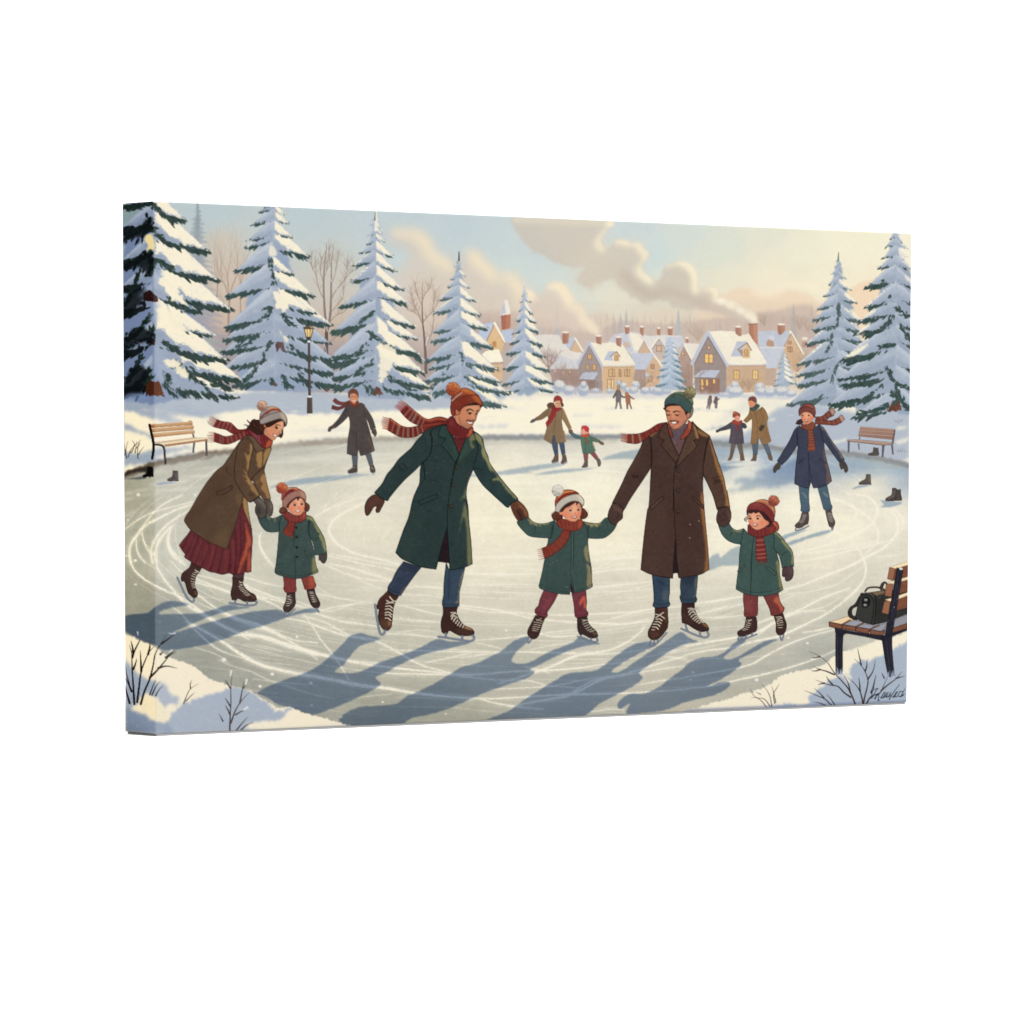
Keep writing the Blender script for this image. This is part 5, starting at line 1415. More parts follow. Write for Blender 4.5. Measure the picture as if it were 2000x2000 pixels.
r2 = Y(1640, 900, 150) if 'Y' in globals() else Z(1640, 900, 150, 1092)
boot_on_ice(r2, "745,385! 805,385! 810,405 870,405! 872,470 888,545 880,562! 800,568 730,575 655,570! 650,540 690,510 735,480", (78, 70, 66), 'pair of dark ankle boots on the ice at the right edge', "760,420 800,420 790,500 740,510", "655,568 880,560")
line(r2("808,405 800,480 790,560"), 1.2, (44, 40, 40), a=.7); line(r2("690,545 730,520 760,500"), 1.2, (140, 132, 122), a=.6)
# ================================================================ SKATERS
INK = (38, 30, 30)
def shp(name, par, z, s, col, ink=None, ew=1.3, tex=1.0, label=None, smooth=True, pid=None, rg=0.0, blur=.35, a=1.0, ea=.85):
  """a part of a figure: flat colour with cloth grain and a thin dark outline"""
  p = pid if pid is not None else (part(name, par, label) if name else par)
  pc = z(s)
  o = spline(pc) if smooth else pc[0]
  if rg:
    o = rough(o, rg, 2)
  g = region([o], blur)
  lay(g, col, a, p)
  if g is not None and tex:
    y0, y1, x0, x1, m = g
    IMG[y0:y1, x0:x1] += ((GRAIN[y0:y1, x0:x1] * .014 + MOTT[y0:y1, x0:x1] * .016) * m * tex)[..., None]
  if ew:
    ik = ink or tuple(q * .45 for q in col)
    oc = np.concatenate([o, o[:1]])
    keep_ = PID.copy() if False else None
    g = region(stroke_polys(oc, ew), .25)
    lay(g, ik, ea)
  return p
def hi(z, s, col, a=.85, blur=.8, rg=.5, pid=None):
  fill(z(s), col, pid, a=a, blur=blur, rg=rg)
def ln(z, s, col=INK, w=1.2, w1=None, a=.8, blur=.3, wm=None, smooth=True):
  line(z(s), w, col, w1=w1, wm=wm, a=a, blur=blur, s=smooth)
def ribs(z, s0, s1, col, n=16, w=1.1, a=.5):
  """knit ribs between two guide curves"""
  p = spline(z(s0), False, 10); q = spline(z(s1), False, 10)
  t = np.linspace(0, 1, n)
  f = lambda c: np.stack([np.interp(t, np.linspace(0, 1, len(c)), c[:, i]) for i in (0, 1)], 1)
  for A, B in zip(f(p), f(q)):
    line([A, B], w, col, a=a, s=False, blur=.3)
def fringe(pid, p0, p1, d, L, col, n=9, w=1.3):
  """scarf fringe along the edge p0-p1, hanging along d"""
  for t in np.linspace(0, 1, n):
    b = p0 + (p1 - p0) * t
    e = b + np.array(d) * L * rnd.uniform(.85, 1.1) + np.array([rnd.uniform(-.6, .6), rnd.uniform(-.6, .6)])
    line([b, e], w, tuple(q + rnd.uniform(-12, 16) for q in col), .7, a=.95, s=False, pid=pid, blur=.2)
def pompom(pid, c, r, col, lit, sh):
  ell(c[0], c[1], r, r, col, pid, rg=r * .07, blur=.35)
  for i in range(int(r * 16)):
    an = rnd.uniform(0, 2 * math.pi); q = r * math.sqrt(rnd.random()) * .95
    b = np.array([c[0] + q * math.cos(an), c[1] + q * math.sin(an)])
    k = (math.cos(an) * .35 - math.sin(an)) * q / r
    cc = lit if k > rnd.uniform(-.2, .7) else (sh if k < -.2 else col)
    e = b + np.array([math.cos(an), math.sin(an)]) * rnd.uniform(.8, 2.4)
    line([b, e], 1.1, tuple(v + rnd.uniform(-14, 14) for v in cc), .6, a=.75, s=False)
  t = np.linspace(0, 2 * math.pi, 26)
  o = np.stack([c[0] + r * 1.02 * np.cos(t), c[1] + r * 1.02 * np.sin(t)], 1)
  lay(region(stroke_polys(rough(o, .35, 2), .7), .3), tuple(v * .5 for v in sh), .55)
def laces(z, rows, col=(226, 214, 192), w=1.3):
  for r in rows.split('|'):
    ln(z, r, (40, 28, 26), w + .9, a=.5)
    ln(z, r, col, w, a=.95)
def blade(par, z, s, w=2.4, posts=''):
  p = part('skate_blade', par)
  for q in [s] + ([x for x in posts.split('|')] if posts else []):
    ln(z, q, (70, 78, 92), w + .9, a=.8)
  for q in [s] + ([x for x in posts.split('|')] if posts else []):
    line(z(q), w, (112, 120, 134), a=1, pid=p, blur=.25)
    line(z(q), w * .35, (158, 166, 180), a=.6, blur=.25)
  return p
SK, SKL, SKS = (208, 142, 108), (232, 176, 140), (172, 104, 78)
BOOT = (64, 44, 40)
w1, w2, c1, f1 = Z(400, 770, 180), Z(340, 920, 260), Z(500, 930, 140), Z(340, 1080, 300)
m1, m2, m3 = Z(740, 730, 220), Z(700, 860, 340), Z(720, 1090, 220)
# ---------------------------------------------------------------- woman leaning forward
W = part('painted_person', label='woman in a long tan coat and burgundy skirt leaning over a child')
# legs and boots
shp('boot', W, w2, "250,1330! 330,1350 400,1400! 360,1470 320,1520 300,1600 300,1680 330,1740 340,1790 320,1830 290,1840 250,1810 210,1770 185,1700 165,1630 150,1600! 110,1600! 105,1540 125,1480 190,1430 230,1390", BOOT, tex=.6)
hi(w2, "300,1730 320,1740 330,1790 310,1800 300,1770", (112, 84, 68), .7)
laces(w2, "305,1430 330,1460 350,1470|290,1470 330,1480|265,1490 315,1510|255,1520 305,1540|245,1560 300,1575|245,1600 295,1610|250,1635 295,1640|258,1665 298,1665|270,1695 302,1690|340,1450 380,1490")
blade(W, w2, "45,1545 90,1640 150,1770 200,1850 240,1890 270,1898 290,1880 285,1850", 2.8)
shp('boot', W, w2, "850,1540! 930,1560 1005,1550! 1000,1600 1000,1650 1040,1710 1100,1760 1170,1800 1195,1850 1190,1890! 1100,1895 1020,1890 960,1860 915,1850 905,1875! 845,1870! 828,1800 830,1740 850,1650", BOOT, tex=.6)
hi(w2, "1090,1790 1150,1810 1185,1850 1140,1840", (112, 84, 66), .7)
laces(w2, "945,1600 975,1620 1000,1610|950,1640 990,1650|940,1680 985,1655|950,1705 1005,1685|965,1730 1025,1710|985,1750 1045,1735|1005,1775 1065,1755|1030,1800 1085,1775|1060,1810 1105,1790")
blade(W, w2, "800,1915 880,1925 1000,1945 1120,1950 1185,1935 1200,1905 1185,1890", 2.6, "885,1880 885,1920|1060,1895 1060,1935")
shp('stocking', W, w2, "855,1500! 1015,1490! 1005,1555! 930,1565 855,1545!", (78, 56, 58), tex=.6)
# skirt
sk_ = "985,470 1040,560 1090,700 1120,830 1135,980 1130,1100 1120,1300 1115,1460! 1070,1470 1030,1465 1010,1485 940,1495 860,1500 800,1480 700,1500 600,1475 520,1460 400,1400 300,1360 240,1310 170,1265 150,1240! 165,1210! 125,1160! 75,1080! 140,990 200,920 245,850! 500,700"
SKT = shp('skirt', W, w2, sk_, (98, 46, 50), (52, 22, 28))
with clip(w2(sk_)):
  for q in ("245,860 190,1000 110,1130", "300,910 240,1060 180,1220", "360,950 300,1100 230,1290", "430,990 370,1150 310,1340", "510,1040 460,1230 400,1390", "620,1090 570,1290 520,1450", "710,1120 680,1300 640,1470", "800,1040 820,1250 800,1480", "880,800 900,1100 880,1480", "960,650 970,1000 960,1250 900,1480", "1010,720 1030,1000 990,1300 960,1480", "1060,800 1080,1050 1050,1300 1040,1460"):
    ln(w2, q, (60, 24, 32), 2.0, 3.0, a=.55, blur=.9)
  for q, w in (("275,960 210,1110", 3), ("400,1010 340,1200 290,1310", 4), ("480,1080 430,1290", 5), ("570,1110 540,1300 490,1420", 5), ("760,1130 760,1300 740,1460", 5), ("850,1000 870,1250 850,1460", 4), ("930,900 940,1150", 3)):
    ln(w2, q, (124, 58, 58), w, w * .6, a=.6, blur=1.4)
  hi(w2, "1040,740 1070,850 1110,950 1120,1060 1080,1120 1050,1240 1000,1340 960,1480 930,1490 960,1340 1010,1180 1050,1010 1040,850", (196, 98, 66), .75, 1.6)
  hi(w2, "1075,1180 1105,1150 1115,1440 1070,1460 1060,1320", (190, 96, 68), .7, 1.6)
# far arm
shp('coat', W, w2, "1080,60! 1200,-60 1335,-130! 1310,-20 1318,60 1345,180 1375,300 1400,395! 1380,410 1300,420! 1240,330 1190,240 1160,170", (96, 72, 54))
hi(w2, "1280,60 1320,40 1345,180 1380,320 1395,395 1350,405 1320,320 1260,250 1290,180 1250,130", (166, 126, 80), .8, 1)
hi(w2, "1190,160 1240,120 1220,200", (138, 104, 70), .5, 1)
shp('glove', W, w2, "1310,420! 1390,410! 1425,480 1435,560 1415,640 1385,660! 1340,600 1330,500", (88, 78, 72))
hi(w2, "1390,440 1420,490 1425,570 1400,540", (124, 112, 98), .7)
# coat body
ct = "800,890 880,850 960,840 1030,850 1100,980 1180,1080 1270,1130 1360,1090! 1385,1180 1340,1300 1290,1450 1200,1560 1040,1720 980,1780 900,1960 1000,2100 1080,2330"
cb = w1("800,900 860,860 950,845 1030,850 1090,950 1190,1090 1270,1130! 1380,1090! 1385,1170 1340,1290 1290,1430 1240,1530 1130,1630 1020,1740! 970,1800! 700,1900 620,1600")[0]
body = np.concatenate([w1("1030,850! 950,845 860,865 790,920! 720,1010 650,1110 560,1250 480,1360 400,1480 260,1590 130,1740 20,1880!")[0], w2("345,370! 250,540 150,705! 190,790 250,860 380,950 520,1040 640,1085 765,1130! 830,960 900,760 985,480! 1010,560 1060,680 1110,800 1125,850! 1100,720 1075,560 1060,440! 1030,370")[0], w1("1020,1740! 1130,1630 1240,1530 1290,1430! 1340,1290 1385,1170 1378,1090! 1270,1130! 1190,1090 1090,950")[0]])
cflag = np.zeros(len(body), bool); cflag[[0, 3, 11]] = True
COATC = (88, 68, 52)
CO = part('coat', W)
bz = lambda s: (body, cflag)
shp(None, CO, bz, None, COATC, (48, 34, 28), pid=CO)
with clip((body, cflag)):
  hi(w2, "180,700 300,480 480,200 600,60 760,40 760,300 560,500 400,700 300,860", (76, 57, 46), .5, 8)
  hi(w2, "560,990 700,860 820,800 780,960 740,1090 620,1070", (104, 84, 58), .6, 5)
  hi(w2, "300,860 420,700 600,620 700,700 500,940 400,940", (84, 66, 52), .5, 6)
  hi(w2, "1010,380 1060,440 1090,640 1120,840 1060,690 1010,560", (168, 130, 82), .85, .8)
  hi(w2, "900,330 1000,380 985,470 940,520", (112, 86, 60), .6, 3)
  hi(w1, "1090,1250 1200,1180 1210,1340 1200,1500 1120,1540 1090,1380", (164, 126, 78), .85, 1)
  hi(w1, "1230,1250 1330,1120 1380,1110 1385,1180 1330,1310 1260,1440 1210,1500", (166, 128, 80), .85, 1)
  ln(w1, "1212,1190 1222,1350 1200,1510", (64, 44, 36), 1.5)
  ln(w1, "1240,1530 1100,1650 960,1790", (52, 36, 30), 1.6)
  ln(w1, "440,1540 480,1640 570,1710", (52, 38, 32), 1.6, .8)
  ln(w1, "690,1110 660,1300 640,1450", (58, 42, 34), 1.4)
  ln(w2, "1000,380 980,480 900,760 770,1125", (58, 42, 34), 1.6)
# pocket
shp(None, CO, w2, "615,295! 700,270 780,240 830,205! 845,235 840,265! 760,315 690,345 620,345!", (82, 63, 49), (48, 34, 28), ew=1.3, pid=CO)
# near arm
am = w1("880,930! 960,950 1000,1030 1005,1140 990,1260 960,1400 920,1600 900,1690! 950,1790 1020,1900")[0]
arm = np.concatenate([am, w2("1150,180 1200,270 1240,350! 1230,380 1120,450! 1095,450! 1060,420 1000,330 940,240 880,120 880,-10!")[0], w1("610,1640 625,1500 650,1350 690,1100! 760,980")[0]])
af = np.zeros(len(arm), bool)
shp(None, CO, lambda s: (arm, af), None, (90, 69, 53), (48, 34, 28), pid=CO)
with clip((arm, af)):
  hi(w1, "950,1040 990,1060 1000,1160 970,1290 930,1450 905,1620 880,1560 880,1420 860,1300 830,1210 880,1270 920,1290 945,1180", (164, 126, 80), .85, .9)
  hi(w1, "800,1570 870,1620 900,1690 960,1800 1010,1890 960,1900 900,1850 830,1790 900,1800 860,1750 780,1690 870,1710", (158, 122, 78), .8, 1)
  hi(w2, "1060,100 1120,150 1180,240 1235,340 1210,360 1150,300 1090,230 1120,240 1070,170", (158, 122, 78), .8, 1)
  hi(w2, "1090,300 1130,320 1110,360 1070,340", (66, 50, 42), .6, 1.5)
  ln(w2, "1100,450 1180,400 1240,355", (48, 34, 28), 1.6)
  ln(w2, "1110,345 1160,330", (52, 38, 32), 1.2)
# collar
shp(None, CO, w1, "1030,850! 1090,960 1170,1070 1270,1130! 1200,1180 1080,1210! 1030,1130 1005,1050 960,960 890,900!", (98, 80, 64), (56, 42, 34), pid=CO)
# near glove
shp('glove', W, w2, "1150,430! 1240,375! 1300,440 1340,500 1345,570 1335,640 1310,670 1260,685 1210,650 1180,590 1180,530 1195,490", (84, 75, 70))
hi(w2, "1200,410 1250,400 1320,490 1330,560 1280,500", (116, 106, 94), .7, 1.5)
hi(w2, "1190,540 1230,520 1270,600 1240,650 1200,620", (52, 50, 52), .7, 1.5)
# scarf
SC = part('scarf', W)
RED, REDD, REDL = (112, 44, 40), (76, 28, 30), (146, 66, 54)
def scarf_piece(pid, z, s, fr, d, L, ink=(60, 20, 22), stripes=(), lit=None, col=RED, fcol=(138, 86, 74), n=9, sw=3.0, scol=(136, 110, 104)):
  shp(None, pid, z, s, col, ink, pid=pid)
  with clip(z(s)):
    for q in stripes:
      ln(z, q, scol, sw, a=.55, blur=.5)
    pts = z(s)[0]
    c0 = pts.mean(0)
    for q in lit or ():
      hi(z, q, (176, 92, 66), .6, 1)
  e = z(fr)[0]
  fringe(pid, e[0], e[1], d, L, fcol, n)
scarf_piece(SC, w1, "260,530! 330,560 440,580 540,600 620,670 680,730 740,745 860,730 920,720! 1000,820! 920,860 800,880 680,860 600,830 520,790 440,740 330,720 180,680!", "180,680 260,530", (-.86, -.5), 15,
      stripes=("420,590 360,710", "500,600 440,740", "570,640 510,780", "340,560 270,700"), lit=("300,545 440,580 560,615 640,690 560,650 440,600",))
scarf_piece(SC, w1, "205,810! 300,840 400,880 500,880 600,850 720,810 860,760 960,750! 1030,850! 940,850 840,880 780,930 700,960 600,1010 480,1045 380,1045 280,1020 195,990!", "200,1000 205,805", (-1, -.05), 14,
      stripes=("330,850 320,1030", "380,870 370,1040", "480,880 490,1040", "550,870 580,1010", "640,840 680,970", "720,810 760,930", "800,780 840,890"))
shp(None, SC, w1, "880,720! 960,740 1080,830 1150,850 1230,830! 1300,890 1380,950! 1415,980 1400,1060 1350,1110 1280,1130 1210,1110 1130,1030 1050,920 960,850", (116, 44, 46), (60, 20, 24), pid=SC)
with clip(w1("880,720! 960,740 1080,830 1150,850 1230,830! 1300,890 1380,950! 1415,980 1400,1060 1350,1110 1280,1130 1210,1110 1130,1030 1050,920 960,850")):
  hi(w1, "1010,820 1150,850 1160,950 1200,1060 1120,1000 1040,900", (128, 84, 88), .6, 1.5)
  hi(w1, "1340,970 1410,970 1400,1050 1330,1110 1270,1120 1290,1040", (190, 94, 58), .8, 1.2)
  for q in ("1190,860 1170,950 1220,1080", "1240,860 1240,960 1270,1090", "1290,900 1300,990", "1100,850 1110,950"):
    ln(w1, q, (74, 26, 30), 1.4, a=.6)
# hair behind
HR = part('hair', W)
shp(None, HR, w1, "1130,540! 1060,540 1000,560 960,610 900,690 880,730! 960,750 1060,820 1140,850 1230,830! 1250,730 1300,660 1240,600", (56, 34, 27), (34, 20, 18), pid=HR, tex=.5)
for q, w in (("950,610 900,560 885,530", 2.2), ("910,680 860,640 815,650", 2), ("960,600 1000,540 1060,520", 2.2), ("900,700 940,640", 2), ("1090,560 1040,530 980,580", 1.6)):
  line(w1(q), w, (48, 30, 24), w1=.7, pid=HR)
for i in range(26):
  x = rnd.uniform(930, 1200)
  ln(w1, "%f,%f %f,%f %f,%f" % (x, rnd.uniform(580, 700), x + 70, rnd.uniform(690, 740), 1200, rnd.uniform(740, 820)), (86, 54, 38) if i % 2 else (38, 22, 18), 1.1, .5, a=.5)
# face
shp(None, W, w1, "1240,780! 1290,700 1340,650 1500,560 1660,550! 1680,640 1650,700 1600,780 1560,840 1520,880! 1490,900 1480,930 1440,965 1400,960! 1330,900 1250,830", SK, (120, 68, 54), pid=W, tex=.4, ew=1.1, ea=.6)
with clip(w1("1240,780! 1290,700 1340,650 1500,560 1660,550! 1680,640 1650,700 1600,780 1560,840 1520,880! 1490,900 1480,930 1440,965 1400,960! 1330,900 1250,830")):
  hi(w1, "1500,600 1650,570 1660,660 1600,760 1560,800 1540,700", SKL, .7, 2.5)
  hi(w1, "1260,760 1300,720 1330,800 1390,900 1420,950 1330,890", SKS, .6, 2)
  hi(w1, "1340,780 1420,760 1440,830 1400,860", (222, 134, 108), .6, 2.5)
shp(None, W, w1, "1510,850! 1545,800 1570,835 1540,870", SK, (150, 88, 70), pid=W, ew=0, tex=0)
hi(w1, "1420,830 1470,835 1510,870 1490,905 1440,880", (130, 60, 52), .85, .4, .2)
hi(w1, "1435,838 1475,845 1505,875 1490,893 1450,872", (244, 236, 226), .95, .3, .1)
ln(w1, "1470,690 1500,680 1540,700", (46, 30, 28), 1.8, .8); ell(*w1("1505,712")[0][0], 2.2, 1.8, (44, 30, 28), a=.95)
ln(w1, "1490,650 1540,640 1590,665", (50, 32, 28), 2.2, .8); ln(w1, "1610,740 1640,735", (56, 36, 32), 1.6)
ln(w1, "1570,770 1545,830 1515,830", (160, 94, 72), 1.2, .6, a=.6)
shp(None, W, w1, "1230,650! 1260,630 1290,650 1280,690 1250,690", (190, 118, 84), (110, 64, 48), pid=W, ew=.9, tex=0)
# hair over forehead and front lock
shp(None, HR, w1, "1240,600! 1400,560 1560,520 1680,520 1720,600! 1700,660 1665,680! 1660,590 1640,560 1560,570 1460,620 1360,680 1300,690! 1280,650", (52, 32, 26), (34, 20, 18), pid=HR, tex=.3)
shp(None, HR, w1, "1645,750! 1640,830 1625,890 1590,920! 1560,890 1520,900! 1560,850 1600,820 1620,770", (60, 38, 30), (34, 20, 18), pid=HR, tex=0, ew=.6)
# hat
HT = part('hat', W)
shp(None, HT, w1, "1150,530! 1160,430 1200,350 1290,290 1380,260 1480,270 1560,310 1610,370! 1500,400 1340,440 1220,500", (148, 140, 138), (72, 60, 58), pid=HT)
with clip(w1("1150,530! 1160,430 1200,350 1290,290 1380,260 1480,270 1560,310 1610,370! 1500,400 1340,440 1220,500")):
  ln(w1, "1330,300 1450,270 1580,330", (212, 160, 112), 4.2, a=.9, blur=.6)
  ln(w1, "1290,390 1400,330 1500,320 1610,350", (150, 66, 44), 4.4, a=.95, blur=.5)
  ln(w1, "1160,510 1230,430 1330,380", (118, 62, 50), 4.2, a=.9, blur=.6)
  ln(w1, "1180,430 1230,360 1320,300", (150, 150, 158), 4, a=.7, blur=.8)
shp(None, HT, w1, "1150,540! 1260,470 1400,410 1540,375 1610,365! 1680,430 1720,520 1715,610 1700,650! 1660,560 1580,510 1440,545 1320,590 1200,630! 1160,610", (162, 152, 144), (80, 66, 60), pid=HT)
ribs(w1, "1150,545 1400,415 1610,370 1715,520", "1190,625 1400,560 1580,515 1700,620", (122, 112, 108), 22, 1.2, .6)
hi(w1, "1600,380 1680,440 1715,530 1705,600 1650,520 1590,460", (226, 200, 166), .6, 2)
pompom(HT, w1("1205,245")[0][0], 10.2, (178, 136, 116), (220, 188, 160), (120, 84, 76))
# ---------------------------------------------------------------- first child
C1 = part('painted_person', label='child in a green coat holding the gloved hands of the leaning woman')
shp('trousers', C1, f1, "1375,300! 1535,310! 1530,380 1535,470 1520,495! 1450,505 1400,490 1380,450 1385,400", (122, 58, 56), (70, 28, 32))
TR = shp('trousers', C1, f1, "1600,310! 1745,290! 1765,360 1785,410 1765,440! 1700,465 1645,455! 1625,390", (126, 62, 56), (70, 28, 32))
hi(f1, "1690,300 1745,300 1775,390 1760,430 1700,450 1700,380", (186, 92, 64), .65, 2)
hi(f1, "1390,420 1450,440 1520,430 1520,480 1420,490", (138, 66, 60), .5, 2)
for q in ("1390,440 1450,470 1525,440", "1650,420 1710,420 1770,390"):
  ln(f1, q, (88, 36, 38), 1.3, .6, a=.6)
shp('boot', C1, f1, "1420,505! 1520,500! 1525,580 1525,640 1490,700 1440,745 1400,745 1375,700 1385,660 1410,600", (66, 52, 50))
shp('boot', C1, f1, "1670,465! 1765,450! 1775,510 1810,580 1835,640 1820,680 1790,695 1750,680 1720,640 1690,560", (62, 46, 46))
laces(f1, "1425,540 1470,560|1460,530 1430,560|1420,580 1485,590|1440,575 1470,600|1415,610 1480,620|1410,635 1470,640|1405,660 1450,665", w=1.1)
laces(f1, "1700,495 1750,490|1705,515 1760,505|1710,540 1770,530|1720,565 1780,555|1730,590 1790,580|1740,615 1795,605|1745,550 1770,620", w=1.1)
blade(C1, f1, "1390,750 1385,780 1400,795 1440,780 1520,705", 1.6, "1415,745 1410,790|1440,745 1445,775")
blade(C1, f1, "1790,695 1805,720 1820,742", 2)
shp('glove', C1, za, "1040,1085! 1085,1078! 1090,1110 1085,1140 1070,1160 1055,1150! 1050,1140 1040,1140!", (74, 66, 64))
G, GD, GL = (62, 78, 74), (34, 44, 44), (136, 138, 96)
CO = part('coat', C1)
ca = "30,1120! 100,1130 250,1100 290,990! 370,1110! 440,1135 560,1110 700,1050! 850,1200 1050,1260! 1250,1200 1370,1060! 1500,1120 1600,1270 1730,1470 1840,1690 1900,1930! 2000,2330! 1960,2350 1870,2380"
shp(None, CO, c1, "40,1090! 100,1140 250,1110 290,1000! 375,1110! 440,1140 560,1110 700,1040! 760,1150 700,1400 620,1490! 460,1510 310,1490 210,1420 120,1290", G, GD, pid=CO)
bo = np.concatenate([c1("700,1040! 850,1200 1050,1260 1250,1210 1350,1050! 1450,1080 1530,1150 1500,1400 1480,1700! 1540,1932!")[0], f1("1790,180 1812,235! 1780,255 1700,285 1600,315 1540,322 1480,318 1380,295 1300,270 1268,240! 1285,130 1300,-20")[0], c1("600,1800 620,1500! 630,1250")[0]])
bf = np.zeros(len(bo), bool); bf[[0, 4, 12]] = True
shp(None, CO, lambda s: (bo, bf), None, G, GD, pid=CO)
with clip((bo, bf)):
  hi(f1, "1745,60 1790,60 1815,240 1740,260 1735,160", (150, 142, 92), .75, 1.5)
  ln(c1, "1040,1270 1030,1500 1020,1932", (36, 46, 46), 1.4)
  ln(f1, "1520,20 1522,180 1530,320", (36, 46, 46), 1.4)
  ln(f1, "1275,225 1400,270 1540,292 1700,260 1800,215", (40, 50, 50), 1.1, a=.7)
  for q in ("1440,1150 1420,1400 1440,1560 1490,1680",):
    ln(c1, q, (26, 32, 34), 2.4, 1.2, a=.85)
  ln(c1, "630,1250 615,1480", (30, 38, 40), 2.6, a=.8)
  hi(c1, "640,1500 700,1400 900,1600 900,1932 600,1932", (56, 70, 68), .5, 6)
# pockets
for q in ("1595,1130! 1620,1135 1530,1245! 1500,1250!", "1890,1150! 1990,1220! 1985,1250! 1900,1190!"):
  shp(None, CO, w2, q, (76, 92, 86), (36, 46, 46), pid=CO, ew=1.1, smooth=False)
shp(None, CO, c1, "1440,1080! 1520,1120 1600,1260 1730,1470 1840,1690 1890,1932! 1880,2080 1760,2110 1590,2130! 1560,1880 1500,1700 1440,1560 1420,1400 1450,1250", G, GD, pid=CO)
with clip(c1("1440,1080! 1520,1120 1600,1260 1730,1470 1840,1690 1890,1932! 1880,2080 1760,2110 1590,2130! 1560,1880 1500,1700 1440,1560 1420,1400 1450,1250")):
  hi(c1, "1450,1090 1540,1140 1640,1320 1760,1510 1850,1720 1900,1950 1870,2060 1800,1900 1760,1740 1680,1610 1720,1560 1640,1480 1590,1370 1530,1230 1470,1180", (150, 146, 98), .85, 1)
  ln(c1, "1600,1700 1720,1640", (40, 50, 50), 1.3, .6)
hi(c1, "1350,1080 1480,1110 1500,1190 1420,1180 1360,1130", (150, 146, 98), .8, 1)
hi(c1, "290,1000 330,1040 380,1120 360,1190 310,1110", (128, 134, 104), .75, .8)
hi(c1, "480,1140 600,1110 560,1150 500,1260", (124, 130, 100), .6, 1)
for q in ("300,1180 340,1320 330,1420", "430,1180 470,1290", "560,1120 600,1200"):
  ln(c1, q, (38, 50, 50), 1.3, .6, a=.6)
for q in ("1085,1390", "1095,1645", "1100,1920"):
  ell(*c1(q)[0][0], 2.6, 2.8, (34, 36, 38), CO, blur=.3)
ell(*f1("1547,48")[0][0], 2.6, 2.6, (34, 36, 38), CO, blur=.3)
# hair
HR = part('hair', C1)
for q in ("830,880! 760,830 690,840 640,900 640,980 700,1020! 780,1000 840,950", "1310,680! 1380,740 1440,800 1430,880 1400,940 1330,960! 1300,850"):
  shp(None, HR, c1, q, (92, 54, 42), (52, 30, 26), pid=HR, tex=.4)
for q in ("700,860 660,930 720,1000", "740,870 720,940 780,990", "1360,760 1400,840 1380,920", "1400,790 1420,850"):
  ln(c1, q, (136, 86, 60), 1.2, .6, a=.6)
for q in ("700,780 630,800 620,870", "1340,740 1420,740 1440,830"):
  ln(c1, q, (140, 110, 90), 1, .6, a=.6)
# scarf
SC = part('scarf', C1)
shp(None, SC, c1, "870,1210! 960,1230 1050,1240! 1040,1380 1010,1520 970,1620! 880,1600 780,1550 730,1500! 800,1380 850,1300", (128, 56, 46), (74, 28, 26), pid=SC)
for y in (1290, 1340, 1390, 1440, 1490):
  ln(c1, "%d,%d %d,%d %d,%d" % (870 - (y - 1290) * .45, y, 950, y + 25, 1030 - (y - 1290) * .1, y + 40), (90, 38, 34), 1.2, a=.6)
fringe(SC, c1("735,1510")[0][0], c1("960,1610")[0][0], (-.1, 1), 5, (124, 62, 50), 8, 1.5)
shp(None, SC, c1, "720,1000! 830,960 880,960! 960,1020 1060,1060 1170,1050 1280,970 1350,960! 1345,1060 1320,1170 1230,1230 1060,1255 960,1240 860,1210 780,1120", (126, 56, 50), (70, 26, 28), pid=SC)
for q in ("800,990 820,1090 880,1200", "880,1010 900,1120", "960,1030 970,1230", "1050,1060 1045,1240", "1150,1060 1160,1230", "1240,1010 1270,1200"):
  ln(c1, q, (84, 32, 34), 1.4, a=.6)
hi(c1, "1260,1000 1330,980 1340,1080 1290,1170 1260,1110", (186, 96, 72), .6, 1.5)
# face
fc = "830,880! 870,760 950,680 1080,600 1200,580 1290,640 1310,760 1300,880 1270,970 1190,1050! 1110,1050 1000,1010 900,930"
shp(None, C1, c1, fc, (222, 150, 116), (130, 76, 58), pid=C1, tex=.3, ew=1, ea=.6)
with clip(c1(fc)):
  hi(c1, "1060,640 1220,620 1280,760 1180,830 1080,780", (238, 184, 146), .6, 2.5)
  hi(c1, "850,880 930,850 1010,960 1060,1030 950,980", (204, 120, 90), .6, 2.5)
  for q in ("960,860", "1250,850"):
    ell(*c1(q)[0][0], 5, 4, (228, 126, 102), a=.5, blur=2)
hi(c1, "1050,935 1120,915 1205,920 1180,965 1110,975", (140, 62, 54), .9, .35, .1)
hi(c1, "1070,935 1130,918 1190,925 1165,955 1115,960", (246, 240, 230), .95, .3, .1)
for q in ("1045,782", "1235,757"):
  c = c1(q)[0][0]
  ell(c[0], c[1], 2.4, 2.0, (66, 70, 84), a=.95); ell(c[0], c[1], 1.3, 1.3, (30, 28, 32), a=.9)
  line([c + [-3, -.6], c + [0, -2.0], c + [3, -.8]], .9, (60, 38, 34), a=.8)
ln(c1, "990,730 1050,715 1100,730", (130, 84, 62), 1.3, a=.6); ln(c1, "1210,700 1250,690 1290,700", (120, 76, 58), 1.3, a=.6)
ln(c1, "1150,830 1180,850 1150,860", (180, 104, 80), 1.2, a=.7)
hi(c1, "815,860 860,870 860,900 830,900", (226, 150, 116), .9, .6, .1)
shp(None, HR, c1, "830,840! 850,750 950,650 1080,570 1180,555 1280,600 1330,690! 1300,680 1230,600 1170,590 1150,640 1120,655 1110,600 1060,620 960,700 900,770 870,860!", (52, 36, 36), (34, 24, 24), pid=HR, tex=.2, ew=.5)
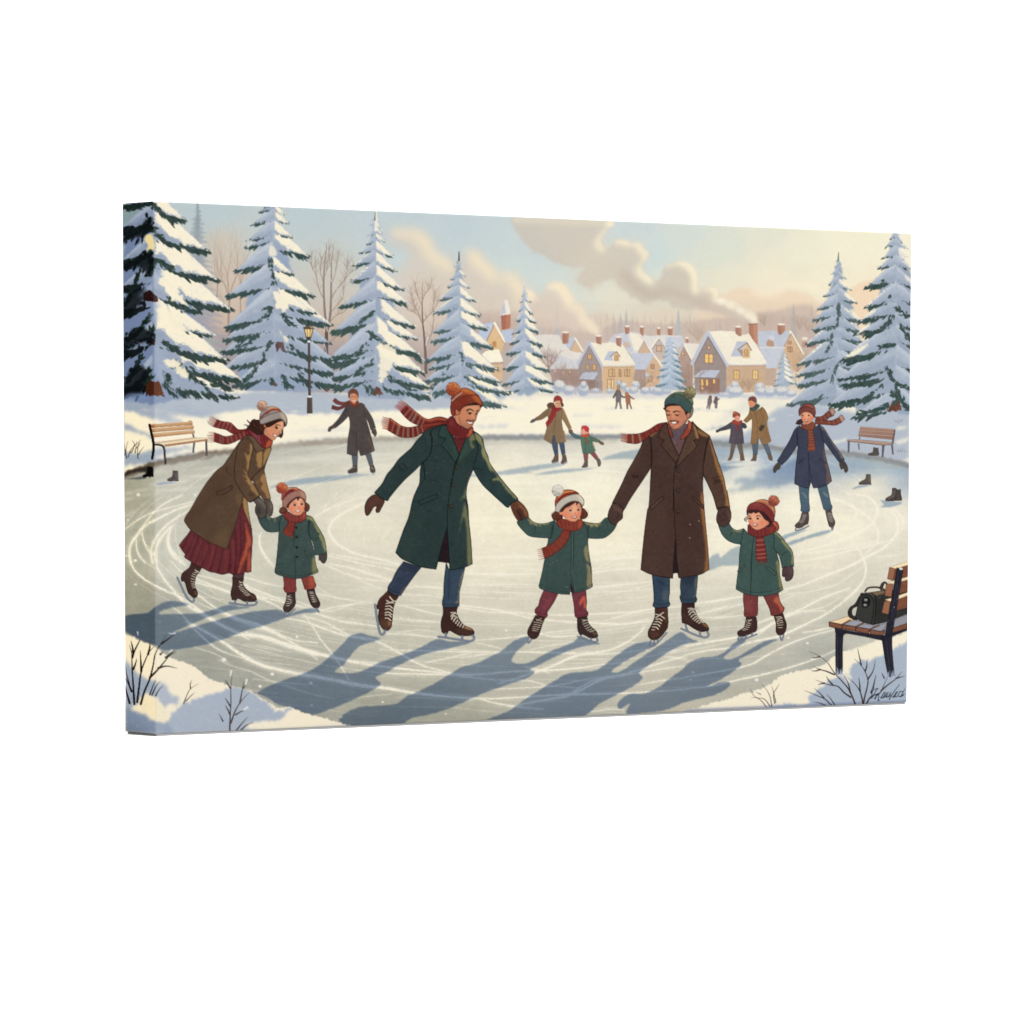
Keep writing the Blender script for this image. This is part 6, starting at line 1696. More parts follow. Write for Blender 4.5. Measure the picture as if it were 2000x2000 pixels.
# hat
HT = part('hat', C1)
shp(None, HT, c1, "690,640! 700,500 760,410 850,330 960,300 1080,310 1180,360 1220,380! 1000,420 850,520 740,640", (136, 68, 56), (80, 36, 34), pid=HT)
with clip(c1("690,640! 700,500 760,410 850,330 960,300 1080,310 1180,360 1220,380! 1000,420 850,520 740,640")):
  ln(c1, "760,420 880,340 1000,325 1100,345", (212, 166, 126), 3, a=.85, blur=.5)
  ln(c1, "740,560 820,460 940,390 1040,370", (112, 40, 40), 5.6, a=.95, blur=.4)
  ln(c1, "1030,360 1150,365", (200, 108, 62), 3.4, a=.8, blur=.5)
  ln(c1, "700,570 770,450 850,390", (168, 104, 88), 3, a=.7, blur=.5)
shp(None, HT, c1, "720,640! 800,550 920,460 1060,400 1200,375 1290,430 1335,520 1340,660! 1310,640 1220,570 1120,550 1010,610 900,700 840,780 830,840! 760,850 715,770", (164, 120, 106), (96, 62, 56), pid=HT)
ribs(c1, "725,660 900,470 1120,385 1250,400 1335,560", "780,850 900,700 1080,565 1200,560 1330,650", (128, 84, 76), 18, 1.2, .6)
hi(c1, "1180,390 1280,430 1330,530 1330,640 1260,570 1200,480", (212, 166, 130), .5, 2)
pompom(HT, c1("695,320")[0][0], 10.8, (170, 84, 60), (214, 138, 92), (124, 56, 46))
# ---------------------------------------------------------------- man in the green coat
M = part('painted_person', label='smiling man in a long green coat and rust bobble hat, left of centre')
NAVY = (52, 62, 78)
tr1 = "600,60! 900,160! 840,230 720,390 620,530 550,640! 480,650 380,610 325,560! 340,480 400,390 480,220"
T1 = shp('trousers', M, m3, tr1, NAVY, (28, 32, 42))
with clip(m3(tr1)):
  hi(m3, "600,60 900,160 830,230 700,200 600,140", (38, 42, 58), .6, 4)
  ln(m3, "640,480 560,580 540,640", (112, 100, 88), 2.4, a=.6, blur=.8)
  ln(m3, "340,510 420,570 540,600", (34, 40, 52), 1.5); ln(m3, "420,260 520,180 640,220", (40, 46, 62), 2, a=.6)
tr2 = "1330,80! 1380,200! 1650,160! 1600,400 1560,560 1550,700 1548,820! 1500,840 1380,850 1275,845! 1265,760 1285,640 1295,400"
T2 = shp('trousers', M, m3, tr2, (54, 68, 84), (28, 32, 42))
with clip(m3(tr2)):
  hi(m3, "1620,220 1645,230 1590,430 1555,600 1548,760 1500,790 1480,780 1530,700 1550,480", (142, 128, 104), .75, 1)
  ln(m3, "1385,210 1380,500 1370,720", (38, 46, 60), 1.8, a=.7); ln(m3, "1275,790 1400,800 1540,780", (36, 44, 58), 1.4, a=.7)
  hi(m3, "1290,760 1360,700 1450,740 1400,790", (60, 80, 98), .5, 2.5)
  ln(m3, "1460,340 1540,260", (64, 84, 104), 2, a=.6)
b1 = "330,560! 380,610 480,650 510,660! 460,740 430,820 410,960 400,1080 385,1180 330,1240 280,1240 220,1180 180,1090 170,990 180,880! 150,870! 150,800 190,700 260,630"
B = shp('boot', M, m3, b1, (70, 44, 38), (30, 18, 18), tex=.7)
with clip(m3(b1)):
  hi(m3, "190,1050 300,1060 390,1070 370,1190 300,1240 220,1160", (104, 76, 56), .5, 3)
  hi(m3, "330,1080 390,1090 375,1160 350,1170", (164, 116, 76), .7, 1.4)
laces(m3, "360,660 390,700 440,740 465,735|305,725 370,760 420,740|300,780 380,765 430,770|290,830 360,820 410,860|285,880 350,870 405,910|280,940 340,925 395,970|285,980 340,970 390,1010|285,1030 330,1030 380,1070", w=1.9)
blade(M, m3, "112,800 130,950 160,1130 190,1270 225,1315 265,1290 285,1240", 3.4)
b2 = "1280,850! 1400,850 1525,835! 1505,920 1520,980 1570,1080 1650,1160 1760,1210 1805,1260 1800,1320! 1700,1330 1580,1330 1480,1290 1400,1245 1370,1250 1345,1300! 1290,1290 1255,1260! 1240,1140 1255,1040 1280,960"
B = shp('boot', M, m3, b2, (60, 40, 37), (28, 18, 18), tex=.7)
with clip(m3(b2)):
  hi(m3, "1640,1160 1760,1205 1800,1250 1760,1240 1650,1210", (176, 134, 90), .85, 1)
  hi(m3, "1500,1220 1640,1230 1780,1270 1780,1310 1560,1300", (84, 58, 48), .6, 2.5)
laces(m3, "1410,935 1460,935 1510,960|1410,1000 1440,970 1490,930|1420,1050 1450,1000 1510,1000|1455,1085 1490,1030 1530,1020|1490,1120 1530,1060|1525,1155 1560,1090|1565,1175 1600,1115|1610,1195 1640,1140|1430,960 1490,1000", w=1.9)
blade(M, m3, "1195,1350 1300,1360 1450,1385 1600,1405 1740,1425 1800,1400 1810,1350 1775,1325", 3.2, "1320,1290 1330,1360|1605,1335 1605,1395")
# coat lining
shp('coat_lining', M, m2, "990,960! 1010,1360! 880,1345! 930,1150", (40, 30, 34), (22, 16, 18), smooth=False)
GC, GCD = (45, 60, 58), (20, 26, 27)
# hands
shp('glove', M, m2, "185,600! 290,640! 285,690 250,760 225,800 200,800! 195,770 210,730! 170,740 145,780 120,820 95,835 78,810 72,740 95,670 140,620", (82, 54, 46), (40, 24, 22))
hi(m2, "90,720 160,660 240,650 200,700 130,730", (96, 64, 54), .5, 2)
shp('glove', M, m2, "1680,680! 1770,665! 1840,730 1880,800 1885,860 1860,910 1820,930 1770,890 1730,830 1700,760", (96, 62, 46), (44, 26, 22))
hi(m2, "1760,680 1840,740 1880,810 1860,850 1800,760", (150, 96, 62), .6, 1.5)
hi(m2, "1750,780 1800,760 1840,810 1850,890 1810,910 1770,860", (66, 44, 40), .8, 1.2)
ln(m2, "1760,790 1800,830 1810,890", (44, 28, 26), 1.5)
CO = part('coat', M)
# far (left) arm
la = np.concatenate([m1("1050,880! 900,920 790,970 740,1050 640,1160 560,1270 460,1360 340,1470 240,1610 140,1730")[0], m2("265,480 180,580! 230,620 320,670! 340,640 420,540 520,430 620,340 700,260!")[0], m1("820,1470 900,1300 910,1100")[0]])
lf = np.zeros(len(la), bool); lf[[0, 11, 17]] = True
shp(None, CO, lambda s: (la, lf), None, GC, GCD, pid=CO, ew=1.7)
for q in ("440,270 470,320 520,350", "500,260 530,300 550,330", "400,290 420,340"):
  ln(m2, q, (26, 34, 34), 2, .8, a=.8)
# right arm
ra = np.concatenate([m1("1620,980! 1720,1050 1780,1130 1810,1280 1870,1420")[0], m2("1450,240 1530,360 1600,450 1700,570 1770,650! 1760,665 1690,700 1660,745! 1590,690 1480,590 1370,480 1280,330!")[0], m1("1620,1600 1700,1300")[0]])
rf = np.zeros(len(ra), bool); rf[[0, 8, 11]] = True
cbd = np.concatenate([m1("1050,880! 1180,880 1280,1100 1370,1390! 1480,1110 1620,990! 1720,1060 1760,1300 1640,1600!")[0], m2("1270,330! 1210,480 1195,600 1215,740 1225,900 1250,1150 1262,1370! 1200,1400 1110,1425 1015,1440! 1000,1200 985,960! 930,1150 880,1350 860,1430! 700,1405 560,1350 480,1310 415,1245! 500,1000 560,850 610,640 680,480 700,260!")[0], m1("820,1470 900,1300 910,1100 880,1000")[0]])
cf = np.zeros(len(cbd), bool); cf[[0, 3, 5, 8, 9, 15, 18, 20, 23, 27, 31]] = True
shp(None, CO, lambda s: (cbd, cf), None, GC, GCD, pid=CO, ew=1.7)
with clip((cbd, cf)):
  hi(m2, "480,1240 560,1000 640,760 700,860 640,1100 560,1330", (52, 66, 62), .5, 8)
  hi(m2, "760,900 960,760 960,1000 860,1300 700,1300", (42, 55, 54), .5, 8)
  hi(m2, "1250,360 1205,500 1170,590 1130,680 1170,640 1190,700 1215,830 1245,1100 1260,1370 1215,1390 1200,1000 1170,840 1120,1020 1160,780 1190,640", (128, 122, 86), .8, 1.3)
  hi(m2, "1080,300 1180,260 1200,600 1100,800 1050,1000 1050,700", (52, 68, 64), .35, 8)
  ln(m2, "720,240 735,420 690,480", (22, 30, 30), 2.6, 1, a=.8)
  ln(m2, "1075,250 1030,480 990,760 985,960 1010,1430", (20, 28, 28), 1.7)
  ln(m2, "1170,650 1200,700 1215,760", (30, 38, 36), 1.5)
  ln(m1, "820,1470 900,1300 910,1100 880,1000", (22, 30, 30), 1.8)
shp(None, CO, lambda s: (ra, rf), None, (44, 60, 60), GCD, pid=CO, ew=1.7)
with clip((ra, rf)):
  hi(m1, "1640,1020 1740,1070 1790,1200 1820,1330 1900,1480 1932,1600 1932,1700 1860,1560 1820,1420 1770,1400 1760,1240 1690,1150", (142, 138, 96), .85, 1)
  hi(m2, "1380,70 1450,230 1530,360 1600,450 1700,570 1770,655 1740,650 1640,550 1560,450 1480,440 1540,400 1470,320 1420,230 1380,180", (140, 136, 94), .85, 1.1)
  ln(m2, "1290,310 1400,335", (24, 32, 32), 1.8, .6); ln(m2, "1460,450 1510,400", (24, 32, 32), 1.6, .6)
  ln(m1, "1700,1280 1660,1440 1620,1600", (22, 30, 30), 1.7)
# pocket
shp(None, CO, m2, "665,675! 870,595! 880,640! 685,720!", (46, 61, 58), (22, 30, 30), pid=CO, smooth=False, ew=1.5)
# sweater
SW = shp('sweater', M, m1, "1270,1080! 1400,1120 1500,1100! 1440,1250 1375,1390! 1310,1230", (92, 42, 42), (50, 22, 24))
with clip(m1("1270,1080! 1400,1120 1500,1100! 1440,1250 1375,1390! 1310,1230")):
  for i in range(60):
    ell(*m1("%f,%f" % (rnd.uniform(1270, 1490), rnd.uniform(1090, 1390)))[0][0], .8, .8, (66, 28, 30) if i % 2 else (122, 58, 54), a=.5)
# lapels
shp(None, CO, m1, "1060,890! 1160,880 1200,1000 1280,1130 1330,1270 1375,1395! 1320,1530! 1200,1370 1070,1220! 1150,1115! 1020,1065! 1040,980", (50, 68, 63), (20, 28, 28), pid=CO, smooth=False, ew=1.6)
shp(None, CO, m1, "1490,1110! 1600,1000! 1660,1150! 1570,1150! 1635,1275! 1500,1420 1330,1560! 1375,1395!", (52, 70, 64), (20, 28, 28), pid=CO, smooth=False, ew=1.6)
hi(m1, "1570,1040 1610,1000 1660,1140 1600,1150 1640,1270 1600,1280 1560,1160", (126, 124, 86), .75, 1)
ln(m1, "1340,1560 1460,1450 1620,1290", (100, 104, 76), 1, a=.5)
ln(m1, "1380,1395 1310,1540 1260,1800 1230,1932", (18, 24, 25), 1.9)
BT = part('buttons', M)
for z, q in ((m1, "1342,1610"), (m2, "1057,500"), (m2, "1032,732")):
  c = z(q)[0][0]
  ell(c[0], c[1], 3.4, 3.8, (34, 28, 26), BT); ell(c[0] + .3, c[1] - .3, 1.9, 2.2, (104, 84, 64), BT, a=.8, blur=.4)
# scarf tails
SC = part('scarf', M)
s1 = "490,535! 580,610 680,690 780,760 860,780 960,750 1060,740 1170,770! 1160,850! 1060,840 900,850 780,870 680,880 560,830 460,750 370,650!"
shp(None, SC, m1, s1, (112, 42, 38), (58, 20, 22), pid=SC)
s2 = "190,760! 290,830 380,890 500,920 620,905 740,870 900,850 1060,820 1170,810! 1160,860! 1040,880 900,920 800,975 720,1030 620,1080 480,1095 360,1080 260,1030 150,965!"
shp(None, SC, m1, s2, (114, 44, 38), (58, 20, 22), pid=SC)
with clip(m1(s1)):
  for q, w in (("540,600 440,720", 3), ("600,640 510,790", 3), ("650,680 570,830", 5.5), ("730,730 660,870", 3), ("790,760 740,870", 2.4)):
    ln(m1, q, (132, 112, 96), w, a=.75, blur=.5)
  for q in ("500,590 400,690", "620,660 540,810", "690,710 610,850", "760,750 700,870"):
    ln(m1, q, (70, 24, 26), 1.2, a=.5)
  ln(m1, "480,540 580,625 680,705 780,775 880,800 1000,770 1150,790", (188, 104, 68), 3, a=.75, blur=.9)
with clip(m1(s2)):
  for q, w in (("270,820 220,990", 2.4), ("350,880 310,1050", 5), ("430,910 410,1090", 3), ("500,925 500,1090", 4.5), ("580,920 590,1080", 3), ("650,900 680,1050", 3), ("720,880 760,1000", 2.4)):
    ln(m1, q, (136, 114, 98), w, a=.75, blur=.5)
  for q in ("300,850 260,1020", "390,900 370,1080", "540,925 550,1090", "620,915 640,1070", "800,870 830,960", "900,850 920,910"):
    ln(m1, q, (70, 24, 26), 1.2, a=.5)
  ln(m1, "180,770 290,850 380,905", (196, 112, 70), 3.4, a=.75, blur=.9)
  ln(m1, "760,890 900,870 1060,850", (160, 86, 56), 3, a=.5, blur=1)
fringe(SC, m1("375,640")[0][0], m1("480,520")[0][0], (-.78, -.55), 15, (144, 74, 60), 11, 1.5)
fringe(SC, m1("160,960")[0][0], m1("185,770")[0][0], (-1, -.25), 14, (142, 72, 58), 12, 1.5)
# head
HR = part('hair', M)
shp(None, HR, m1, "1370,600! 1450,560 1560,520 1700,500 1790,540! 1740,580 1700,540 1560,545 1470,570 1420,640 1395,680! 1360,690", (38, 28, 27), (26, 18, 18), pid=HR, tex=.2)
fc = "1300,760! 1310,700 1390,660 1410,610 1480,560 1600,540 1730,540! 1740,600 1720,640 1690,690 1670,760 1660,800! 1630,830 1610,880 1580,930 1520,945 1450,910 1380,880 1320,830"
shp(None, M, m1, fc, (196, 130, 96), (104, 60, 48), pid=M, tex=.3, ew=1.2, ea=.7)
with clip(m1(fc)):
  hi(m1, "1480,580 1700,550 1710,620 1640,660 1660,780 1600,760 1560,640", (224, 164, 124), .6, 3)
  hi(m1, "1370,760 1440,840 1540,860 1600,880 1560,950 1440,910 1370,830", (150, 106, 88), .6, 3)
  hi(m1, "1310,720 1370,720 1400,830 1420,900 1330,840", (200, 132, 98), .7, 2)
  hi(m1, "1420,720 1500,720 1510,770 1440,780", (212, 130, 98), .5, 3)
  ln(m1, "1375,740 1390,830 1450,905 1520,945", (96, 64, 56), 1.4, a=.5)
hi(m1, "1490,800 1520,780 1600,800 1650,800 1620,830 1510,815", (74, 48, 42), .8, .8, .2)
hi(m1, "1505,810 1560,830 1625,825 1600,870 1560,870 1520,845", (120, 56, 48), .9, .4, .1)
hi(m1, "1515,815 1560,832 1615,828 1590,858 1555,858 1528,840", (248, 240, 228), .97, .3, .1)
hi(m1, "1540,900 1580,885 1570,920 1530,920", (110, 76, 66), .5, 1)
ln(m1, "1510,632 1560,605 1625,640", (36, 26, 26), 3.2, 1.6); ln(m1, "1675,650 1700,630 1725,632", (40, 28, 28), 2.4, 1)
ln(m1, "1530,670 1560,665 1600,680", (44, 28, 28), 1.4); ell(*m1("1560,685")[0][0], 2.4, 1.8, (40, 28, 28), a=.95)
ln(m1, "1660,680 1690,680", (44, 28, 28), 1.4); ell(*m1("1670,690")[0][0], 1.8, 1.6, (40, 28, 28), a=.9)
ln(m1, "1640,700 1665,770 1640,790 1600,775", (144, 84, 64), 1.4, .8, a=.8)
shp(None, M, m1, "1310,610! 1350,600 1390,640 1380,690 1340,710 1315,680", (196, 118, 84), (108, 60, 46), pid=M, tex=0)
ln(m1, "1335,640 1365,660 1350,690", (150, 84, 64), 1.2, a=.7)
# scarf round the neck
nk = "1180,780! 1240,730 1270,730! 1300,780 1340,850 1430,910 1520,950 1600,910! 1620,960 1590,1040 1520,1100 1440,1120 1370,1110 1280,1060 1200,990 1165,900"
shp(None, SC, m1, nk, (112, 44, 44), (56, 20, 24), pid=SC)
with clip(m1(nk)):
  for q in ("1210,780 1190,880 1240,990", "1250,750 1240,860 1290,1020", "1290,800 1290,920 1340,1070", "1340,860 1340,960 1380,1100", "1400,900 1400,1000 1420,1110", "1460,930 1460,1010 1470,1110", "1520,950 1520,1020 1510,1090"):
    ln(m1, q, (74, 26, 30), 1.6, a=.6)
  hi(m1, "1560,960 1610,930 1610,990 1570,1060 1510,1090 1540,1020", (206, 108, 66), .8, 1.2)
  hi(m1, "1220,800 1270,800 1280,900 1240,900", (138, 66, 66), .5, 2)
# hat
HT = part('hat', M)
h1 = "1240,520! 1240,430 1280,340 1370,270 1480,245 1580,280 1680,350 1720,390! 1600,370 1480,380 1340,430"
shp(None, HT, m1, h1, (138, 64, 44), (80, 34, 26), pid=HT)
with clip(m1(h1)):
  hi(m1, "1360,270 1480,250 1600,300 1690,370 1560,340 1440,310", (204, 128, 68), .8, 2)
  ln(m1, "1250,470 1330,390 1430,320", (188, 168, 150), 2.6, a=.8, blur=.5)
  ln(m1, "1270,420 1330,340 1400,290", (120, 50, 38), 4, a=.6, blur=1)
  ln(m1, "1400,310 1500,320 1620,350", (170, 80, 44), 3, a=.7, blur=.8)
h2 = "1230,560! 1250,510 1340,440 1480,385 1600,365 1690,370 1740,430 1780,530! 1760,560 1680,500 1560,510 1440,570 1370,640! 1320,600 1300,640 1310,700 1280,730! 1240,680"
shp(None, HT, m1, h2, (134, 58, 42), (76, 30, 26), pid=HT)
with clip(m1(h2)):
  ribs(m1, "1240,560 1360,430 1520,375 1700,375 1780,520", "1300,640 1400,600 1520,525 1660,505 1770,550", (92, 36, 30), 22, 1.4, .7)
  hi(m1, "1600,380 1700,385 1770,500 1740,520 1660,470", (210, 124, 62), .65, 2)
  for q in ("1640,380 1670,500", "1680,380 1720,500", "1715,400 1760,520"):
    ln(m1, q, (150, 72, 40), 1.4, a=.8)
pompom(HT, m1("1268,262")[0][0], 13.4, (166, 84, 52), (220, 150, 92), (116, 50, 38))
Y = lambda x, y, s: Z(x, y, s, 1092)
d1, d2 = Y(1010, 930, 220), Y(1000, 1060, 240)
b1_, b2_, b3_, b4_ = Y(1190, 740, 260), Y(1260, 750, 120), Y(1180, 930, 280), Y(1230, 1110, 200)
k1, k2 = Y(1390, 960, 180), Y(1400, 1070, 200)
def kid_face(P_, z, fc, eyes, mouth, teeth, cheeks, hl, base=(222, 148, 114), lid=2.8, er=(2.3, 2.0), ec=(60, 62, 66)):
  shp(None, P_, z, fc, base, (130, 76, 58), pid=P_, tex=.3, ew=1, ea=.6)
  with clip(z(fc)):
    hi(z, hl, (238, 184, 148), .6, 2.5)
    for q in cheeks:
      ell(*z(q)[0][0], 5.2, 4.2, (226, 118, 96), a=.55, blur=2)
  hi(z, mouth, (136, 60, 54), .9, .35, .1)
  hi(z, teeth, (246, 240, 230), .95, .3, .1)
  for q in eyes:
    c = z(q)[0][0]
    ell(c[0], c[1], er[0], er[1], ec, a=.95); ell(c[0], c[1], er[0] * .55, er[1] * .65, (28, 26, 30), a=.9)
    line([c + [-lid, -.4], c + [0, -1.9], c + [lid, -.6]], .9, (56, 36, 32), a=.85)
# ---------------------------------------------------------------- middle child
C2 = part('painted_person', label='child in a white brimmed bobble hat between the two men, arms stretched out')
PLUM, PLD = (112, 56, 64), (62, 28, 36)
t1_ = "285,420! 410,450! 370,530 330,590 312,620 315,645! 300,665 230,645 205,620! 205,600 215,580 235,560 250,500"
shp('trousers', C2, d2, t1_, PLUM, PLD)
with clip(d2(t1_)):
  hi(d2, "300,520 350,480 330,560 270,600", (136, 72, 76), .5, 2); ln(d2, "215,610 260,635 310,630", PLD, 1.3, a=.6); ln(d2, "270,500 330,520", (138, 76, 78), 1.5, a=.5)
t2_ = "530,440! 655,420! 662,520 660,600 676,625 670,650! 620,668 570,662 558,640! 552,560"
shp('trousers', C2, d2, t2_, PLUM, PLD)
with clip(d2(t2_)):
  hi(d2, "595,540 625,480 645,470 660,580 640,590 635,510 610,560", (206, 98, 76), .8, 1)
  ln(d2, "565,640 620,650 672,630", PLD, 1.3, a=.6)
shp('boot', C2, d2, "210,645! 295,665! 270,720 245,800 220,845 180,855 145,825 140,785 165,730", BOOT, tex=.6)
laces(d2, "215,680 270,700|260,672 220,695|195,705 262,715|190,725 255,735|187,745 248,752|182,762 240,770|178,778 225,785", w=1.1)
blade(C2, d2, "150,835 142,880 148,892 175,855", 2)
shp('boot', C2, d2, "580,668! 665,655! 672,700 700,745 745,785 762,825 755,842! 700,848 655,825 630,815 605,820! 585,770", (58, 44, 42), tex=.6)
hi(d2, "700,775 745,795 758,825 720,810", (116, 88, 68), .7, 1)
laces(d2, "622,685 660,690|625,705 665,685|630,725 672,708|642,745 682,728|655,765 695,745|670,780 712,765|690,792 735,778", w=1.2)
blade(C2, d2, "585,835 630,848 690,872 740,882 762,868 752,845", 2.2, "612,820 618,845|700,848 705,872")
shp('coat_lining', C2, d2, "515,330! 560,450! 520,440!", (44, 34, 36), (24, 18, 18), smooth=False, ew=0)
CO = part('coat', C2)
G2_ = (62, 80, 76)
bo = np.concatenate([d1("360,430! 440,520 560,530 640,440! 680,470 690,560 685,650 700,780 720,900")[0], d2("708,330 715,385! 690,405 640,425 550,450! 525,340! 512,460! 430,455 330,435 250,405 240,380! 265,280 290,150 310,30")[0], d1("300,640 310,560 340,470")[0]])
bf = np.zeros(len(bo), bool); bf[[0, 3, 10, 13, 14, 15, 19]] = True
shp(None, CO, lambda s: (bo, bf), None, G2_, GD, pid=CO)
with clip((bo, bf)):
  hi(d2, "640,60 670,20 690,180 712,380 670,400 668,240 655,160", (146, 132, 96), .85, .9)
  hi(d2, "330,300 480,200 500,430 300,420", (54, 70, 68), .4, 6)
  for q in ("525,535 525,700 520,950", "545,535 548,700 538,900"):
    ln(d1, q, (34, 44, 44), 1.3)
  ln(d1, "536,540 536,760 527,950", (92, 106, 98), 1.4, a=.6)
  ln(d2, "527,280 545,370 552,448", (34, 44, 44), 1.4); ln(d2, "537,275 560,440", (90, 102, 94), 1.2, a=.6)
  ln(d2, "245,365 320,405 420,430 510,440", (40, 52, 52), 1.1, a=.7); ln(d2, "560,430 640,405 712,372", (40, 52, 52), 1.1, a=.7)
  ln(d2, "310,200 300,380", (44, 56, 56), 1, a=.5)
  for q in ("545,205 560,207", "560,270 580,275"):
    ln(d2, q, (36, 44, 44), 1, a=.6)
for q in ("296,860! 410,796! 415,815! 300,880!", "640,795! 705,850! 705,868! 640,815!"):
  shp(None, CO, d1, q, (78, 98, 90), (36, 46, 46), pid=CO, ew=1.1, smooth=False)
arm1 = "0,440! 60,420 110,400! 150,440 210,460 290,455 360,430! 345,520 330,600! 240,597 120,580 60,530 10,470"
arm2 = "640,440! 720,455 800,455 850,410 880,400! 900,440 965,470! 930,530 850,595 760,605 690,600! 680,520"
for q in (arm1, arm2):
  shp(None, CO, d1, q, G2_, GD, pid=CO)
with clip(d1(arm1)):
  hi(d1, "105,400 150,440 220,460 320,445 280,470 230,470 240,500 200,465 190,490 150,460 130,470", (156, 144, 98), .8, .9)
  ln(d1, "180,480 175,530 165,560", (36, 48, 48), 1.4, .6); ln(d1, "340,470 335,590", (32, 42, 42), 1.6)
with clip(d1(arm2)):
  hi(d1, "650,445 720,460 800,455 830,440 790,480 770,490 740,475 720,500 700,470 680,470", (176, 156, 102), .8, .9)
  ln(d1, "790,470 800,540", (36, 48, 48), 1.4, .6); ln(d1, "690,480 690,590", (32, 42, 42), 1.6); ln(d1, "860,430 880,500", (36, 48, 48), 1.2, .6)
HR = part('hair', C2)
for q in ("370,345! 340,370 345,410 370,430 420,430! 440,400 420,350", "620,300! 660,330 685,370 670,400 640,415 610,410!"):
  shp(None, HR, d1, q, (88, 48, 38), (46, 26, 24), pid=HR, tex=.4)
for q in ("370,360 355,395 380,425", "395,360 385,400", "645,330 660,370 645,400", "625,330 640,370"):
  ln(d1, q, (132, 78, 58), 1.2, .6, a=.6)
for q in ("365,340 330,360 335,400", "650,310 690,340 670,400"):
  ln(d1, q, (150, 120, 98), 1, .6, a=.6)
SC = part('scarf', C2)
q_ = "440,520! 520,530! 500,600 460,670 390,730 310,780 265,795! 240,700! 310,670 380,620 420,570"
shp(None, SC, d1, q_, (122, 54, 44), (70, 26, 24), pid=SC)
with clip(d1(q_)):
  for q in ("430,560 500,590", "410,600 480,640", "380,630 440,690", "340,660 390,730", "300,680 340,765"):
    ln(d1, q, (158, 92, 68), 2, a=.55, blur=.8)
    ln(d1, q.replace("0,", "5,"), (90, 36, 32), 1.2, a=.5)
fringe(SC, d1("240,705")[0][0], d1("265,795")[0][0], (-.95, .25), 11, (140, 92, 76), 6, 1.7)
q_ = "380,440! 420,415 470,420 540,440 590,420 625,420! 640,460 610,510 540,532 460,520 400,480"
shp(None, SC, d1, q_, (130, 58, 46), (74, 28, 26), pid=SC)
with clip(d1(q_)):
  for q in ("420,430 440,500", "460,430 480,520", "500,440 505,530", "545,445 545,530", "585,430 580,515"):
    ln(d1, q, (92, 36, 34), 1.5, a=.6)
  hi(d1, "600,425 635,440 620,490 590,510", (182, 92, 66), .5, 1.5)
fc = "420,350! 470,300 540,255 610,250! 622,310 618,370 600,410 565,440! 510,435 460,400 440,375 415,370"
kid_face(C2, d1, fc, ("517,333", "594,328"), "520,392 560,390 585,388 570,410 545,410", "528,394 555,393 578,391 565,402 545,402", ("470,380", "605,365"), "500,310 570,280 600,330 560,370 510,340", ec=(76, 84, 74))
ln(d1, "490,312 515,302 535,312", (120, 72, 56), 1.2, a=.6); ln(d1, "580,300 600,295 612,304", (110, 66, 52), 1.2, a=.6)
ln(d1, "562,350 570,368 555,372", (182, 104, 80), 1.1, a=.7)
ell(*d1("425,355")[0][0], 3.4, 4, (222, 144, 110), C2, blur=.3)
shp(None, HR, d1, "415,350! 425,300 480,265 550,240 610,245 640,290! 625,300 600,260 575,285! 570,255 520,285 470,310 440,345!", (62, 38, 34), (40, 26, 24), pid=HR, tex=.2, ew=.4)
HT = part('hat', C2)
q_ = "372,300! 370,240 400,170 440,140 510,132 570,150 600,170! 520,180 430,230"
shp(None, HT, d1, q_, (154, 74, 50), (84, 38, 30), pid=HT)
with clip(d1(q_)):
  ln(d1, "400,200 460,155 540,150", (210, 138, 78), 3.6, a=.9, blur=.6)
  ln(d1, "390,250 440,195 520,165 590,165", (112, 42, 38), 3.6, a=.9, blur=.5)
  ln(d1, "380,230 400,180 440,145", (168, 84, 56), 3, a=.8, blur=.6)
q_ = "370,340! 380,280 430,225 500,190 580,175 620,195 645,230 648,270 635,290! 600,250 540,240 480,265 430,310 405,350!"
shp(None, HT, d1, q_, (196, 188, 172), (110, 98, 88), pid=HT)
with clip(d1(q_)):
  ribs(d1, "372,330 430,225 580,178 645,260", "405,350 480,265 560,240 632,285", (162, 152, 138), 18, 1.1, .6)
  hi(d1, "580,180 630,205 645,270 610,240", (228, 216, 192), .6, 1.5)
pompom(HT, d1("392,140")[0][0], 11, (206, 202, 190), (238, 232, 216), (160, 154, 146))
# ---------------------------------------------------------------- man in the brown coat
B_ = part('painted_person', label='bearded man in a long brown coat and green bobble hat, right of centre')
t1_ = "240,75! 425,105! 425,250 415,340 428,385 410,410! 330,425 270,418 245,395! 258,350 255,250"
shp('trousers', B_, b4_, t1_, (52, 68, 84), (26, 32, 40))
with clip(b4_(t1_)):
  hi(b4_, "290,120 380,160 340,180", (36, 44, 62), .6, 2); hi(b4_, "350,260 400,200 415,330 370,360", (98, 104, 104), .5, 3)
  ln(b4_, "255,360 330,390 420,365", (32, 40, 50), 1.4, a=.7); ln(b4_, "255,110 268,330", (36, 46, 58), 1.4, a=.5)
t2_ = "545,100! 725,70! 715,200 705,300 715,330 705,360! 630,378 555,370! 540,330 535,300 545,280 540,200"
shp('trousers', B_, b4_, t2_, (52, 66, 80), (26, 32, 40))
with clip(b4_(t2_)):
  hi(b4_, "550,110 700,80 660,170 580,160", (36, 44, 58), .6, 3)
  hi(b4_, "690,140 722,80 712,280 690,310 670,320 695,240", (112, 108, 96), .6, 1.4)
  ln(b4_, "670,170 600,240 570,290", (36, 44, 56), 1.8, a=.7); ln(b4_, "545,310 620,340 705,320", (34, 42, 52), 1.4, a=.7)
q_ = "270,425! 400,412! 405,500 408,580 400,640! 340,720 290,758 240,762 205,735 195,695 205,655 240,590 270,510"
shp('boot', B_, b4_, q_, (66, 44, 38), (30, 20, 20), tex=.7)
with clip(b4_(q_)):
  hi(b4_, "220,670 290,680 330,700 270,740 220,720", (92, 64, 52), .6, 2.5)
  hi(b4_, "370,430 400,430 405,560 380,600", (96, 66, 52), .5, 2)
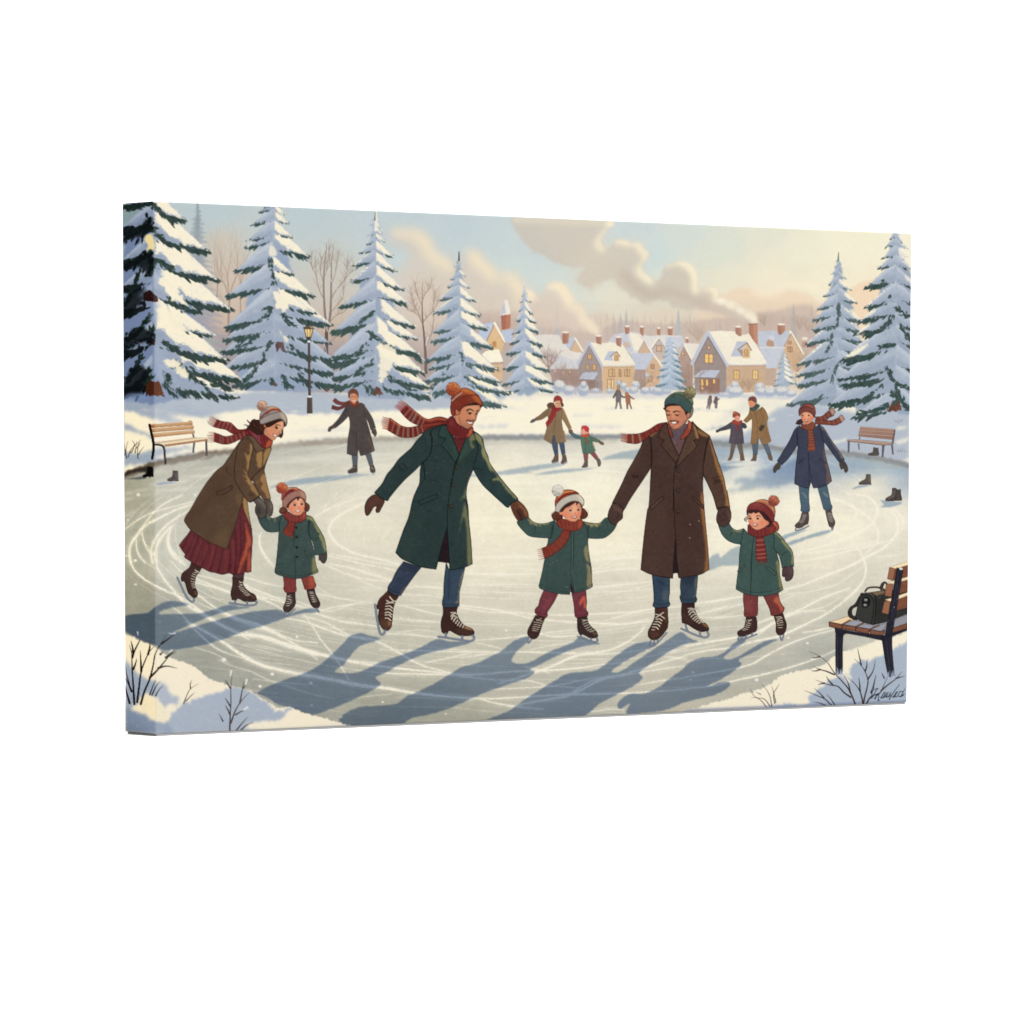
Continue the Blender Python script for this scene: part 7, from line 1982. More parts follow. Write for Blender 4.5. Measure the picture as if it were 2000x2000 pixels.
laces(b4_, "275,490 320,500 372,535|275,530 330,490 362,470|280,545 320,540 345,560|265,570 310,570 335,590|250,595 300,600 320,620|240,625 285,630 305,650|235,655 265,655", w=1.7)
blade(B_, b4_, "225,770 215,810 225,835 260,825 330,760 395,685", 1.9, "262,765 262,815|300,760 290,795")
q_ = "555,378! 690,372! 690,420 715,500 760,560 815,595 842,640 838,665! 760,675 700,650 660,625 620,600 560,580! 552,480"
shp('boot', B_, b4_, q_, (58, 40, 38), (28, 18, 18), tex=.7)
with clip(b4_(q_)):
  hi(b4_, "760,570 820,600 838,640 790,610", (150, 104, 66), .8, 1)
  hi(b4_, "560,480 620,500 680,600 600,580", (78, 54, 46), .5, 2.5)
laces(b4_, "620,430 660,425 690,440|625,470 650,440 690,460|635,495 665,465 705,480|650,520 690,490 712,500|668,545 705,515 728,520|690,560 725,530 750,540|712,575 742,550 770,560|735,588 765,568 785,578|690,430 720,420 725,445", w=1.6)
blade(B_, b4_, "548,642 620,675 700,710 770,732 820,735 842,710 825,675", 2.8, "595,605 605,640 620,670|745,675 755,720")
shp('coat_lining', B_, b3_, "545,470! 568,770! 560,735! 525,740! 530,620", (40, 28, 32), (22, 16, 18), smooth=False)
for q, hl, kn in (("55,225! 70,205 155,245! 140,280 138,320 110,345 90,370! 60,365 30,320 35,270", "60,220 130,250 130,300 80,260", "85,270 110,290 95,320|100,265 125,300"),
                 ("870,240! 950,230! 965,280 960,340 930,385 890,385 860,350 857,310 865,275", "930,240 962,290 955,340 940,290", "880,300 910,285 930,310|890,340 920,330")):
  shp('glove', B_, b3_, q, (74, 54, 50), (36, 24, 24))
  hi(b3_, hl, (104, 78, 66), .6, 1.5)
  for k_ in kn.split('|'):
    ln(b3_, k_, (44, 30, 30), 1.3, a=.7)
BC, BCD, BCL = (72, 53, 47), (36, 24, 22), (158, 112, 66)
CO = part('coat', B_)
la = np.concatenate([b1_("340,460! 290,490 250,580 190,690 150,760 100,870")[0], b3_("100,130 62,205! 100,210 155,250! 200,170 300,20")[0], b1_("340,720 345,600")[0]])
lf = np.zeros(len(la), bool); lf[[0, 7, 9]] = True
bod = np.concatenate([b1_("430,380! 470,360 540,640! 640,420 680,350! 730,400 820,465! 800,600 775,760 765,850")[0], b3_("755,160 770,350 790,560 798,710! 740,745 660,762 570,775! 552,620 545,480 530,620 522,778! 440,765 350,745 280,712! 300,500 330,260")[0], b1_("325,1050 340,800 345,600 330,470 360,430")[0]])
bf = np.zeros(len(bod), bool); bf[[0, 2, 4, 6, 13, 16, 20, 23]] = True
ra = np.concatenate([b1_("820,465! 840,520 880,640 935,800 960,920")[0], b3_("935,110 957,240! 910,235 860,255! 830,150 790,60")[0], b1_("770,770 790,600 805,520")[0]])
rf = np.zeros(len(ra), bool); rf[[0, 6, 8]] = True
shp(None, CO, lambda s: (la, lf), None, BC, BCD, pid=CO, ew=1.6)
with clip((la, lf)):
  hi(b1_, "180,780 240,800 200,815", (46, 32, 30), .8, 1); ln(b1_, "175,770 210,765 240,800 190,800", (40, 28, 26), 1.4, .8); hi(b1_, "150,760 240,600 300,520 250,660 180,800", (84, 62, 52), .5, 3)
shp(None, CO, lambda s: (bod, bf), None, BC, BCD, pid=CO, ew=1.6)
with clip((bod, bf)):
  hi(b3_, "320,200 420,100 480,300 430,700 320,700", (80, 60, 51), .35, 8)
  hi(b3_, "560,100 700,100 700,700 600,740", (66, 48, 43), .4, 8)
  hi(b3_, "740,110 760,160 775,350 795,560 796,715 765,735 775,600 755,400 735,240", (150, 100, 58), .85, 1.6)
  hi(b1_, "690,390 740,420 820,465 800,480 720,440", (150, 110, 66), .8, 1)
  hi(b1_, "320,460 400,420 350,470", (160, 112, 66), .7, .8)
  ln(b1_, "345,480 350,600 345,720", (36, 24, 22), 1.8); ln(b1_, "545,690 530,800 525,1080", (34, 24, 22), 1.7); ln(b3_, "530,100 535,300 545,480", (34, 24, 22), 1.7)
  ln(b1_, "805,500 780,640 772,770", (34, 24, 22), 1.7)
  for i in range(10):
    ell(*b3_("%f,%f" % (rnd.uniform(320, 770), rnd.uniform(0, 740)))[0][0], .9, .9, (150, 128, 110), a=.4)
  for q in ("722,342", "655,368", "652,470"):
    ell(*b3_(q)[0][0], 1.3, 1.2, (190, 166, 140), a=.8, blur=.3)
shp(None, CO, lambda s: (ra, rf), None, (80, 60, 50), BCD, pid=CO, ew=1.6)
with clip((ra, rf)):
  hi(b1_, "815,470 850,560 890,680 940,800 980,1000 990,1060 960,1060 950,960 920,840 880,740 850,620", (158, 112, 64), .85, 1.2)
  ln(b1_, "840,820 890,800 920,800", (44, 30, 26), 1.6, .7); ln(b1_, "850,860 900,845 925,840", (44, 30, 26), 1.6, .7)
  hi(b1_, "850,830 900,820 910,850 870,850", (54, 38, 34), .7, 1)
  ln(b3_, "862,240 955,228", (40, 28, 26), 1.6)
for z, q in ((b1_, "335,1050! 435,960! 448,985! 345,1075!"), (b1_, "675,965! 690,960! 775,1040! 770,1070!")):
  shp(None, CO, z, q, (82, 60, 50), (36, 24, 22), pid=CO, ew=1.4, smooth=False)
# sweater and scarf ends
shp('sweater', B_, b1_, "500,400! 640,370 650,400! 620,500 570,640! 530,560 500,480", (96, 82, 88), (54, 42, 46))
with clip(b1_("500,400! 640,370 650,400! 620,500 570,640! 530,560 500,480")):
  hi(b1_, "520,520 620,500 570,640", (98, 66, 60), .5, 2)
  for q in ("520,540 560,510 600,500", "540,580 590,540", "560,610 600,570"):
    ln(b1_, q, (122, 84, 72), 1.5, a=.6)
  for q in ("540,430 560,480", "580,420 590,480", "610,400 610,450", "520,450 600,490"):
    ln(b1_, q, (70, 60, 66), 1.1, a=.6)
SC = part('scarf', B_)
q_ = "480,355! 400,370 320,420 240,450 150,455! 145,525! 230,530 290,500 350,450 430,410"
shp(None, SC, b1_, q_, (120, 52, 42), (64, 24, 22), pid=SC)
with clip(b1_(q_)):
  for q in ("190,450 195,535", "240,440 260,520"):
    ln(b1_, q, (150, 130, 112), 3.6, a=.75, blur=.5)
  for q in ("275,435 300,500", "320,415 350,460", "360,390 385,440", "395,370 420,425", "430,365 445,400"):
    ln(b1_, q, (86, 32, 32), 3, a=.6, blur=.5)
fringe(SC, b1_("148,520")[0][0], b1_("152,458")[0][0], (-1, -.15), 14, (150, 88, 68), 9, 1.7)
shp(None, SC, b1_, "485,360! 500,400 530,480! 500,470 470,430 470,390", (126, 60, 52), (66, 28, 26), pid=SC)
q_ = "650,340! 680,370 680,420 640,470 590,500! 580,490 610,440 640,390"
shp(None, SC, b1_, q_, (142, 66, 50), (70, 28, 26), pid=SC)
hi(b1_, "655,350 678,380 670,420 650,400", (196, 110, 78), .6, 1)
# lapels
shp(None, CO, b1_, "470,360! 430,390! 400,480! 450,500! 425,545! 545,690! 575,640! 520,530 490,440", (78, 58, 49), (34, 24, 22), pid=CO, smooth=False, ew=1.6)
shp(None, CO, b1_, "680,350! 720,410! 738,490! 690,505! 715,550! 545,735! 570,645! 630,490 670,430", (84, 63, 52), (34, 24, 22), pid=CO, smooth=False, ew=1.6)
hi(b1_, "685,370 715,410 735,485 715,490 700,430", (164, 120, 72), .8, .8)
ln(b1_, "680,510 705,550 640,620", (150, 110, 70), 1.1, a=.6)
BT = part('buttons', B_)
for z, q in ((b1_, "567,752"), (b1_, "563,915"), (b3_, "564,270")):
  c = z(q)[0][0]
  ell(c[0], c[1], 3.8, 4.2, (32, 24, 24), BT); ell(c[0] + .3, c[1] - .3, 2.6, 3, (84, 70, 62), BT, a=.8, blur=.4)
# head
HR = part('hair', B_)
HT = part('hat', B_)
shp(None, HT, b2_, "790,480! 830,420 850,420 845,520 810,590 770,620! 780,560", (120, 124, 94), (70, 74, 60), pid=HT)
fc = "360,450! 380,400 500,380 620,380 690,450 730,540 760,600! 745,660 690,720 620,780 550,820 500,815 460,770 430,710 400,640 380,560 370,500"
shp(None, B_, b2_, fc, (198, 130, 98), (100, 58, 46), pid=B_, tex=.3, ew=1.2, ea=.7)
with clip(b2_(fc)):
  hi(b2_, "400,410 600,390 640,470 560,520 520,600 460,600 420,500", (220, 160, 124), .55, 3)
  hi(b2_, "640,480 720,560 730,650 640,740 600,640", (186, 124, 104), .6, 3)
  hi(b2_, "430,710 500,790 620,770 740,640 760,680 640,800 520,830 450,780", (64, 50, 46), .75, 1.6)
  hi(b2_, "470,730 560,700 580,760 520,780", (214, 140, 112), .6, 2)
  hi(b2_, "560,590 640,600 640,650 580,640", (214, 134, 98), .5, 2)
hi(b2_, "430,650 520,645 600,660 610,680 520,670 450,680", (70, 48, 42), .8, .7, .2)
hi(b2_, "440,675 520,665 600,675 570,715 510,720 465,700", (130, 66, 56), .85, .4, .1)
hi(b2_, "465,682 520,672 565,678 540,702 490,703", (246, 238, 226), .95, .3, .1)
ln(b2_, "490,755 530,750", (110, 66, 58), 1.6, a=.6)
ln(b2_, "505,500 560,480 630,500", (40, 28, 27), 3, 1.2); ln(b2_, "370,480 400,475 440,495", (42, 30, 28), 3, 1.2)
for q in ("535,545 570,555 610,545", "385,545 415,555 450,540"):
  ln(b2_, q, (38, 28, 28), 2, 1)
for q in ("570,560", "420,553"):
  ell(*b2_(q)[0][0], 1.9, 1.3, (38, 28, 28), a=.9)
ln(b2_, "470,540 450,620 480,645 530,640", (150, 90, 70), 1.3, .8, a=.7)
shp(None, B_, b2_, "735,560! 760,510 795,500 800,550 780,600 750,610!", (190, 122, 104), (104, 60, 48), pid=B_, tex=0, ew=1)
shp(None, HR, b2_, "320,435! 345,410 350,380 420,355 520,350 620,380 700,460 790,490! 740,530 715,550! 700,480 640,410 620,385 500,385 400,400 370,440 360,470!", (54, 36, 32), (32, 22, 22), pid=HR, tex=.2, ew=.5)
q_ = "385,260! 430,210 500,165 590,140 680,145 770,180 830,250 850,340 835,420! 800,360 700,280 600,240 480,225"
shp(None, HT, b2_, q_, (92, 106, 84), (42, 52, 48), pid=HT)
with clip(b2_(q_)):
  ln(b2_, "470,200 600,190 720,250 820,370", (54, 72, 68), 4, a=.8, blur=.7)
  ln(b2_, "560,150 680,155 780,210 835,300", (128, 138, 100), 3, a=.7, blur=.8)
q_ = "345,390! 350,320 385,250 440,235 540,225 640,250 740,310 815,400! 810,490 780,510! 720,480 660,420 620,380 520,350 430,350"
shp(None, HT, b2_, q_, (72, 94, 92), (36, 46, 46), pid=HT)
with clip(b2_(q_)):
  ribs(b2_, "355,330 440,238 600,238 740,310 815,400", "350,385 430,355 600,370 680,430 770,505", (46, 64, 66), 17, 1.6, .6)
  ln(b2_, "385,250 500,222 640,248 740,308 815,400", (128, 140, 108), 1.4, a=.7)
pompom(HT, b2_("795,160")[0][0], 11.4, (120, 114, 84), (190, 176, 126), (76, 72, 58))
# ---------------------------------------------------------------- right hand child
C3 = part('painted_person', label='child in a red bobble hat and green coat holding the right hand of the man in brown')
t1_ = "285,490! 440,510! 435,600 438,660 430,720! 370,738 300,730 290,700! 295,650 285,580"
shp('trousers', C3, k2, t1_, (116, 58, 58), PLD)
t2_ = "500,515! 655,480! 670,560 700,620 718,640 705,690! 640,720 580,718 575,690! 560,640 530,580"
shp('trousers', C3, k2, t2_, (116, 58, 56), PLD)
with clip(k2(t2_)):
  hi(k2, "600,560 660,520 690,610 712,640 690,690 660,620", (200, 108, 72), .7, 1.4)
with clip(k2(t1_)):
  hi(k2, "300,560 340,560 400,640 340,680 300,640", (136, 72, 68), .5, 2.5)
for q in ("300,700 370,715 430,690", "585,690 640,690 705,660", "370,600 420,650", "560,560 620,640"):
  ln(k2, q, (84, 36, 40), 1.3, .6, a=.5)
shp('boot', C3, k2, "315,738! 418,735! 428,800 425,870 410,895! 350,920 300,940 250,945 222,920 230,890 290,850", BOOT, tex=.6)
laces(k2, "330,770 375,775|365,765 335,790|320,800 365,810|312,820 355,830|300,840 345,850|288,860 330,870|275,875 305,880|290,765 318,780", w=1.2)
blade(C3, k2, "235,950 228,980 245,992 320,965 425,920", 2.2, "260,945 258,980|320,930 305,965|380,905 370,940")
shp('boot', C3, k2, "610,725! 705,700! 720,750 742,820 730,890 700,925 660,930 632,890 635,820", BOOT, tex=.6)
laces(k2, "630,740 690,735|640,760 700,750|640,785 700,775|645,805 705,795|650,825 705,820|655,850 700,850|690,740 640,790", w=1.2)
blade(C3, k2, "675,930 685,980 695,985 715,920", 1.8)
shp('glove', C3, k1, "845,895! 955,885! 968,960 950,1030 900,1062 875,1050 868,985! 858,1010 838,1000! 838,950", (78, 60, 62), (40, 28, 30))
hi(k1, "900,900 955,900 962,980 930,1000", (98, 78, 76), .5, 2)
CO = part('coat', C3)
G3_ = (66, 86, 81)
bo = np.concatenate([k1("380,440! 440,500 560,540 680,490 740,470! 780,560 775,740 800,850")[0], k2("670,280 705,445! 650,480 580,500 480,515 370,505 280,480 205,440! 215,350 240,150")[0], k1("330,750 345,620 355,520")[0]])
bf = np.zeros(len(bo), bool); bf[[0, 4, 9, 15]] = True
shp(None, CO, lambda s: (bo, bf), None, G3_, GD, pid=CO)
with clip((bo, bf)):
  hi(k2, "635,130 660,160 700,440 675,445 655,300", (140, 130, 78), .85, .8)
  hi(k2, "380,100 560,100 600,400 420,460", (60, 79, 75), .4, 8)
  for q in ("375,40 368,250 360,500",):
    ln(k2, q, (34, 44, 44), 1.7)
  ln(k1, "500,540 480,700 465,960", (34, 44, 44), 1.5); ln(k1, "515,540 495,700", (90, 106, 98), 1, a=.5)
  ln(k2, "210,415 300,455 420,475 560,465 705,415", (40, 52, 52), 1.1, a=.7)
for q in ("305,945! 385,858! 400,880! 315,965!", "640,895! 665,885! 770,965! 745,995!"):
  shp(None, CO, k1, q, (72, 92, 86), (36, 46, 46), pid=CO, ew=1.2, smooth=False)
arm1 = "80,400! 150,420 205,375! 240,430 300,460 380,440! 360,540 340,625! 260,610 180,570 120,500"
arm2 = "730,480! 780,490 830,540 890,620 950,700 968,790 970,890! 900,880 835,905! 820,830 790,740 740,680 740,570"
for q in (arm1, arm2):
  shp(None, CO, k1, q, G3_, GD, pid=CO)
with clip(k1(arm1)):
  hi(k1, "200,385 240,430 300,460 370,445 340,480 290,480 260,470 240,500 250,450", (140, 136, 92), .8, .9)
  ln(k1, "250,470 225,510 205,530", (36, 48, 48), 1.6, .6); ln(k1, "270,470 320,510", (36, 48, 48), 1.2, .6)
with clip(k1(arm2)):
  hi(k1, "730,480 790,500 850,570 920,660 960,720 970,860 940,850 950,760 900,680 830,600 820,560", (146, 142, 92), .85, .9)
  ln(k1, "830,760 870,720 930,715", (36, 48, 48), 1.6, .6)
  ln(k1, "740,560 735,670 780,730", (30, 40, 40), 1.7)
HR = part('hair', C3)
ln(k1, "425,300 390,325 395,350", (60, 46, 40), 2.2, 1); ln(k1, "430,320 405,340 415,360", (60, 46, 40), 2, 1)
SC = part('scarf', C3)
shp(None, SC, k1, "690,400! 730,350 780,370 795,430 775,470 700,480!", (156, 76, 58), (80, 32, 30), pid=SC)
ln(k1, "740,370 760,420 750,465", (200, 120, 86), 2.4, a=.6, blur=.6)
q_ = "530,530! 610,530! 640,700 652,830! 530,810! 525,650"
shp(None, SC, k1, q_, (116, 50, 46), (66, 26, 28), pid=SC)
with clip(k1(q_)):
  for y in (575, 630, 690, 740, 785):
    ln(k1, "520,%d 580,%d 650,%d" % (y + 5, y + 2, y - 6), (176, 108, 88), 2.2, a=.75, blur=.4)
fringe(SC, k1("538,820")[0][0], k1("648,825")[0][0], (0, 1), 7.5, (104, 58, 44), 8, 1.6)
q_ = "430,400! 450,390 490,440 550,455 620,430 680,400 720,390! 760,430 740,480 660,520 560,540 480,525 430,480"
shp(None, SC, k1, q_, (118, 50, 48), (66, 24, 28), pid=SC)
with clip(k1(q_)):
  for q in ("450,420 470,510", "490,450 505,525", "540,465 545,535", "585,455 590,530", "630,435 640,515", "675,410 690,500", "715,400 730,480"):
    ln(k1, q, (78, 28, 32), 1.6, a=.6)
  hi(k1, "690,400 750,430 730,480 680,480", (146, 66, 56), .5, 1.5)
shp(None, HR, k1, "450,240! 580,225 700,330 720,380 690,420 640,420! 600,320", (58, 38, 38), (34, 24, 26), pid=HR, ew=0)
fc = "432,300! 450,260 560,240 620,300 650,350 680,340! 680,380 640,410 590,440 540,455 500,440 460,400 440,360"
kid_face(C3, k1, fc, ("458,322", "546,322"), "475,385 520,385 550,382 535,412 510,415 490,405", "482,388 515,388 542,386 525,400 500,400", ("600,370", "452,370"), "450,280 560,260 580,330 520,370 470,340", ec=(58, 50, 48))
ln(k1, "530,292 555,285 580,300", (52, 36, 34), 2, 1); ln(k1, "445,295 465,290", (60, 42, 38), 1.6, 1)
ln(k1, "480,335 478,360 500,368", (184, 108, 82), 1.2, a=.7)
ell(*k1("660,365")[0][0], 3.4, 4.6, (214, 136, 104), C3, blur=.3, ang=.4)
shp(None, HR, k1, "415,270! 430,230 500,215 590,230 650,300 720,370! 690,390 665,340 630,330 600,290 560,240! 520,260 500,245 470,260 440,255 425,290!", (58, 38, 38), (34, 24, 26), pid=HR, tex=.2, ew=.5)
shp(None, HR, k1, "630,330! 700,350 715,390 680,410! 690,370 650,345", (62, 42, 38), (36, 24, 24), pid=HR, tex=0, ew=0)
HT = part('hat', C3)
q_ = "500,130! 560,100 620,95 690,120 735,170 752,230 745,300! 720,270 660,200 590,150"
shp(None, HT, k1, q_, (172, 108, 78), (92, 48, 40), pid=HT)
with clip(k1(q_)):
  ln(k1, "510,125 600,105 680,140 735,220", (208, 148, 104), 3, a=.7, blur=.7)
  ln(k1, "560,130 640,160 710,230 735,290", (120, 54, 46), 2.4, a=.8, blur=.5)
q_ = "415,250! 425,190 460,145 520,128 590,140 660,190 715,250 738,300 735,350 715,365! 680,310 620,250 560,225 490,215 440,220"
shp(None, HT, k1, q_, (130, 60, 56), (70, 28, 32), pid=HT)
with clip(k1(q_)):
  ribs(k1, "420,210 490,132 600,145 700,230 738,330", "415,245 480,215 580,228 660,285 715,362", (90, 36, 40), 18, 1.5, .65)
  hi(k1, "440,180 520,135 600,150 560,170 480,170", (156, 80, 68), .5, 1.5)
pompom(HT, k1("735,112")[0][0], 10.6, (156, 82, 64), (206, 138, 100), (112, 52, 48))
# ================================================================ skaters further off
def simple(label, z, items):
  """a small figure: rows (part name or None, outline, colour)"""
  p = part('painted_person', label=label)
  ids = {}
  for nm, s, col, *o in items:
    if nm and nm not in ids:
      ids[nm] = part(nm, p)
    q = ids.get(nm, p) if nm else p
    sm = not (o and o[0] == 'l')
    if o and isinstance(o[0], tuple):
      ln(z, s, col, o[0][0], o[0][1] if len(o[0]) > 1 else None, a=.85)
      continue
    shp(None, q, z, s, col, tuple(v * .62 for v in col), pid=q, ew=.9, ea=.55, tex=1.2)
  return p
n1 = Y(630, 750, 180)
TRS, BT_, GLV = (88, 92, 98), (82, 70, 66), (84, 72, 64)
simple('distant skater in a long dark coat with scarf flying left of the man in green', n1, [
  ('trousers', "345,840! 418,850! 412,960! 360,965!", TRS), ('trousers', "510,840! 575,825! 600,940! 555,970!", TRS),
  ('boot', "360,965! 410,960! 412,1040! 360,1055 305,1055 300,1030 345,1000", BT_), ('boot', "560,970! 600,950! 625,1020 620,1045 590,1055 565,1030", BT_),
  ('skate_blade', "310,1062! 410,1052! 410,1068! 320,1076!", (186, 192, 202)), ('skate_blade', "590,1055! 620,1048! 612,1078! 596,1072!", (186, 192, 202)),
  ('scarf', "320,195! 250,215 190,200 150,170 120,200! 160,235 230,250 320,235!", (112, 64, 58)), ('scarf', "320,210! 250,245 190,270 115,250! 105,295! 180,310 240,290 320,240!", (104, 58, 52)),
  ('glove', "125,485! 75,515 65,560 90,562 110,535 140,525!", GLV), ('glove', "580,540! 630,530! 642,590 620,625 605,600 585,580", GLV),
  ('coat', "285,250! 240,330 180,420 120,485! 150,525! 230,460 310,380!", (72, 66, 66)),
  ('coat', "300,230! 380,275 450,220! 500,250 515,400 560,560 618,790! 540,830 450,852! 425,780 410,850! 350,845 288,825! 300,650 325,480 310,380 290,290", (78, 70, 69)),
  ('coat', "470,230! 520,290 590,400 630,520! 570,545! 540,450 505,380", (76, 68, 64)),
  (None, "325,140! 370,105 410,130 420,190 400,235 370,240 335,205", (206, 138, 102)), ('scarf', "315,190! 345,220 380,240 410,200 435,220! 420,255 380,275 330,255", (118, 60, 50)),
  ('hat', "308,160! 305,100 340,60 385,60 420,100 425,165! 410,130 370,105 330,120 320,170!", (112, 70, 56)),
  (None, "540,640 600,790 580,800", (112, 86, 66), (2.5, 1)), (None, "400,560 405,700 415,840", (52, 46, 46), (1.1,)), (None, "480,240 540,320 600,430", (128, 108, 84), (1.4, .6)),
  (None, "345,152 360,150", (70, 46, 40), (1.2,)), (None, "382,152 396,153", (70, 46, 40), (1.2,)), (None, "358,196 375,203 390,196", (240, 226, 212), (1.4,)), (None, "330,1000 380,985", (150, 144, 138), (1.6,)), (None, "580,985 600,1010", (150, 144, 138), (2,))])
n2 = Y(1030, 760, 160)
simple('distant woman in a tan coat with a red scarf holding a small child by the hand', n2, [
  ('trousers', "330,610! 400,620! 410,860! 365,880! 330,740", (70, 82, 100)), ('trousers', "420,710! 490,700! 505,860! 460,880!", (74, 86, 104)),
  ('boot', "370,870! 412,868! 415,960! 350,985 322,968 345,930", (104, 84, 72)), ('boot', "465,880! 508,870! 525,940 520,985 480,998 448,985 465,930", (104, 86, 76)),
  ('skate_blade', "330,985! 415,965! 412,980! 340,995!", (186, 190, 200)), ('skate_blade', "470,1000! 530,960! 535,975! 480,1012!", (186, 190, 200)),
  ('hair', "350,185! 300,180 262,210 275,250! 330,270 370,240", (98, 70, 56)), ('glove', "110,390! 60,410 38,445 60,448 100,430 120,410", (94, 92, 88)), ('glove', "550,545! 590,540 605,570 580,600 555,580", (104, 84, 68)),
  ('coat', "300,240! 230,290 160,350 105,385! 125,420! 200,400 290,340!", (128, 104, 80)),
  ('coat', "300,250! 370,270 470,250! 490,330 460,400 470,520 500,620 515,700! 450,715 385,725! 355,600 320,730! 270,700 220,670! 250,550 280,420 270,330", (134, 110, 84)),
  ('coat', "460,250! 500,310 550,430 590,520! 555,545! 500,450 460,380", (142, 116, 86)),
  ('scarf', "345,230! 385,290 360,370 310,450 260,510! 245,450! 290,380 320,300", (148, 52, 52)), (None, "368,190! 400,150 445,160 455,220 430,250 385,245", (214, 160, 124)),
  ('scarf', "350,220! 390,250 450,245! 440,280 390,290 350,260", (140, 48, 48)), ('hair', "440,170! 475,190 480,225 460,240! 450,200", (88, 60, 48)),
  ('hat', "350,180! 355,120 385,90 430,95 465,140 465,185! 430,150 385,155", (150, 62, 56)), (None, "375,330 370,450 355,590", (96, 76, 58), (1, .8)), (None, "480,270 520,360 580,500", (186, 146, 104), (2.2, 1)), (None, "490,560 510,690", (178, 140, 100), (2.4, 2)),
  (None, "392,195 402,194", (100, 66, 54), (1,)), (None, "425,194 436,196", (100, 66, 54), (1,)), (None, "405,225 425,224", (170, 90, 78), (1,))])
simple('distant small child in green with a red hat, one skate lifted', n2, [
  ('trousers', "745,855! 812,855! 805,950! 760,960!", (136, 84, 84)), ('trousers', "835,855! 895,835! 945,910! 915,945!", (136, 82, 80)),
  ('boot', "765,960! 805,955! 805,1035! 760,1045 725,1040 745,1010", (98, 86, 80)), ('boot', "920,935! 955,920! 980,970 970,1025 945,1030 935,990", (104, 94, 90)),
  ('coat', "600,575! 640,600 700,625! 710,665! 640,655 580,610!", (84, 106, 112)), ('coat', "830,620! 900,650 970,685! 955,712! 890,700 830,690!", (92, 112, 96)), ('glove', "960,690! 1000,705 1022,730 1000,745 960,720", (116, 92, 72)),
  ('coat', "705,625! 760,620 830,615! 860,690 910,820! 840,855 740,860! 720,750", (88, 116, 100)), (None, "712,570! 730,535 780,545 790,590 750,610 720,600", (224, 156, 136)),
  ('scarf', "720,600! 760,610 815,585! 830,610 780,640 730,635", (190, 84, 58)), ('scarf', "760,650! 795,680 815,715! 790,725 770,690", (150, 100, 74)), ('hat', "715,540! 730,495 780,488 820,520 815,580! 780,560 750,525", (196, 66, 66)),
  (None, "775,690 770,850", (60, 82, 72), (1,)), (None, "870,730 900,810", (158, 148, 108), (2.4, 1))])
n3 = Y(1380, 760, 140)
simple('distant child in a dark coat and red hat stretching one arm to the left', n3, [
  ('trousers', "375,830! 445,835! 415,970! 360,985!", (104, 94, 88)), ('trousers', "465,835! 540,830! 560,980! 505,990!", (106, 96, 88)), ('boot', "365,975! 405,980 385,1060 365,1085! 320,1085! 340,1050", (112, 86, 72)), ('boot', "510,990! 560,980! 580,1085! 515,1092!", (112, 88, 74)),
  ('coat', "375,500! 300,550 190,605! 200,640! 300,620 370,600!", (76, 76, 82)), ('glove', "205,605! 145,630 150,660 200,640", (68, 66, 68)), ('coat', "520,510! 580,520 612,570 590,600 540,585!", (72, 72, 80)),
  ('coat', "370,500! 460,540 540,500! 550,620 570,825! 460,835 340,820! 365,650", (86, 78, 86)), (None, "425,430! 450,395 500,410 500,460 470,490 435,470", (224, 150, 128)), ('scarf', "385,490! 420,465 470,495 530,470! 545,500 520,535 450,550 395,520", (156, 70, 58)),
  ('scarf', "450,550! 475,560 465,640! 450,630", (148, 60, 58)), ('hat', "398,430! 400,380 410,340 460,350 510,380 510,420! 460,390 430,430", (160, 84, 62)), (None, "415,355 430,345", (228, 140, 110), (3, 2)), (None, "400,395 500,400", (120, 58, 50), (1.6,))])
simple('distant person in an ochre coat and green scarf beside the dark coated child', n3, [
  ('trousers', "695,840! 785,700 775,1000! 710,1005!", (86, 98, 112)), ('trousers', "860,845! 925,825! 985,975! 925,1000!", (90, 102, 116)), ('boot', "710,1000! 760,1005 755,1092! 670,1092! 700,1050", (108, 88, 72)), ('boot', "930,995! 975,980 1005,1080 980,1090! 945,1060", (106, 88, 74)),
  ('coat', "660,290! 640,380 560,480! 610,515! 690,450!", (136, 104, 70)), ('coat', "655,290! 740,330 850,270! 900,340 920,560 985,790! 920,835 850,850! 790,740 760,840! 670,835! 690,600 690,450", (140, 108, 74)),
  ('coat', "840,280! 900,330 935,450 880,560! 835,540! 870,450 830,360", (144, 112, 76)), ('glove', "835,545! 880,560 850,620 820,640 800,600", (72, 66, 60)), (None, "640,190! 680,165 740,200 730,260 690,275 650,250", (218, 146, 108)),
  ('scarf', "655,275! 700,280 760,220! 810,250 770,310 710,330 660,310", (72, 84, 76)), ('hat', "632,180! 650,130 720,112 760,150 760,220! 720,190 680,170", (120, 78, 72)), (None, "720,340 770,470 770,680", (104, 78, 54), (1,)), (None, "900,380 960,700", (168, 132, 92), (1.4, .8))])
n4, n5 = Y(1500, 780, 180), Y(1540, 920, 120)
JN = (76, 96, 110)
P4 = simple('skater in a navy coat and striped scarf gliding at the right with both arms out', n4, [('glove', "120,745! 155,775! 135,830 110,835 85,870 65,860 65,810 95,765", (74, 68, 62)), ('glove', "845,735! 900,725! 940,790 945,850 915,868 895,820 870,830 850,790", (72, 66, 60))])
for nm, q, c in (('trousers', "185,270! 365,310! 360,430 365,560 378,690 360,730! 280,738 215,705! 225,640 205,500", JN), ('trousers', "520,300! 685,250! 720,420 755,590 778,630 765,690! 690,700 630,680 615,640! 570,480", JN),
                 ('boot', "240,735! 355,730! 362,850 345,940! 290,965 230,1005 160,1015 120,985 125,950 190,890", (84, 70, 66)), ('boot', "655,705! 760,690! 785,800 825,900 815,965 780,1000 730,985 700,900", (84, 70, 66))):
  shp(nm, P4, n5, q, c, tuple(v * .55 for v in c), ew=1, ea=.7)
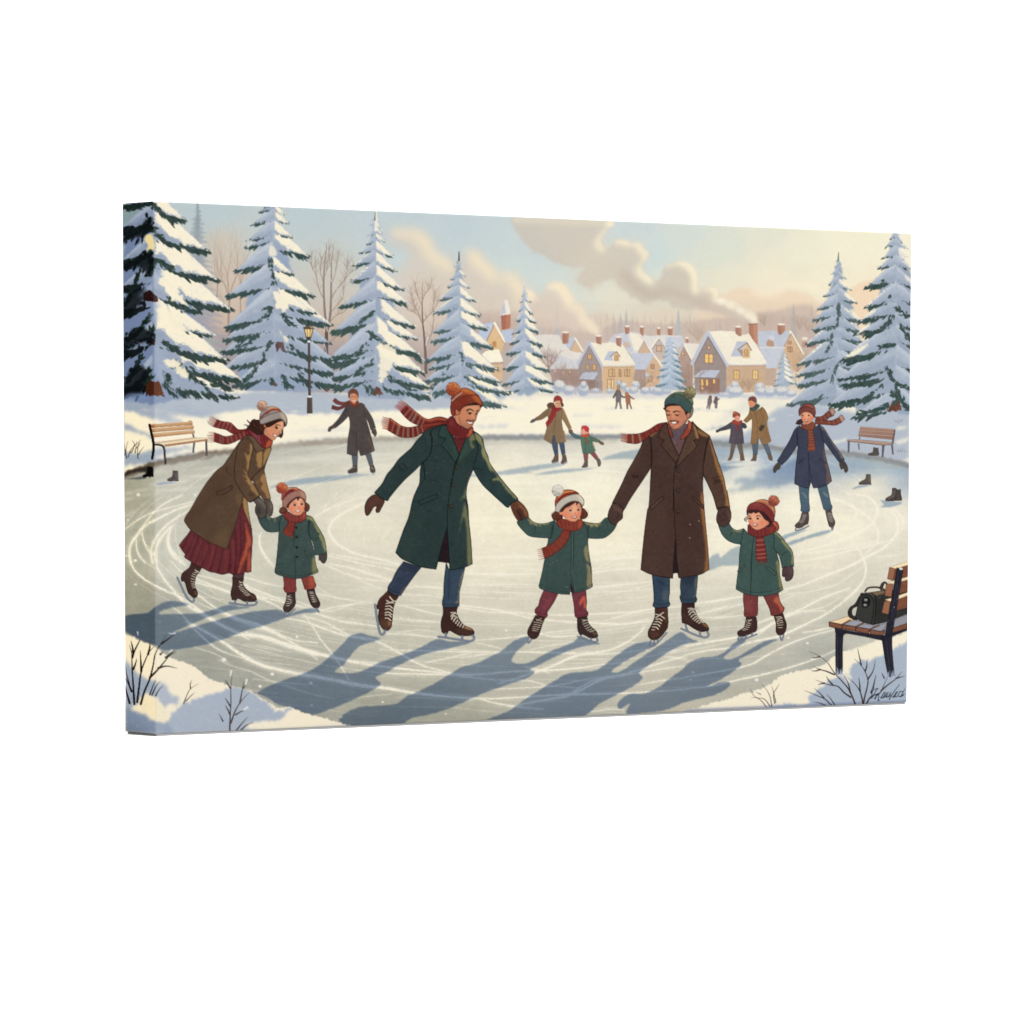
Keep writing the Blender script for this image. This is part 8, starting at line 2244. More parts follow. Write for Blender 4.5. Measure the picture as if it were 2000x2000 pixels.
hi(n5, "210,370 260,380 340,470 340,500 260,430", (128, 142, 140), .6, 1); hi(n5, "600,370 660,390 710,440 700,470 640,420", (132, 142, 134), .6, 1)
ln(n5, "215,700 290,715 370,690", (50, 64, 76), 1.1, a=.6); ln(n5, "620,650 690,680 770,640", (50, 64, 76), 1.1, a=.6)
hi(n5, "250,780 320,770 300,860 240,930 190,920 240,850", (150, 142, 136), .7, .7); hi(n5, "690,760 760,740 790,890 740,910", (150, 142, 136), .7, .7)
for q in ("245,850 300,845", "235,880 285,880", "260,815 310,810", "700,800 760,790", "710,850 775,840", "715,890 780,880"):
  ln(n5, q, (90, 76, 72), 1, a=.6)
blade(P4, n5, "130,1020 130,1055 180,1050 270,1020 360,975", 1.7); blade(P4, n5, "765,1000 780,1045 795,1000", 1.6)
SC = part('scarf', P4)
shp(None, SC, n4, "560,210! 640,200 690,160 730,130! 780,190! 720,220 680,260 600,290!", (118, 66, 56), (66, 34, 32), pid=SC)
shp(None, SC, n4, "560,240! 680,250 760,250 840,215! 875,270! 800,305 700,300 560,290!", (120, 66, 54), (66, 34, 32), pid=SC)
for q in ("620,205 640,270", "660,190 690,240", "700,160 730,210", "720,255 720,300", "770,250 790,300", "820,230 840,285"):
  ln(n4, q, (156, 104, 84), 1.8, a=.6)
shp(None, SC, n4, "725,125! 765,108 800,150! 765,195!", (178, 140, 120), (110, 84, 76), pid=SC); shp(None, SC, n4, "840,210! 870,185 910,235! 870,270!", (178, 138, 118), (110, 84, 76), pid=SC)
HR = part('hair', P4); shp(None, HR, n4, "400,230! 350,250 328,290! 370,300 420,270", (60, 44, 44), pid=HR, ew=.5)
NV, NVD = (62, 66, 82), (30, 32, 42)
CO = part('coat', P4)
aL = "350,320! 310,370 260,480 190,600 110,730! 165,775! 240,700 350,540!"; aR = "610,300! 660,340 740,470 820,580 905,715! 840,740! 760,630 650,480!"
shp(None, CO, n4, aL, NV, NVD, pid=CO)
cb_ = "370,310! 440,360 540,340 610,295! 660,480 670,620 720,820 755,965! 700,1010 620,1040 540,1050! 510,980 485,1055! 400,1035 315,1000! 330,800 355,550 340,400"
shp(None, CO, n4, cb_, NV, NVD, pid=CO)
with clip(n4(cb_)):
  hi(n4, "655,520 670,620 725,830 755,965 700,1000 690,850 660,700", (112, 90, 82), .8, .8)
  ln(n4, "475,620 485,800 490,1050", (32, 34, 44), 1.3); ln(n4, "490,780 520,960", (32, 34, 44), 1.2)
  ln(n4, "350,420 350,540", (34, 36, 46), 1.3); ln(n4, "650,360 655,480", (34, 36, 46), 1.3)
  for q in ("355,750 420,700 410,720 360,770", "600,695 690,745 680,760 600,715"):
    ln(n4, q, (36, 38, 48), 1.1)
shp(None, CO, n4, aR, NV, NVD, pid=CO)
with clip(n4(aR)):
  hi(n4, "600,300 670,350 750,480 830,590 895,700 870,705 820,600 790,570 740,480 680,390", (140, 120, 104), .75, .8)
q_ = "470,360! 530,360! 550,480 565,600! 470,610! 475,480"
shp(None, SC, n4, q_, (136, 80, 64), (80, 44, 38), pid=SC)
with clip(n4(q_)):
  for y in (400, 430, 460, 490, 520, 560):
    ln(n4, "460,%d 570,%d" % (y + 4, y - 4), (92, 46, 42), 1.6, a=.7)
fringe(SC, n4("475,600")[0][0], n4("560,590")[0][0], (0, 1), 4, (120, 66, 54), 7, 1.2)
fc = "385,190! 420,150 500,150 545,210 520,250 490,290 455,300 420,275"
kid_face(P4, n4, fc, ("412,195", "482,192"), "430,248 480,240 470,270 445,272", "436,250 474,243 464,257 446,258", ("410,230", "510,225"), "420,170 490,160 500,220 450,240", base=(214, 146, 110), lid=1.8, er=(1.5, 1.2))
q_ = "385,285! 430,300 480,295 530,265! 560,300 540,350 480,365 420,350"
shp(None, SC, n4, q_, (140, 84, 62), (80, 42, 38), pid=SC)
ribs(n4, "390,300 450,310 550,285", "410,345 480,362 545,330", (98, 52, 44), 9, 1.3, .6)
HT = part('hat', P4)
q_ = "370,195! 370,120 420,65 500,55 550,90 560,160 550,215! 520,170 460,145 410,155"
shp(None, HT, n4, q_, (116, 68, 62), (66, 34, 34), pid=HT)
with clip(n4(q_)):
  hi(n4, "430,70 500,58 550,95 555,150 500,100", (170, 92, 68), .7, 1.4); ln(n4, "385,110 460,85 540,120", (78, 44, 44), 2.2, a=.7)
# tiny figures on the far snow
n6 = Y(1190, 750, 100)
simple('tiny far figure in grey walking hand in hand with a rust coloured child', n6, [('trousers', "150,370! 195,360! 150,530! 125,525!", (136, 126, 128)), ('trousers', "205,370! 240,360! 270,525! 235,530!", (136, 126, 128)), ('coat', "150,140! 80,270 78,300 100,295 160,220!", (108, 98, 92)), ('coat', "230,140! 260,230 300,265 345,270! 340,295! 270,285 230,220!", (130, 108, 94)),
     ('coat', "150,130! 190,115 230,135! 250,260 245,375! 140,380! 145,250", (120, 112, 112)), (None, "165,60! 195,45 225,70 220,115 190,125 165,105", (176, 148, 116)), ('hat', "160,40! 195,15 235,30! 230,60 165,65!", (164, 152, 138))])
simple('tiny far child in rust beside the grey figure on the snow', n6, [('trousers', "365,440! 400,440! 400,530! 372,535!", (140, 116, 106)), ('trousers', "430,440! 455,430! 485,525! 465,535!", (150, 126, 116)), ('coat', "430,240! 480,280 540,315! 520,330! 440,290!", (172, 126, 104)), ('coat', "350,230! 400,220 440,250! 450,360 450,430! 365,440! 350,330", (166, 116, 92)), ('hat', "335,195! 370,175 410,210 410,250 350,260", (190, 118, 78))])
simple('tiny far dark figure, left one of a pair on the snow before the large house', n3, [('trousers', "20,210! 65,200 50,300! 35,305! 30,250 10,300 0,290", (140, 128, 136)), ('coat', "20,150! 70,145 85,190! 65,225 15,220!", (126, 108, 112)), ('hat', "35,105! 70,98 80,135 70,155 35,150", (124, 100, 98))])
simple('tiny far dark figure, right one of a pair on the snow before the large house', n3, [('trousers', "125,215! 165,215! 160,295! 145,290! 130,290", (130, 116, 116)), ('coat', "115,160! 165,150! 200,140! 195,152! 170,175 165,225! 120,220! 105,205", (116, 98, 98)), ('hat', "130,115! 160,115 165,150 125,155", (116, 94, 92))])
for q in ("1150,800 1280,802", ):
  pass
# ================================================================ FOREGROUND BENCH, BAG, TWIGS, SIGNATURE
q1 = Z(1600, 1080, 200, 1092)
z8 = Z(1340, 960, 440)
BN = part('painted_bench', label='brown slatted bench end with a black bag, in the lower right corner')
FR, WDD = (40, 40, 50), (126, 84, 64)
st = part('seat', BN)
poly(st, q1, "120,738 330,672 960,560 960,660 700,870 540,830", (150, 150, 156), ew=0)
for top, frt, tc in (("112,735 320,672 365,710 245,760", "104,735 245,765 240,810 108,785", (240, 214, 170)), ("258,760 380,715 470,740 385,785", "248,765 388,785 384,832 244,810", (156, 158, 166)),
                 ("400,785 470,755 590,775 540,815", "395,790 540,812 525,862 388,835", (154, 156, 164)), ("552,815 640,770 720,745 700,800 660,835", "545,820 660,838 698,820 690,865 660,885 540,865", (150, 152, 160))):
  poly(st, q1, top, tc, ink=(84, 60, 52)); poly(st, q1, frt, WDD, ink=(52, 34, 30), ew=1.4, ea=.9)
for q in ("245,762 330,715", "388,788 470,750", "540,815 640,770"):
  ln(q1, q, (92, 56, 42), 3, smooth=False)
poly(st, q1, "800,715 960,655 960,745 785,800", (150, 150, 158), ink=(84, 66, 60)); poly(st, q1, "785,800 960,742 960,800 780,850", (122, 80, 60), ink=(60, 40, 34), ew=1.3)
for i in range(70):
  x = rnd.uniform(110, 690); y = 750 + (x - 110) * .16 + rnd.uniform(0, 40)
  ln(q1, "%f,%f %f,%f" % (x, y, x + rnd.uniform(10, 40), y + rnd.uniform(2, 8)), (98, 62, 48) if i % 2 else (156, 108, 82), .8, a=.35)
# bag
BG = part('painted_bag', label='black travel bag with loop handles standing on the brown bench')
shp('handle', BG, q1, "430,460! 380,545 330,580 308,630 320,680 370,710 400,715! 405,690 360,670 345,630 360,590 410,560", (50, 48, 46), (22, 22, 22))
for q in ("490,410 520,375 600,365 660,375 700,395", "650,380 670,330 700,312 720,330", "690,320 660,400"):
  line(q1(q), 3.4, (54, 50, 46), a=1, pid=BG); line(q1(q), 1, (92, 86, 76), a=.5)
bgp = "385,690! 400,620 425,500 445,430! 520,425 690,400! 960,420 960,640! 720,730 580,765! 480,740"
shp(None, BG, q1, bgp, (52, 52, 50), (20, 20, 20), pid=BG)
with clip(q1(bgp)):
  hi(q1, "520,425 690,400 700,425 600,455 560,440", (134, 112, 84), .85, 1)
  hi(q1, "450,470 560,470 560,740 400,690", (64, 64, 60), .5, 4)
  hi(q1, "640,480 700,470 700,720 620,740", (40, 40, 40), .5, 3)
  ln(q1, "445,440 520,425 590,450 605,520 600,640 590,765", (24, 24, 24), 2.2); ln(q1, "450,455 530,450 575,490 575,640 555,755", (28, 28, 28), 1.5); ln(q1, "460,430 540,432 585,470", (112, 94, 78), 1.6, a=.7)
shp('pocket', BG, q1, "465,490! 500,470 535,490 535,550 500,580 460,565", (34, 34, 34), (16, 16, 16))
for q in ("497,500", "490,555"):
  ell(*q1(q)[0][0], 3.6, 2.6, (150, 150, 146), a=.9, blur=.4)
# backrest slats
bk = part('backrest', BN)
for fr_, en, tp in (("810,155 960,120 960,245 880,280 790,290", "750,155 812,165 785,295 728,275", "760,150 960,85 960,125 812,168"), ("860,300 960,270 960,405 760,465", "715,335 790,325 770,468 700,455", "720,318 800,295 960,250 960,280 790,330"), ("840,470 960,440 960,580 720,640", "695,515 760,510 740,655 668,638", "700,500 770,480 960,415 960,450 765,518")):
  poly(bk, q1, fr_, (122, 78, 58), ink=(60, 38, 32), ew=1.3); poly(bk, q1, en, (140, 92, 70), ink=(60, 38, 32), ew=1.3); poly(bk, q1, tp, (246, 226, 186), ink=(150, 112, 84), ew=.8)
  a_ = q1(fr_)[0]
  with clip(q1(fr_), False):
    for i in range(24):
      x, y = rnd.uniform(a_[:, 0].min(), a_[:, 0].max()), rnd.uniform(a_[:, 1].min(), a_[:, 1].max())
      line([(x, y), (x + rnd.uniform(6, 14), y - rnd.uniform(2, 4))], .8, (88, 54, 42) if i % 2 else (156, 104, 78), a=.4, s=False)
  with clip(q1(en), False):
    hi(q1, en, (176, 122, 92), .35, 2)
fr = part('frame', BN)
poly(fr, q1, "830,158 895,180 790,800 770,890 700,890 715,800", FR, ink=(18, 18, 24), ew=1.4, tex=.8)
line(q1("850,180 770,700"), 1.2, (70, 70, 84), s=False, a=.6); line(q1("880,190 785,800"), 1.2, (66, 66, 80), s=False, a=.5)
poly(fr, q1, "848,160 870,152 893,165 888,180 862,182", (214, 214, 214))
ell(*q1("800,577")[0][0], 1.5, 1.5, (120, 120, 126), a=.9, blur=.3); ell(*q1("735,725")[0][0], 1.3, 1.3, (96, 96, 104), a=.9, blur=.3)
poly(fr, q1, "165,800 260,820 400,845 560,870 690,880 960,800 960,815 775,890 770,930 660,930 480,890 340,865 290,858 262,870 250,900 175,860", FR, ink=(18, 18, 24), ew=1.2, tex=.8)
for s in ("175,820 255,850 248,1000 250,1110 180,1110 182,1000", "660,900 775,885 770,960 780,1110 700,1110 688,1000"):
  lg = part('leg', BN)
  poly(lg, q1, s, FR, tex=.8)
z9 = Z(1560, 1240, 220, 1092)
shp(lg and None, part('leg', BN), z9, "358,0! 430,0! 425,120 425,340 420,380! 400,370 385,385 360,370! 358,200", FR, (24, 24, 30), ew=1)
shp(None, part('leg', BN), z9, "805,30! 905,0! 905,120 918,300 930,395! 900,400 885,410 865,390! 840,260", FR, (24, 24, 30), ew=1)
line(z9("375,20 372,330"), 1.4, (72, 72, 84), a=.6, s=False); line(z9("410,20 408,300"), 1, (64, 64, 76), a=.5, s=False); line(z9("850,60 880,330"), 1.4, (72, 72, 84), a=.6, s=False); line(z9("880,40 905,330"), 1, (64, 64, 76), a=.5, s=False)
for x0_, y0_ in ((390, 360), (895, 390)):
  for i in range(16):
    x = x0_ + rnd.uniform(-34, 34)
    line(z9("%f,%f %f,%f" % (x, y0_ - rnd.uniform(0, 60), x + rnd.uniform(-4, 4), y0_ + 25)), 1.2, (176, 188, 208), w1=2, a=.5, s=False, blur=.5)
# twigs
TW = part('painted_twigs', label='dark bare twigs in front of the bench in the lower right corner')
twigs(TW, z9, "550,680 520,600 480,520 420,450 340,360 280,270 200,205 100,158|205,210 170,220 120,222|345,385 260,350 200,335 145,300|210,335 160,350 120,345|505,605 440,560 380,500 300,485 240,465 160,435|330,485 290,440 268,400|250,468 210,475 185,485|500,560 480,470 430,380|625,680 640,600 665,500 670,430 640,350 600,290 540,232|605,290 590,220 570,130|645,350 660,300 658,245|670,430 720,350 745,240|625,680 610,600 590,540 540,470 470,410|595,545 590,470 580,410|655,670 700,600 790,560 820,500 870,390|800,540 870,480 950,420 1005,350|945,420 1030,400|720,520 735,450 750,385|700,560 720,500", (52, 44, 44), 3.2)
twigs(TW, z9, "320,685 250,620 180,590 110,560 55,540|245,610 200,560 150,518|350,680 310,620 270,575|260,685 200,660 140,650|830,420 815,390 805,370", (60, 52, 54), 2.6)
TW = part('painted_twigs', label='small bare twigs in the snow left of the lower right bench twigs')
twigs(TW, z8, "690,1850 640,1790 580,1750 550,1690|720,1840 670,1780 610,1770 555,1765|735,1845 720,1760 690,1700 650,1655|760,1820 750,1740 780,1680 800,1650|770,1810 750,1720 735,1670|640,1740 600,1720", (74, 62, 58), 1.7)
# left corner
z5 = Z(220, 1040, 400)
TW = part('painted_twigs', label='clump of dark bare twigs in the lower left corner on the canvas edge')
twigs(TW, z5, "205,1620 195,1450 185,1300 180,1150 160,1060|185,1180 205,1120 250,1030 265,1000|195,1290 215,1240 228,1190|195,1140 185,1070 172,1020|232,1600 250,1450 270,1310 310,1200 350,1120 400,1070|270,1310 265,1200 260,1110|335,1150 350,1080 348,1040|265,1620 300,1500 350,1380 385,1240 400,1150 450,1060 510,960|460,1050 530,1000 600,950|350,1370 420,1300 480,1230 540,1160 600,1125|430,1280 510,1260 610,1282|500,1180 540,1150 590,1110|450,1150 480,1120|160,1610 130,1500 118,1440|180,1500 150,1430 120,1370", (40, 34, 32), 4.2)
twigs(TW, z5, "350,1530 380,1450 405,1390|370,1535 410,1450 450,1400|405,1540 440,1480 480,1440|160,1440 130,1330 118,1230|440,1070 420,1100", (58, 52, 54), 2.6)
for q in ("590,950 560,955 530,950", "560,1110 530,1130", "235,940 240,970"):
  line(z5(q), 3.4, (214, 218, 226), w1=1.4, a=.8)
TW = part('painted_twigs', label='single forked twig in the sunlit snow of the lower left corner')
twigs(TW, z5, "670,1615 690,1560 730,1480 810,1425|735,1475 732,1430 748,1390|690,1590 740,1540 775,1510", (92, 78, 70), 2.2)
TW = part('painted_twigs', label='upright bare twigs with snow tips near the lower left edge')
twigs(TW, z5, "1105,1870 1108,1750 1115,1600 1115,1450 1130,1320|1112,1470 1080,1420 1060,1390|1110,1640 1080,1590 1060,1560|1108,1720 1080,1660 1060,1630|1115,1800 1150,1700 1180,1640 1230,1570 1300,1500|1200,1610 1220,1500 1240,1400|1230,1470 1255,1440|1160,1720 1210,1690 1250,1680|1170,1865 1220,1800 1275,1740|1210,1865 1260,1820 1320,1790|1040,1780 1005,1710", (64, 54, 50), 3)
for q in ("1118,1310 1112,1350", "1265,1390 1255,1430", "1270,1650 1235,1675"):
  line(z5(q), 5, (230, 230, 226), w1=3, a=.85, blur=.4)
# signature
z10 = Z(1690, 1320, 100, 1092)
SG = part('painted_signature')
for r in ("115,480 150,460 240,300 280,265|130,330 200,290 280,262|150,320 140,400 130,470|195,490 240,420 260,370|205,495 225,460 260,410|300,520 275,525 285,460 300,370|255,420 300,375 330,340|330,470 360,430 390,370 415,340|330,475 380,465 410,400 430,345|380,460 405,460 440,400 465,345|440,455 470,400 495,345|450,450 480,455 520,400 550,340|490,440 520,430 545,380|510,500 560,420 640,300 735,180|585,450 620,420 660,350 690,330|590,455 620,450 650,400 690,340|640,450 680,440 720,370 740,330|720,440 760,430 800,360 850,270|745,340 780,330 800,345|770,435 805,420 835,380|730,440 760,440 830,385".split('|')):
  line(z10(r), 1.9, (48, 54, 68), w1=.9, a=.9, pid=SG, blur=.25)
ell(*z10("880,238")[0][0], 1.0, 1.2, (60, 66, 80), SG, a=.8)
# ---------------------------------------------------------------- flurries over the whole print
for i in range(240):
  x, y = rnd.uniform(260, 1770), rnd.uniform(760, 1400)
  ell(x, y, rnd.uniform(.5, 1.1), rnd.uniform(.5, 1.0), (232, 226, 210), a=rnd.uniform(.1, .5), blur=.3)
IMG += (GRAIN * .006)[..., None]
IMG[:] = np.clip(IMG, 0, 1)
# ================================================================ BUILD THE CANVAS IN BLENDER
import bpy
from mathutils import Matrix
S = 0.60                      # the canvas is 60 cm high
GAP = 0.0026                  # filled by a grey strip put in as the contact shadow
D = CD
RB = 0.003                    # soft rounding of the folded cloth
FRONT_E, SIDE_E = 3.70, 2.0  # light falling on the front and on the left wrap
sc = bpy.context.scene
col = sc.collection
def to_lin(a):
  return np.where(a <= .04045, a / 12.92, ((a + .055) / 1.055) ** 2.4)
def bend(s, lim):
  """distance along the cloth -> (across, depth) round a folded edge at 0"""
  t = np.clip((RB - s) / (2 * RB), 0, 1)
  inside = np.abs(s) < RB
  a = np.where(inside, (1 - t) ** 2 * RB, np.maximum(s, 0))
  d = np.where(inside, t ** 2 * RB, np.maximum(-s, 0))
  return a, d
def place(u, v):
  """print coordinates (u right, v down, in canvas heights) -> metres"""
  xa, dx = bend(u, CW)
  xr, dr = bend(CW - u, CW)
  x = np.where(u > CW / 2, CW - xr, xa)
  dep = np.where(u > CW / 2, dr, dx)
  za, dt = bend(v, 1)
  zb_, db = bend(1 - v, 1)
  z = np.where(v > .5, 1 - zb_, za)
  dz = np.where(v > .5, db, dt)
  on_side = np.where(u > CW / 2, dr > RB, dx > RB)
  x = x + np.where(on_side, np.where(u > CW / 2, -dz, dz), 0)
  y = dep + np.where(on_side, 0, dz)
  return np.stack([x * S, y * S, (1 - z) * S + GAP], -1)
ALB = to_lin(IMG.astype(np.float64))
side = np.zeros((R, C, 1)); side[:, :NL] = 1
# shade of the turned-away sides is burned into the wrap's print colour
shaded_wrap = np.clip(ALB, 0, 1) ** 1.42
ALB = ALB / FRONT_E * (1 - side) + shaded_wrap / SIDE_E * side
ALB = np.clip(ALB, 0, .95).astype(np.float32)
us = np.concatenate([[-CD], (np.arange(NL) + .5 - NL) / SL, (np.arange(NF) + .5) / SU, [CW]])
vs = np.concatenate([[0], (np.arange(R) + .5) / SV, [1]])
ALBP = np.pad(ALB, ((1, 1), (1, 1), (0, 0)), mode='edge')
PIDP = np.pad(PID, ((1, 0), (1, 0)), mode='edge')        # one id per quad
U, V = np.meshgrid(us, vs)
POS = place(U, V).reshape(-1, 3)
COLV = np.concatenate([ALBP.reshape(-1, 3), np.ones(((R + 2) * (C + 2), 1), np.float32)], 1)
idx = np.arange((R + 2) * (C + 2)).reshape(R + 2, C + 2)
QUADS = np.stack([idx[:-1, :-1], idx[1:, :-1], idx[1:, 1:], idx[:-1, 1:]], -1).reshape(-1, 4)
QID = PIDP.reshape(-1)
def node_mat(name):
  m = bpy.data.materials.new(name)
  m.use_nodes = True
  nt = m.node_tree
  return m, nt, nt.nodes['Principled BSDF']
def print_material():
  m, nt, b = node_mat('printed_canvas_cloth')
  at = nt.nodes.new('ShaderNodeAttribute'); at.attribute_name = 'print'
  tc = nt.nodes.new('ShaderNodeTexCoord')
  # woven cloth: two crossed threads and a little slub
  w1_ = nt.nodes.new('ShaderNodeTexWave'); w1_.bands_direction = 'X'; w1_.inputs['Scale'].default_value = 260; w1_.inputs['Distortion'].default_value = 1.5
  w2_ = nt.nodes.new('ShaderNodeTexWave'); w2_.bands_direction = 'Z'; w2_.inputs['Scale'].default_value = 260; w2_.inputs['Distortion'].default_value = 1.5
  nz = nt.nodes.new('ShaderNodeTexNoise'); nz.inputs['Scale'].default_value = 420; nz.inputs['Detail'].default_value = 3
  for n in (w1_, w2_, nz):
    nt.links.new(tc.outputs['Object'], n.inputs['Vector'])
  ad = nt.nodes.new('ShaderNodeMath'); ad.operation = 'ADD'
  nt.links.new(w1_.outputs['Fac'], ad.inputs[0]); nt.links.new(w2_.outputs['Fac'], ad.inputs[1])
  a2 = nt.nodes.new('ShaderNodeMath'); a2.operation = 'ADD'
  nt.links.new(ad.outputs[0], a2.inputs[0]); nt.links.new(nz.outputs['Fac'], a2.inputs[1])
  bp = nt.nodes.new('ShaderNodeBump'); bp.inputs['Strength'].default_value = .12; bp.inputs['Distance'].default_value = .0004
  nt.links.new(a2.outputs[0], bp.inputs['Height'])
  nt.links.new(bp.outputs['Normal'], b.inputs['Normal'])
  mr = nt.nodes.new('ShaderNodeMapRange')
  mr.inputs['From Min'].default_value = 0; mr.inputs['From Max'].default_value = 1
  mr.inputs['To Min'].default_value = .975; mr.inputs['To Max'].default_value = 1.025
  nt.links.new(nz.outputs['Fac'], mr.inputs['Value'])
  mx = nt.nodes.new('ShaderNodeVectorMath'); mx.operation = 'SCALE'
  nt.links.new(at.outputs['Color'], mx.inputs[0]); nt.links.new(mr.outputs['Result'], mx.inputs['Scale'])
  nt.links.new(mx.outputs['Vector'], b.inputs['Base Color'])
  b.inputs['Roughness'].default_value = .9
  b.inputs['Specular IOR Level'].default_value = 0.0
  return m
PRINT = print_material()
def plain(name, rgb, rough_=.8, scale=60, amt=.12):
  m, nt, b = node_mat(name)
  nz = nt.nodes.new('ShaderNodeTexNoise'); nz.inputs['Scale'].default_value = scale
  rp = nt.nodes.new('ShaderNodeValToRGB')
  rp.color_ramp.elements[0].color = tuple(c * (1 - amt) for c in rgb) + (1,)
  rp.color_ramp.elements[1].color = tuple(min(1, c * (1 + amt)) for c in rgb) + (1,)
  nt.links.new(nz.outputs['Fac'], rp.inputs['Fac']); nt.links.new(rp.outputs['Color'], b.inputs['Base Color'])
  b.inputs['Roughness'].default_value = rough_
  b.inputs['Specular IOR Level'].default_value = .1
  return m
def mesh_obj(name, verts, quads, colors=None, mat=None):
  me = bpy.data.meshes.new(name)
  n, f = len(verts), len(quads)
  me.vertices.add(n); me.vertices.foreach_set('co', np.ascontiguousarray(verts, np.float32).ravel())
  me.loops.add(f * 4); me.loops.foreach_set('vertex_index', np.ascontiguousarray(quads, np.int32).ravel())
  me.polygons.add(f); me.polygons.foreach_set('loop_start', np.arange(0, f * 4, 4, dtype=np.int32))
  me.polygons.foreach_set('use_smooth', np.ones(f, bool))
  if colors is not None:
    at = me.attributes.new('print', 'FLOAT_COLOR', 'POINT')
    at.data.foreach_set('color', np.ascontiguousarray(colors, np.float32).ravel())
  me.update(calc_edges=True); me.validate()
  if mat:
    me.materials.append(mat)
  o = bpy.data.objects.new(name, me)
  col.objects.link(o)
  return o
root = bpy.data.objects.new('canvas_print', None)
col.objects.link(root)
root['label'] = 'wide gallery wrapped canvas print of a family ice skating on a snowy village pond'
root['category'] = 'canvas print'
order = np.argsort(QID, kind='stable')
ids, start = np.unique(QID[order], return_index=True)
ends = np.append(start[1:], len(order))
faces_of = {int(i): order[a:b] for i, a, b in zip(ids, start, ends)}
OBJ = {0: root}
has_child = {p[1] for p in PARTS[1:] if p}
for i in range(1, len(PARTS)):
  nm, par, lab = PARTS[i]
  fs = faces_of.get(i)
  if fs is None or len(fs) < 2:
    if i not in has_child:
      if fs is not None:                      # a speck: leave it with its parent's cloth
        faces_of[par] = np.concatenate([faces_of.get(par, fs[:0]), fs]) if par else fs
      continue
for i in range(1, len(PARTS)):
  nm, par, lab = PARTS[i]
  fs = faces_of.get(i)
  if fs is None or len(fs) < 2:
    if i not in has_child:
      continue
    o = bpy.data.objects.new(nm, None); col.objects.link(o)
  else:
    q = QUADS[fs]
    vu, inv = np.unique(q, return_inverse=True)
    o = mesh_obj(nm, POS[vu], inv.reshape(-1, 4), COLV[vu], PRINT)
  o.parent = OBJ[par]
  if lab:
    o['label'] = lab
  OBJ[i] = o
# the print carries on, mirrored, round the other three edges
n_e = 24
dep = np.linspace(0, CD, n_e)
def edge_strip(kind):
  k = np.clip((dep * SV).astype(int), 0, R - 1)
  if kind == 'right':
    uu, vv = np.meshgrid(CW + dep, vs)
    kc = np.clip(C - 1 - (dep * SU).astype(int), 0, C - 1)
    cc = shaded_wrap[:, kc]; cc = np.concatenate([cc[:1], cc, cc[-1:]], 0)
  else:
    uf = us[NL + 1:]
    cf_ = shaded_wrap[:, NL:]; cf_ = np.concatenate([cf_[:, :1], cf_], 1)
    if kind == 'top':
      uu, vv = np.meshgrid(uf, -dep[::-1]); cc = cf_[k[::-1]]
    else:
      uu, vv = np.meshgrid(uf, 1 + dep); cc = cf_[R - 1 - k]
    cc = np.concatenate([cc, cc[:, -1:]], 1)[:, :len(uf)]
  h_, w_ = uu.shape
  p = place(uu, vv).reshape(-1, 3)
  ix = np.arange(h_ * w_).reshape(h_, w_)
  q = np.stack([ix[:-1, :-1], ix[1:, :-1], ix[1:, 1:], ix[:-1, 1:]], -1).reshape(-1, 4)
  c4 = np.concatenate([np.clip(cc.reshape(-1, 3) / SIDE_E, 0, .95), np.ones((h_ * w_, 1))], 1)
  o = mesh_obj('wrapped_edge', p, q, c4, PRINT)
  o.parent = root
for k_ in ('right', 'top', 'bottom'):
  edge_strip(k_)
def box(name, x0, x1, y0, y1, z0, z1, mat):
  v = np.array([(x, y, z) for x in (x0, x1) for y in (y0, y1) for z in (z0, z1)], float)
  q = np.array([(0, 1, 3, 2), (4, 6, 7, 5), (0, 4, 5, 1), (2, 3, 7, 6), (0, 2, 6, 4), (1, 5, 7, 3)])
  o = mesh_obj(name, v, q, None, mat)
  o.data.polygons.foreach_set('use_smooth', np.zeros(6, bool))
  o.parent = root
  return o
WOODM = plain('pale_pine', (.55, .40, .26), .7, 30)
W_, D_, H_ = CW * S, CD * S, S
b_ = .04
z0_ = GAP + .002
box('stretcher_bar', .003, W_ - .003, .004, D_ - .001, z0_, z0_ + b_, WOODM)
box('stretcher_bar', .003, W_ - .003, .004, D_ - .001, GAP + H_ - .002 - b_, GAP + H_ - .002, WOODM)
box('stretcher_bar', .003, .003 + b_, .004, D_ - .001, z0_ + b_, GAP + H_ - .002 - b_, WOODM)
box('stretcher_bar', W_ - .003 - b_, W_ - .003, .004, D_ - .001, z0_ + b_, GAP + H_ - .002 - b_, WOODM)
box('light_stop_board', .003 + b_, W_ - .003 - b_, D_ * .6, D_ * .6 + .004, z0_ + b_, GAP + H_ - .002 - b_, plain('kraft_board', (.42, .32, .22), .9))  # unseen board, added to stop light leaking through the back
box('contact_shadow_strip', .0025, W_ - .0025, .0012, D_ - .0012, 0, GAP + .0006, plain('contact_shadow_grey', (.13, .13, .128), .95, 300, .2))  # added grey strip, drawn where only the contact shadow falls
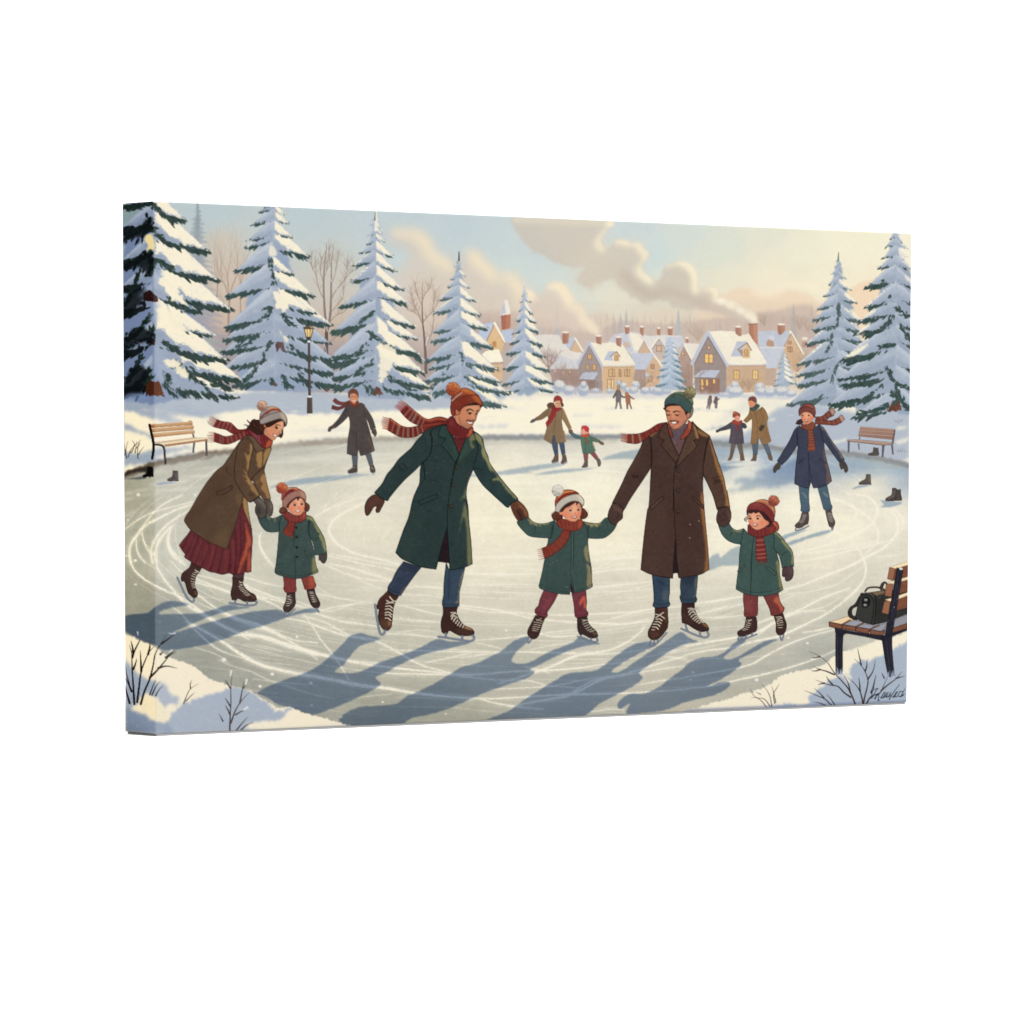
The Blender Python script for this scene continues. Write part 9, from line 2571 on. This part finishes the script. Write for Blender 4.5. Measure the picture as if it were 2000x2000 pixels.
# ---------------------------------------------------------------- white table under it
fm = plain('white_laminate', (.93, .93, .93), .9, 3, .01)
F = 30.0
me = bpy.data.meshes.new('floor')
me.from_pydata([(-F, -F, 0), (F, -F, 0), (F, F, 0), (-F, F, 0)], [], [(0, 1, 2, 3)])
me.materials.append(fm)
fl = bpy.data.objects.new('floor', me); col.objects.link(fl)
fl['kind'] = 'structure'; fl['label'] = 'plain white studio surface the canvas stands on'
# ---------------------------------------------------------------- light: white studio with one large softbox, front right
wd = bpy.data.worlds.new('World'); sc.world = wd; wd.use_nodes = True
bg = wd.node_tree.nodes['Background']
bg.inputs['Color'].default_value = (1, 1, 1, 1); bg.inputs['Strength'].default_value = 1.5
la_ = bpy.data.lights.new('softbox', 'AREA'); la_.shape = 'RECTANGLE'; la_.size = 8; la_.size_y = 8
la_.energy = 1.0
lo = bpy.data.objects.new('softbox', la_); col.objects.link(lo)
ctr = np.array([W_ / 2, 0, S / 2])
az, elv, dist = math.radians(22), math.radians(42), 26.0
dirv = np.array([math.sin(az) * math.cos(elv), -math.cos(az) * math.cos(elv), math.sin(elv)])
lo.location = ctr + dirv * dist
from mathutils import Vector
lo.rotation_euler = Vector(dirv).to_track_quat('Z', 'Y').to_euler()
KEY = 1.6
la_.energy = KEY / (math.cos(elv) * math.cos(az)) * math.pi * dist ** 2 * math.pi   # irradiance/pi on the front = KEY
# ---------------------------------------------------------------- camera
cam = bpy.data.cameras.new('camera')
co = bpy.data.objects.new('camera', cam); col.objects.link(co)
pos = -ROT.T @ TV * S + np.array([0, 0, S / 2 + GAP])
mw = np.eye(4)
mw[:3, 0] = ROT[0]; mw[:3, 1] = -ROT[1]; mw[:3, 2] = -ROT[2]; mw[:3, 3] = pos
co.matrix_world = Matrix(mw.tolist())
cam.sensor_fit = 'HORIZONTAL'; cam.sensor_width = 36
cam.lens = CF / 2000 * 36
cam.shift_x = 0.0
cam.shift_y = (CCY - 1000) / 2000
cam.clip_start = .1; cam.clip_end = 200
sc.camera = co
sc.view_settings.view_transform = 'Standard'
sc.view_settings.look = 'None'
sc.view_settings.exposure = 0; sc.view_settings.gamma = 1
sc.view_settings.use_curve_mapping = False
sc.render.engine = 'CYCLES'
sc.cycles.max_bounces = 6
sc.cycles.filter_width = 1.5 if hasattr(sc.cycles, 'filter_width') else 1.5
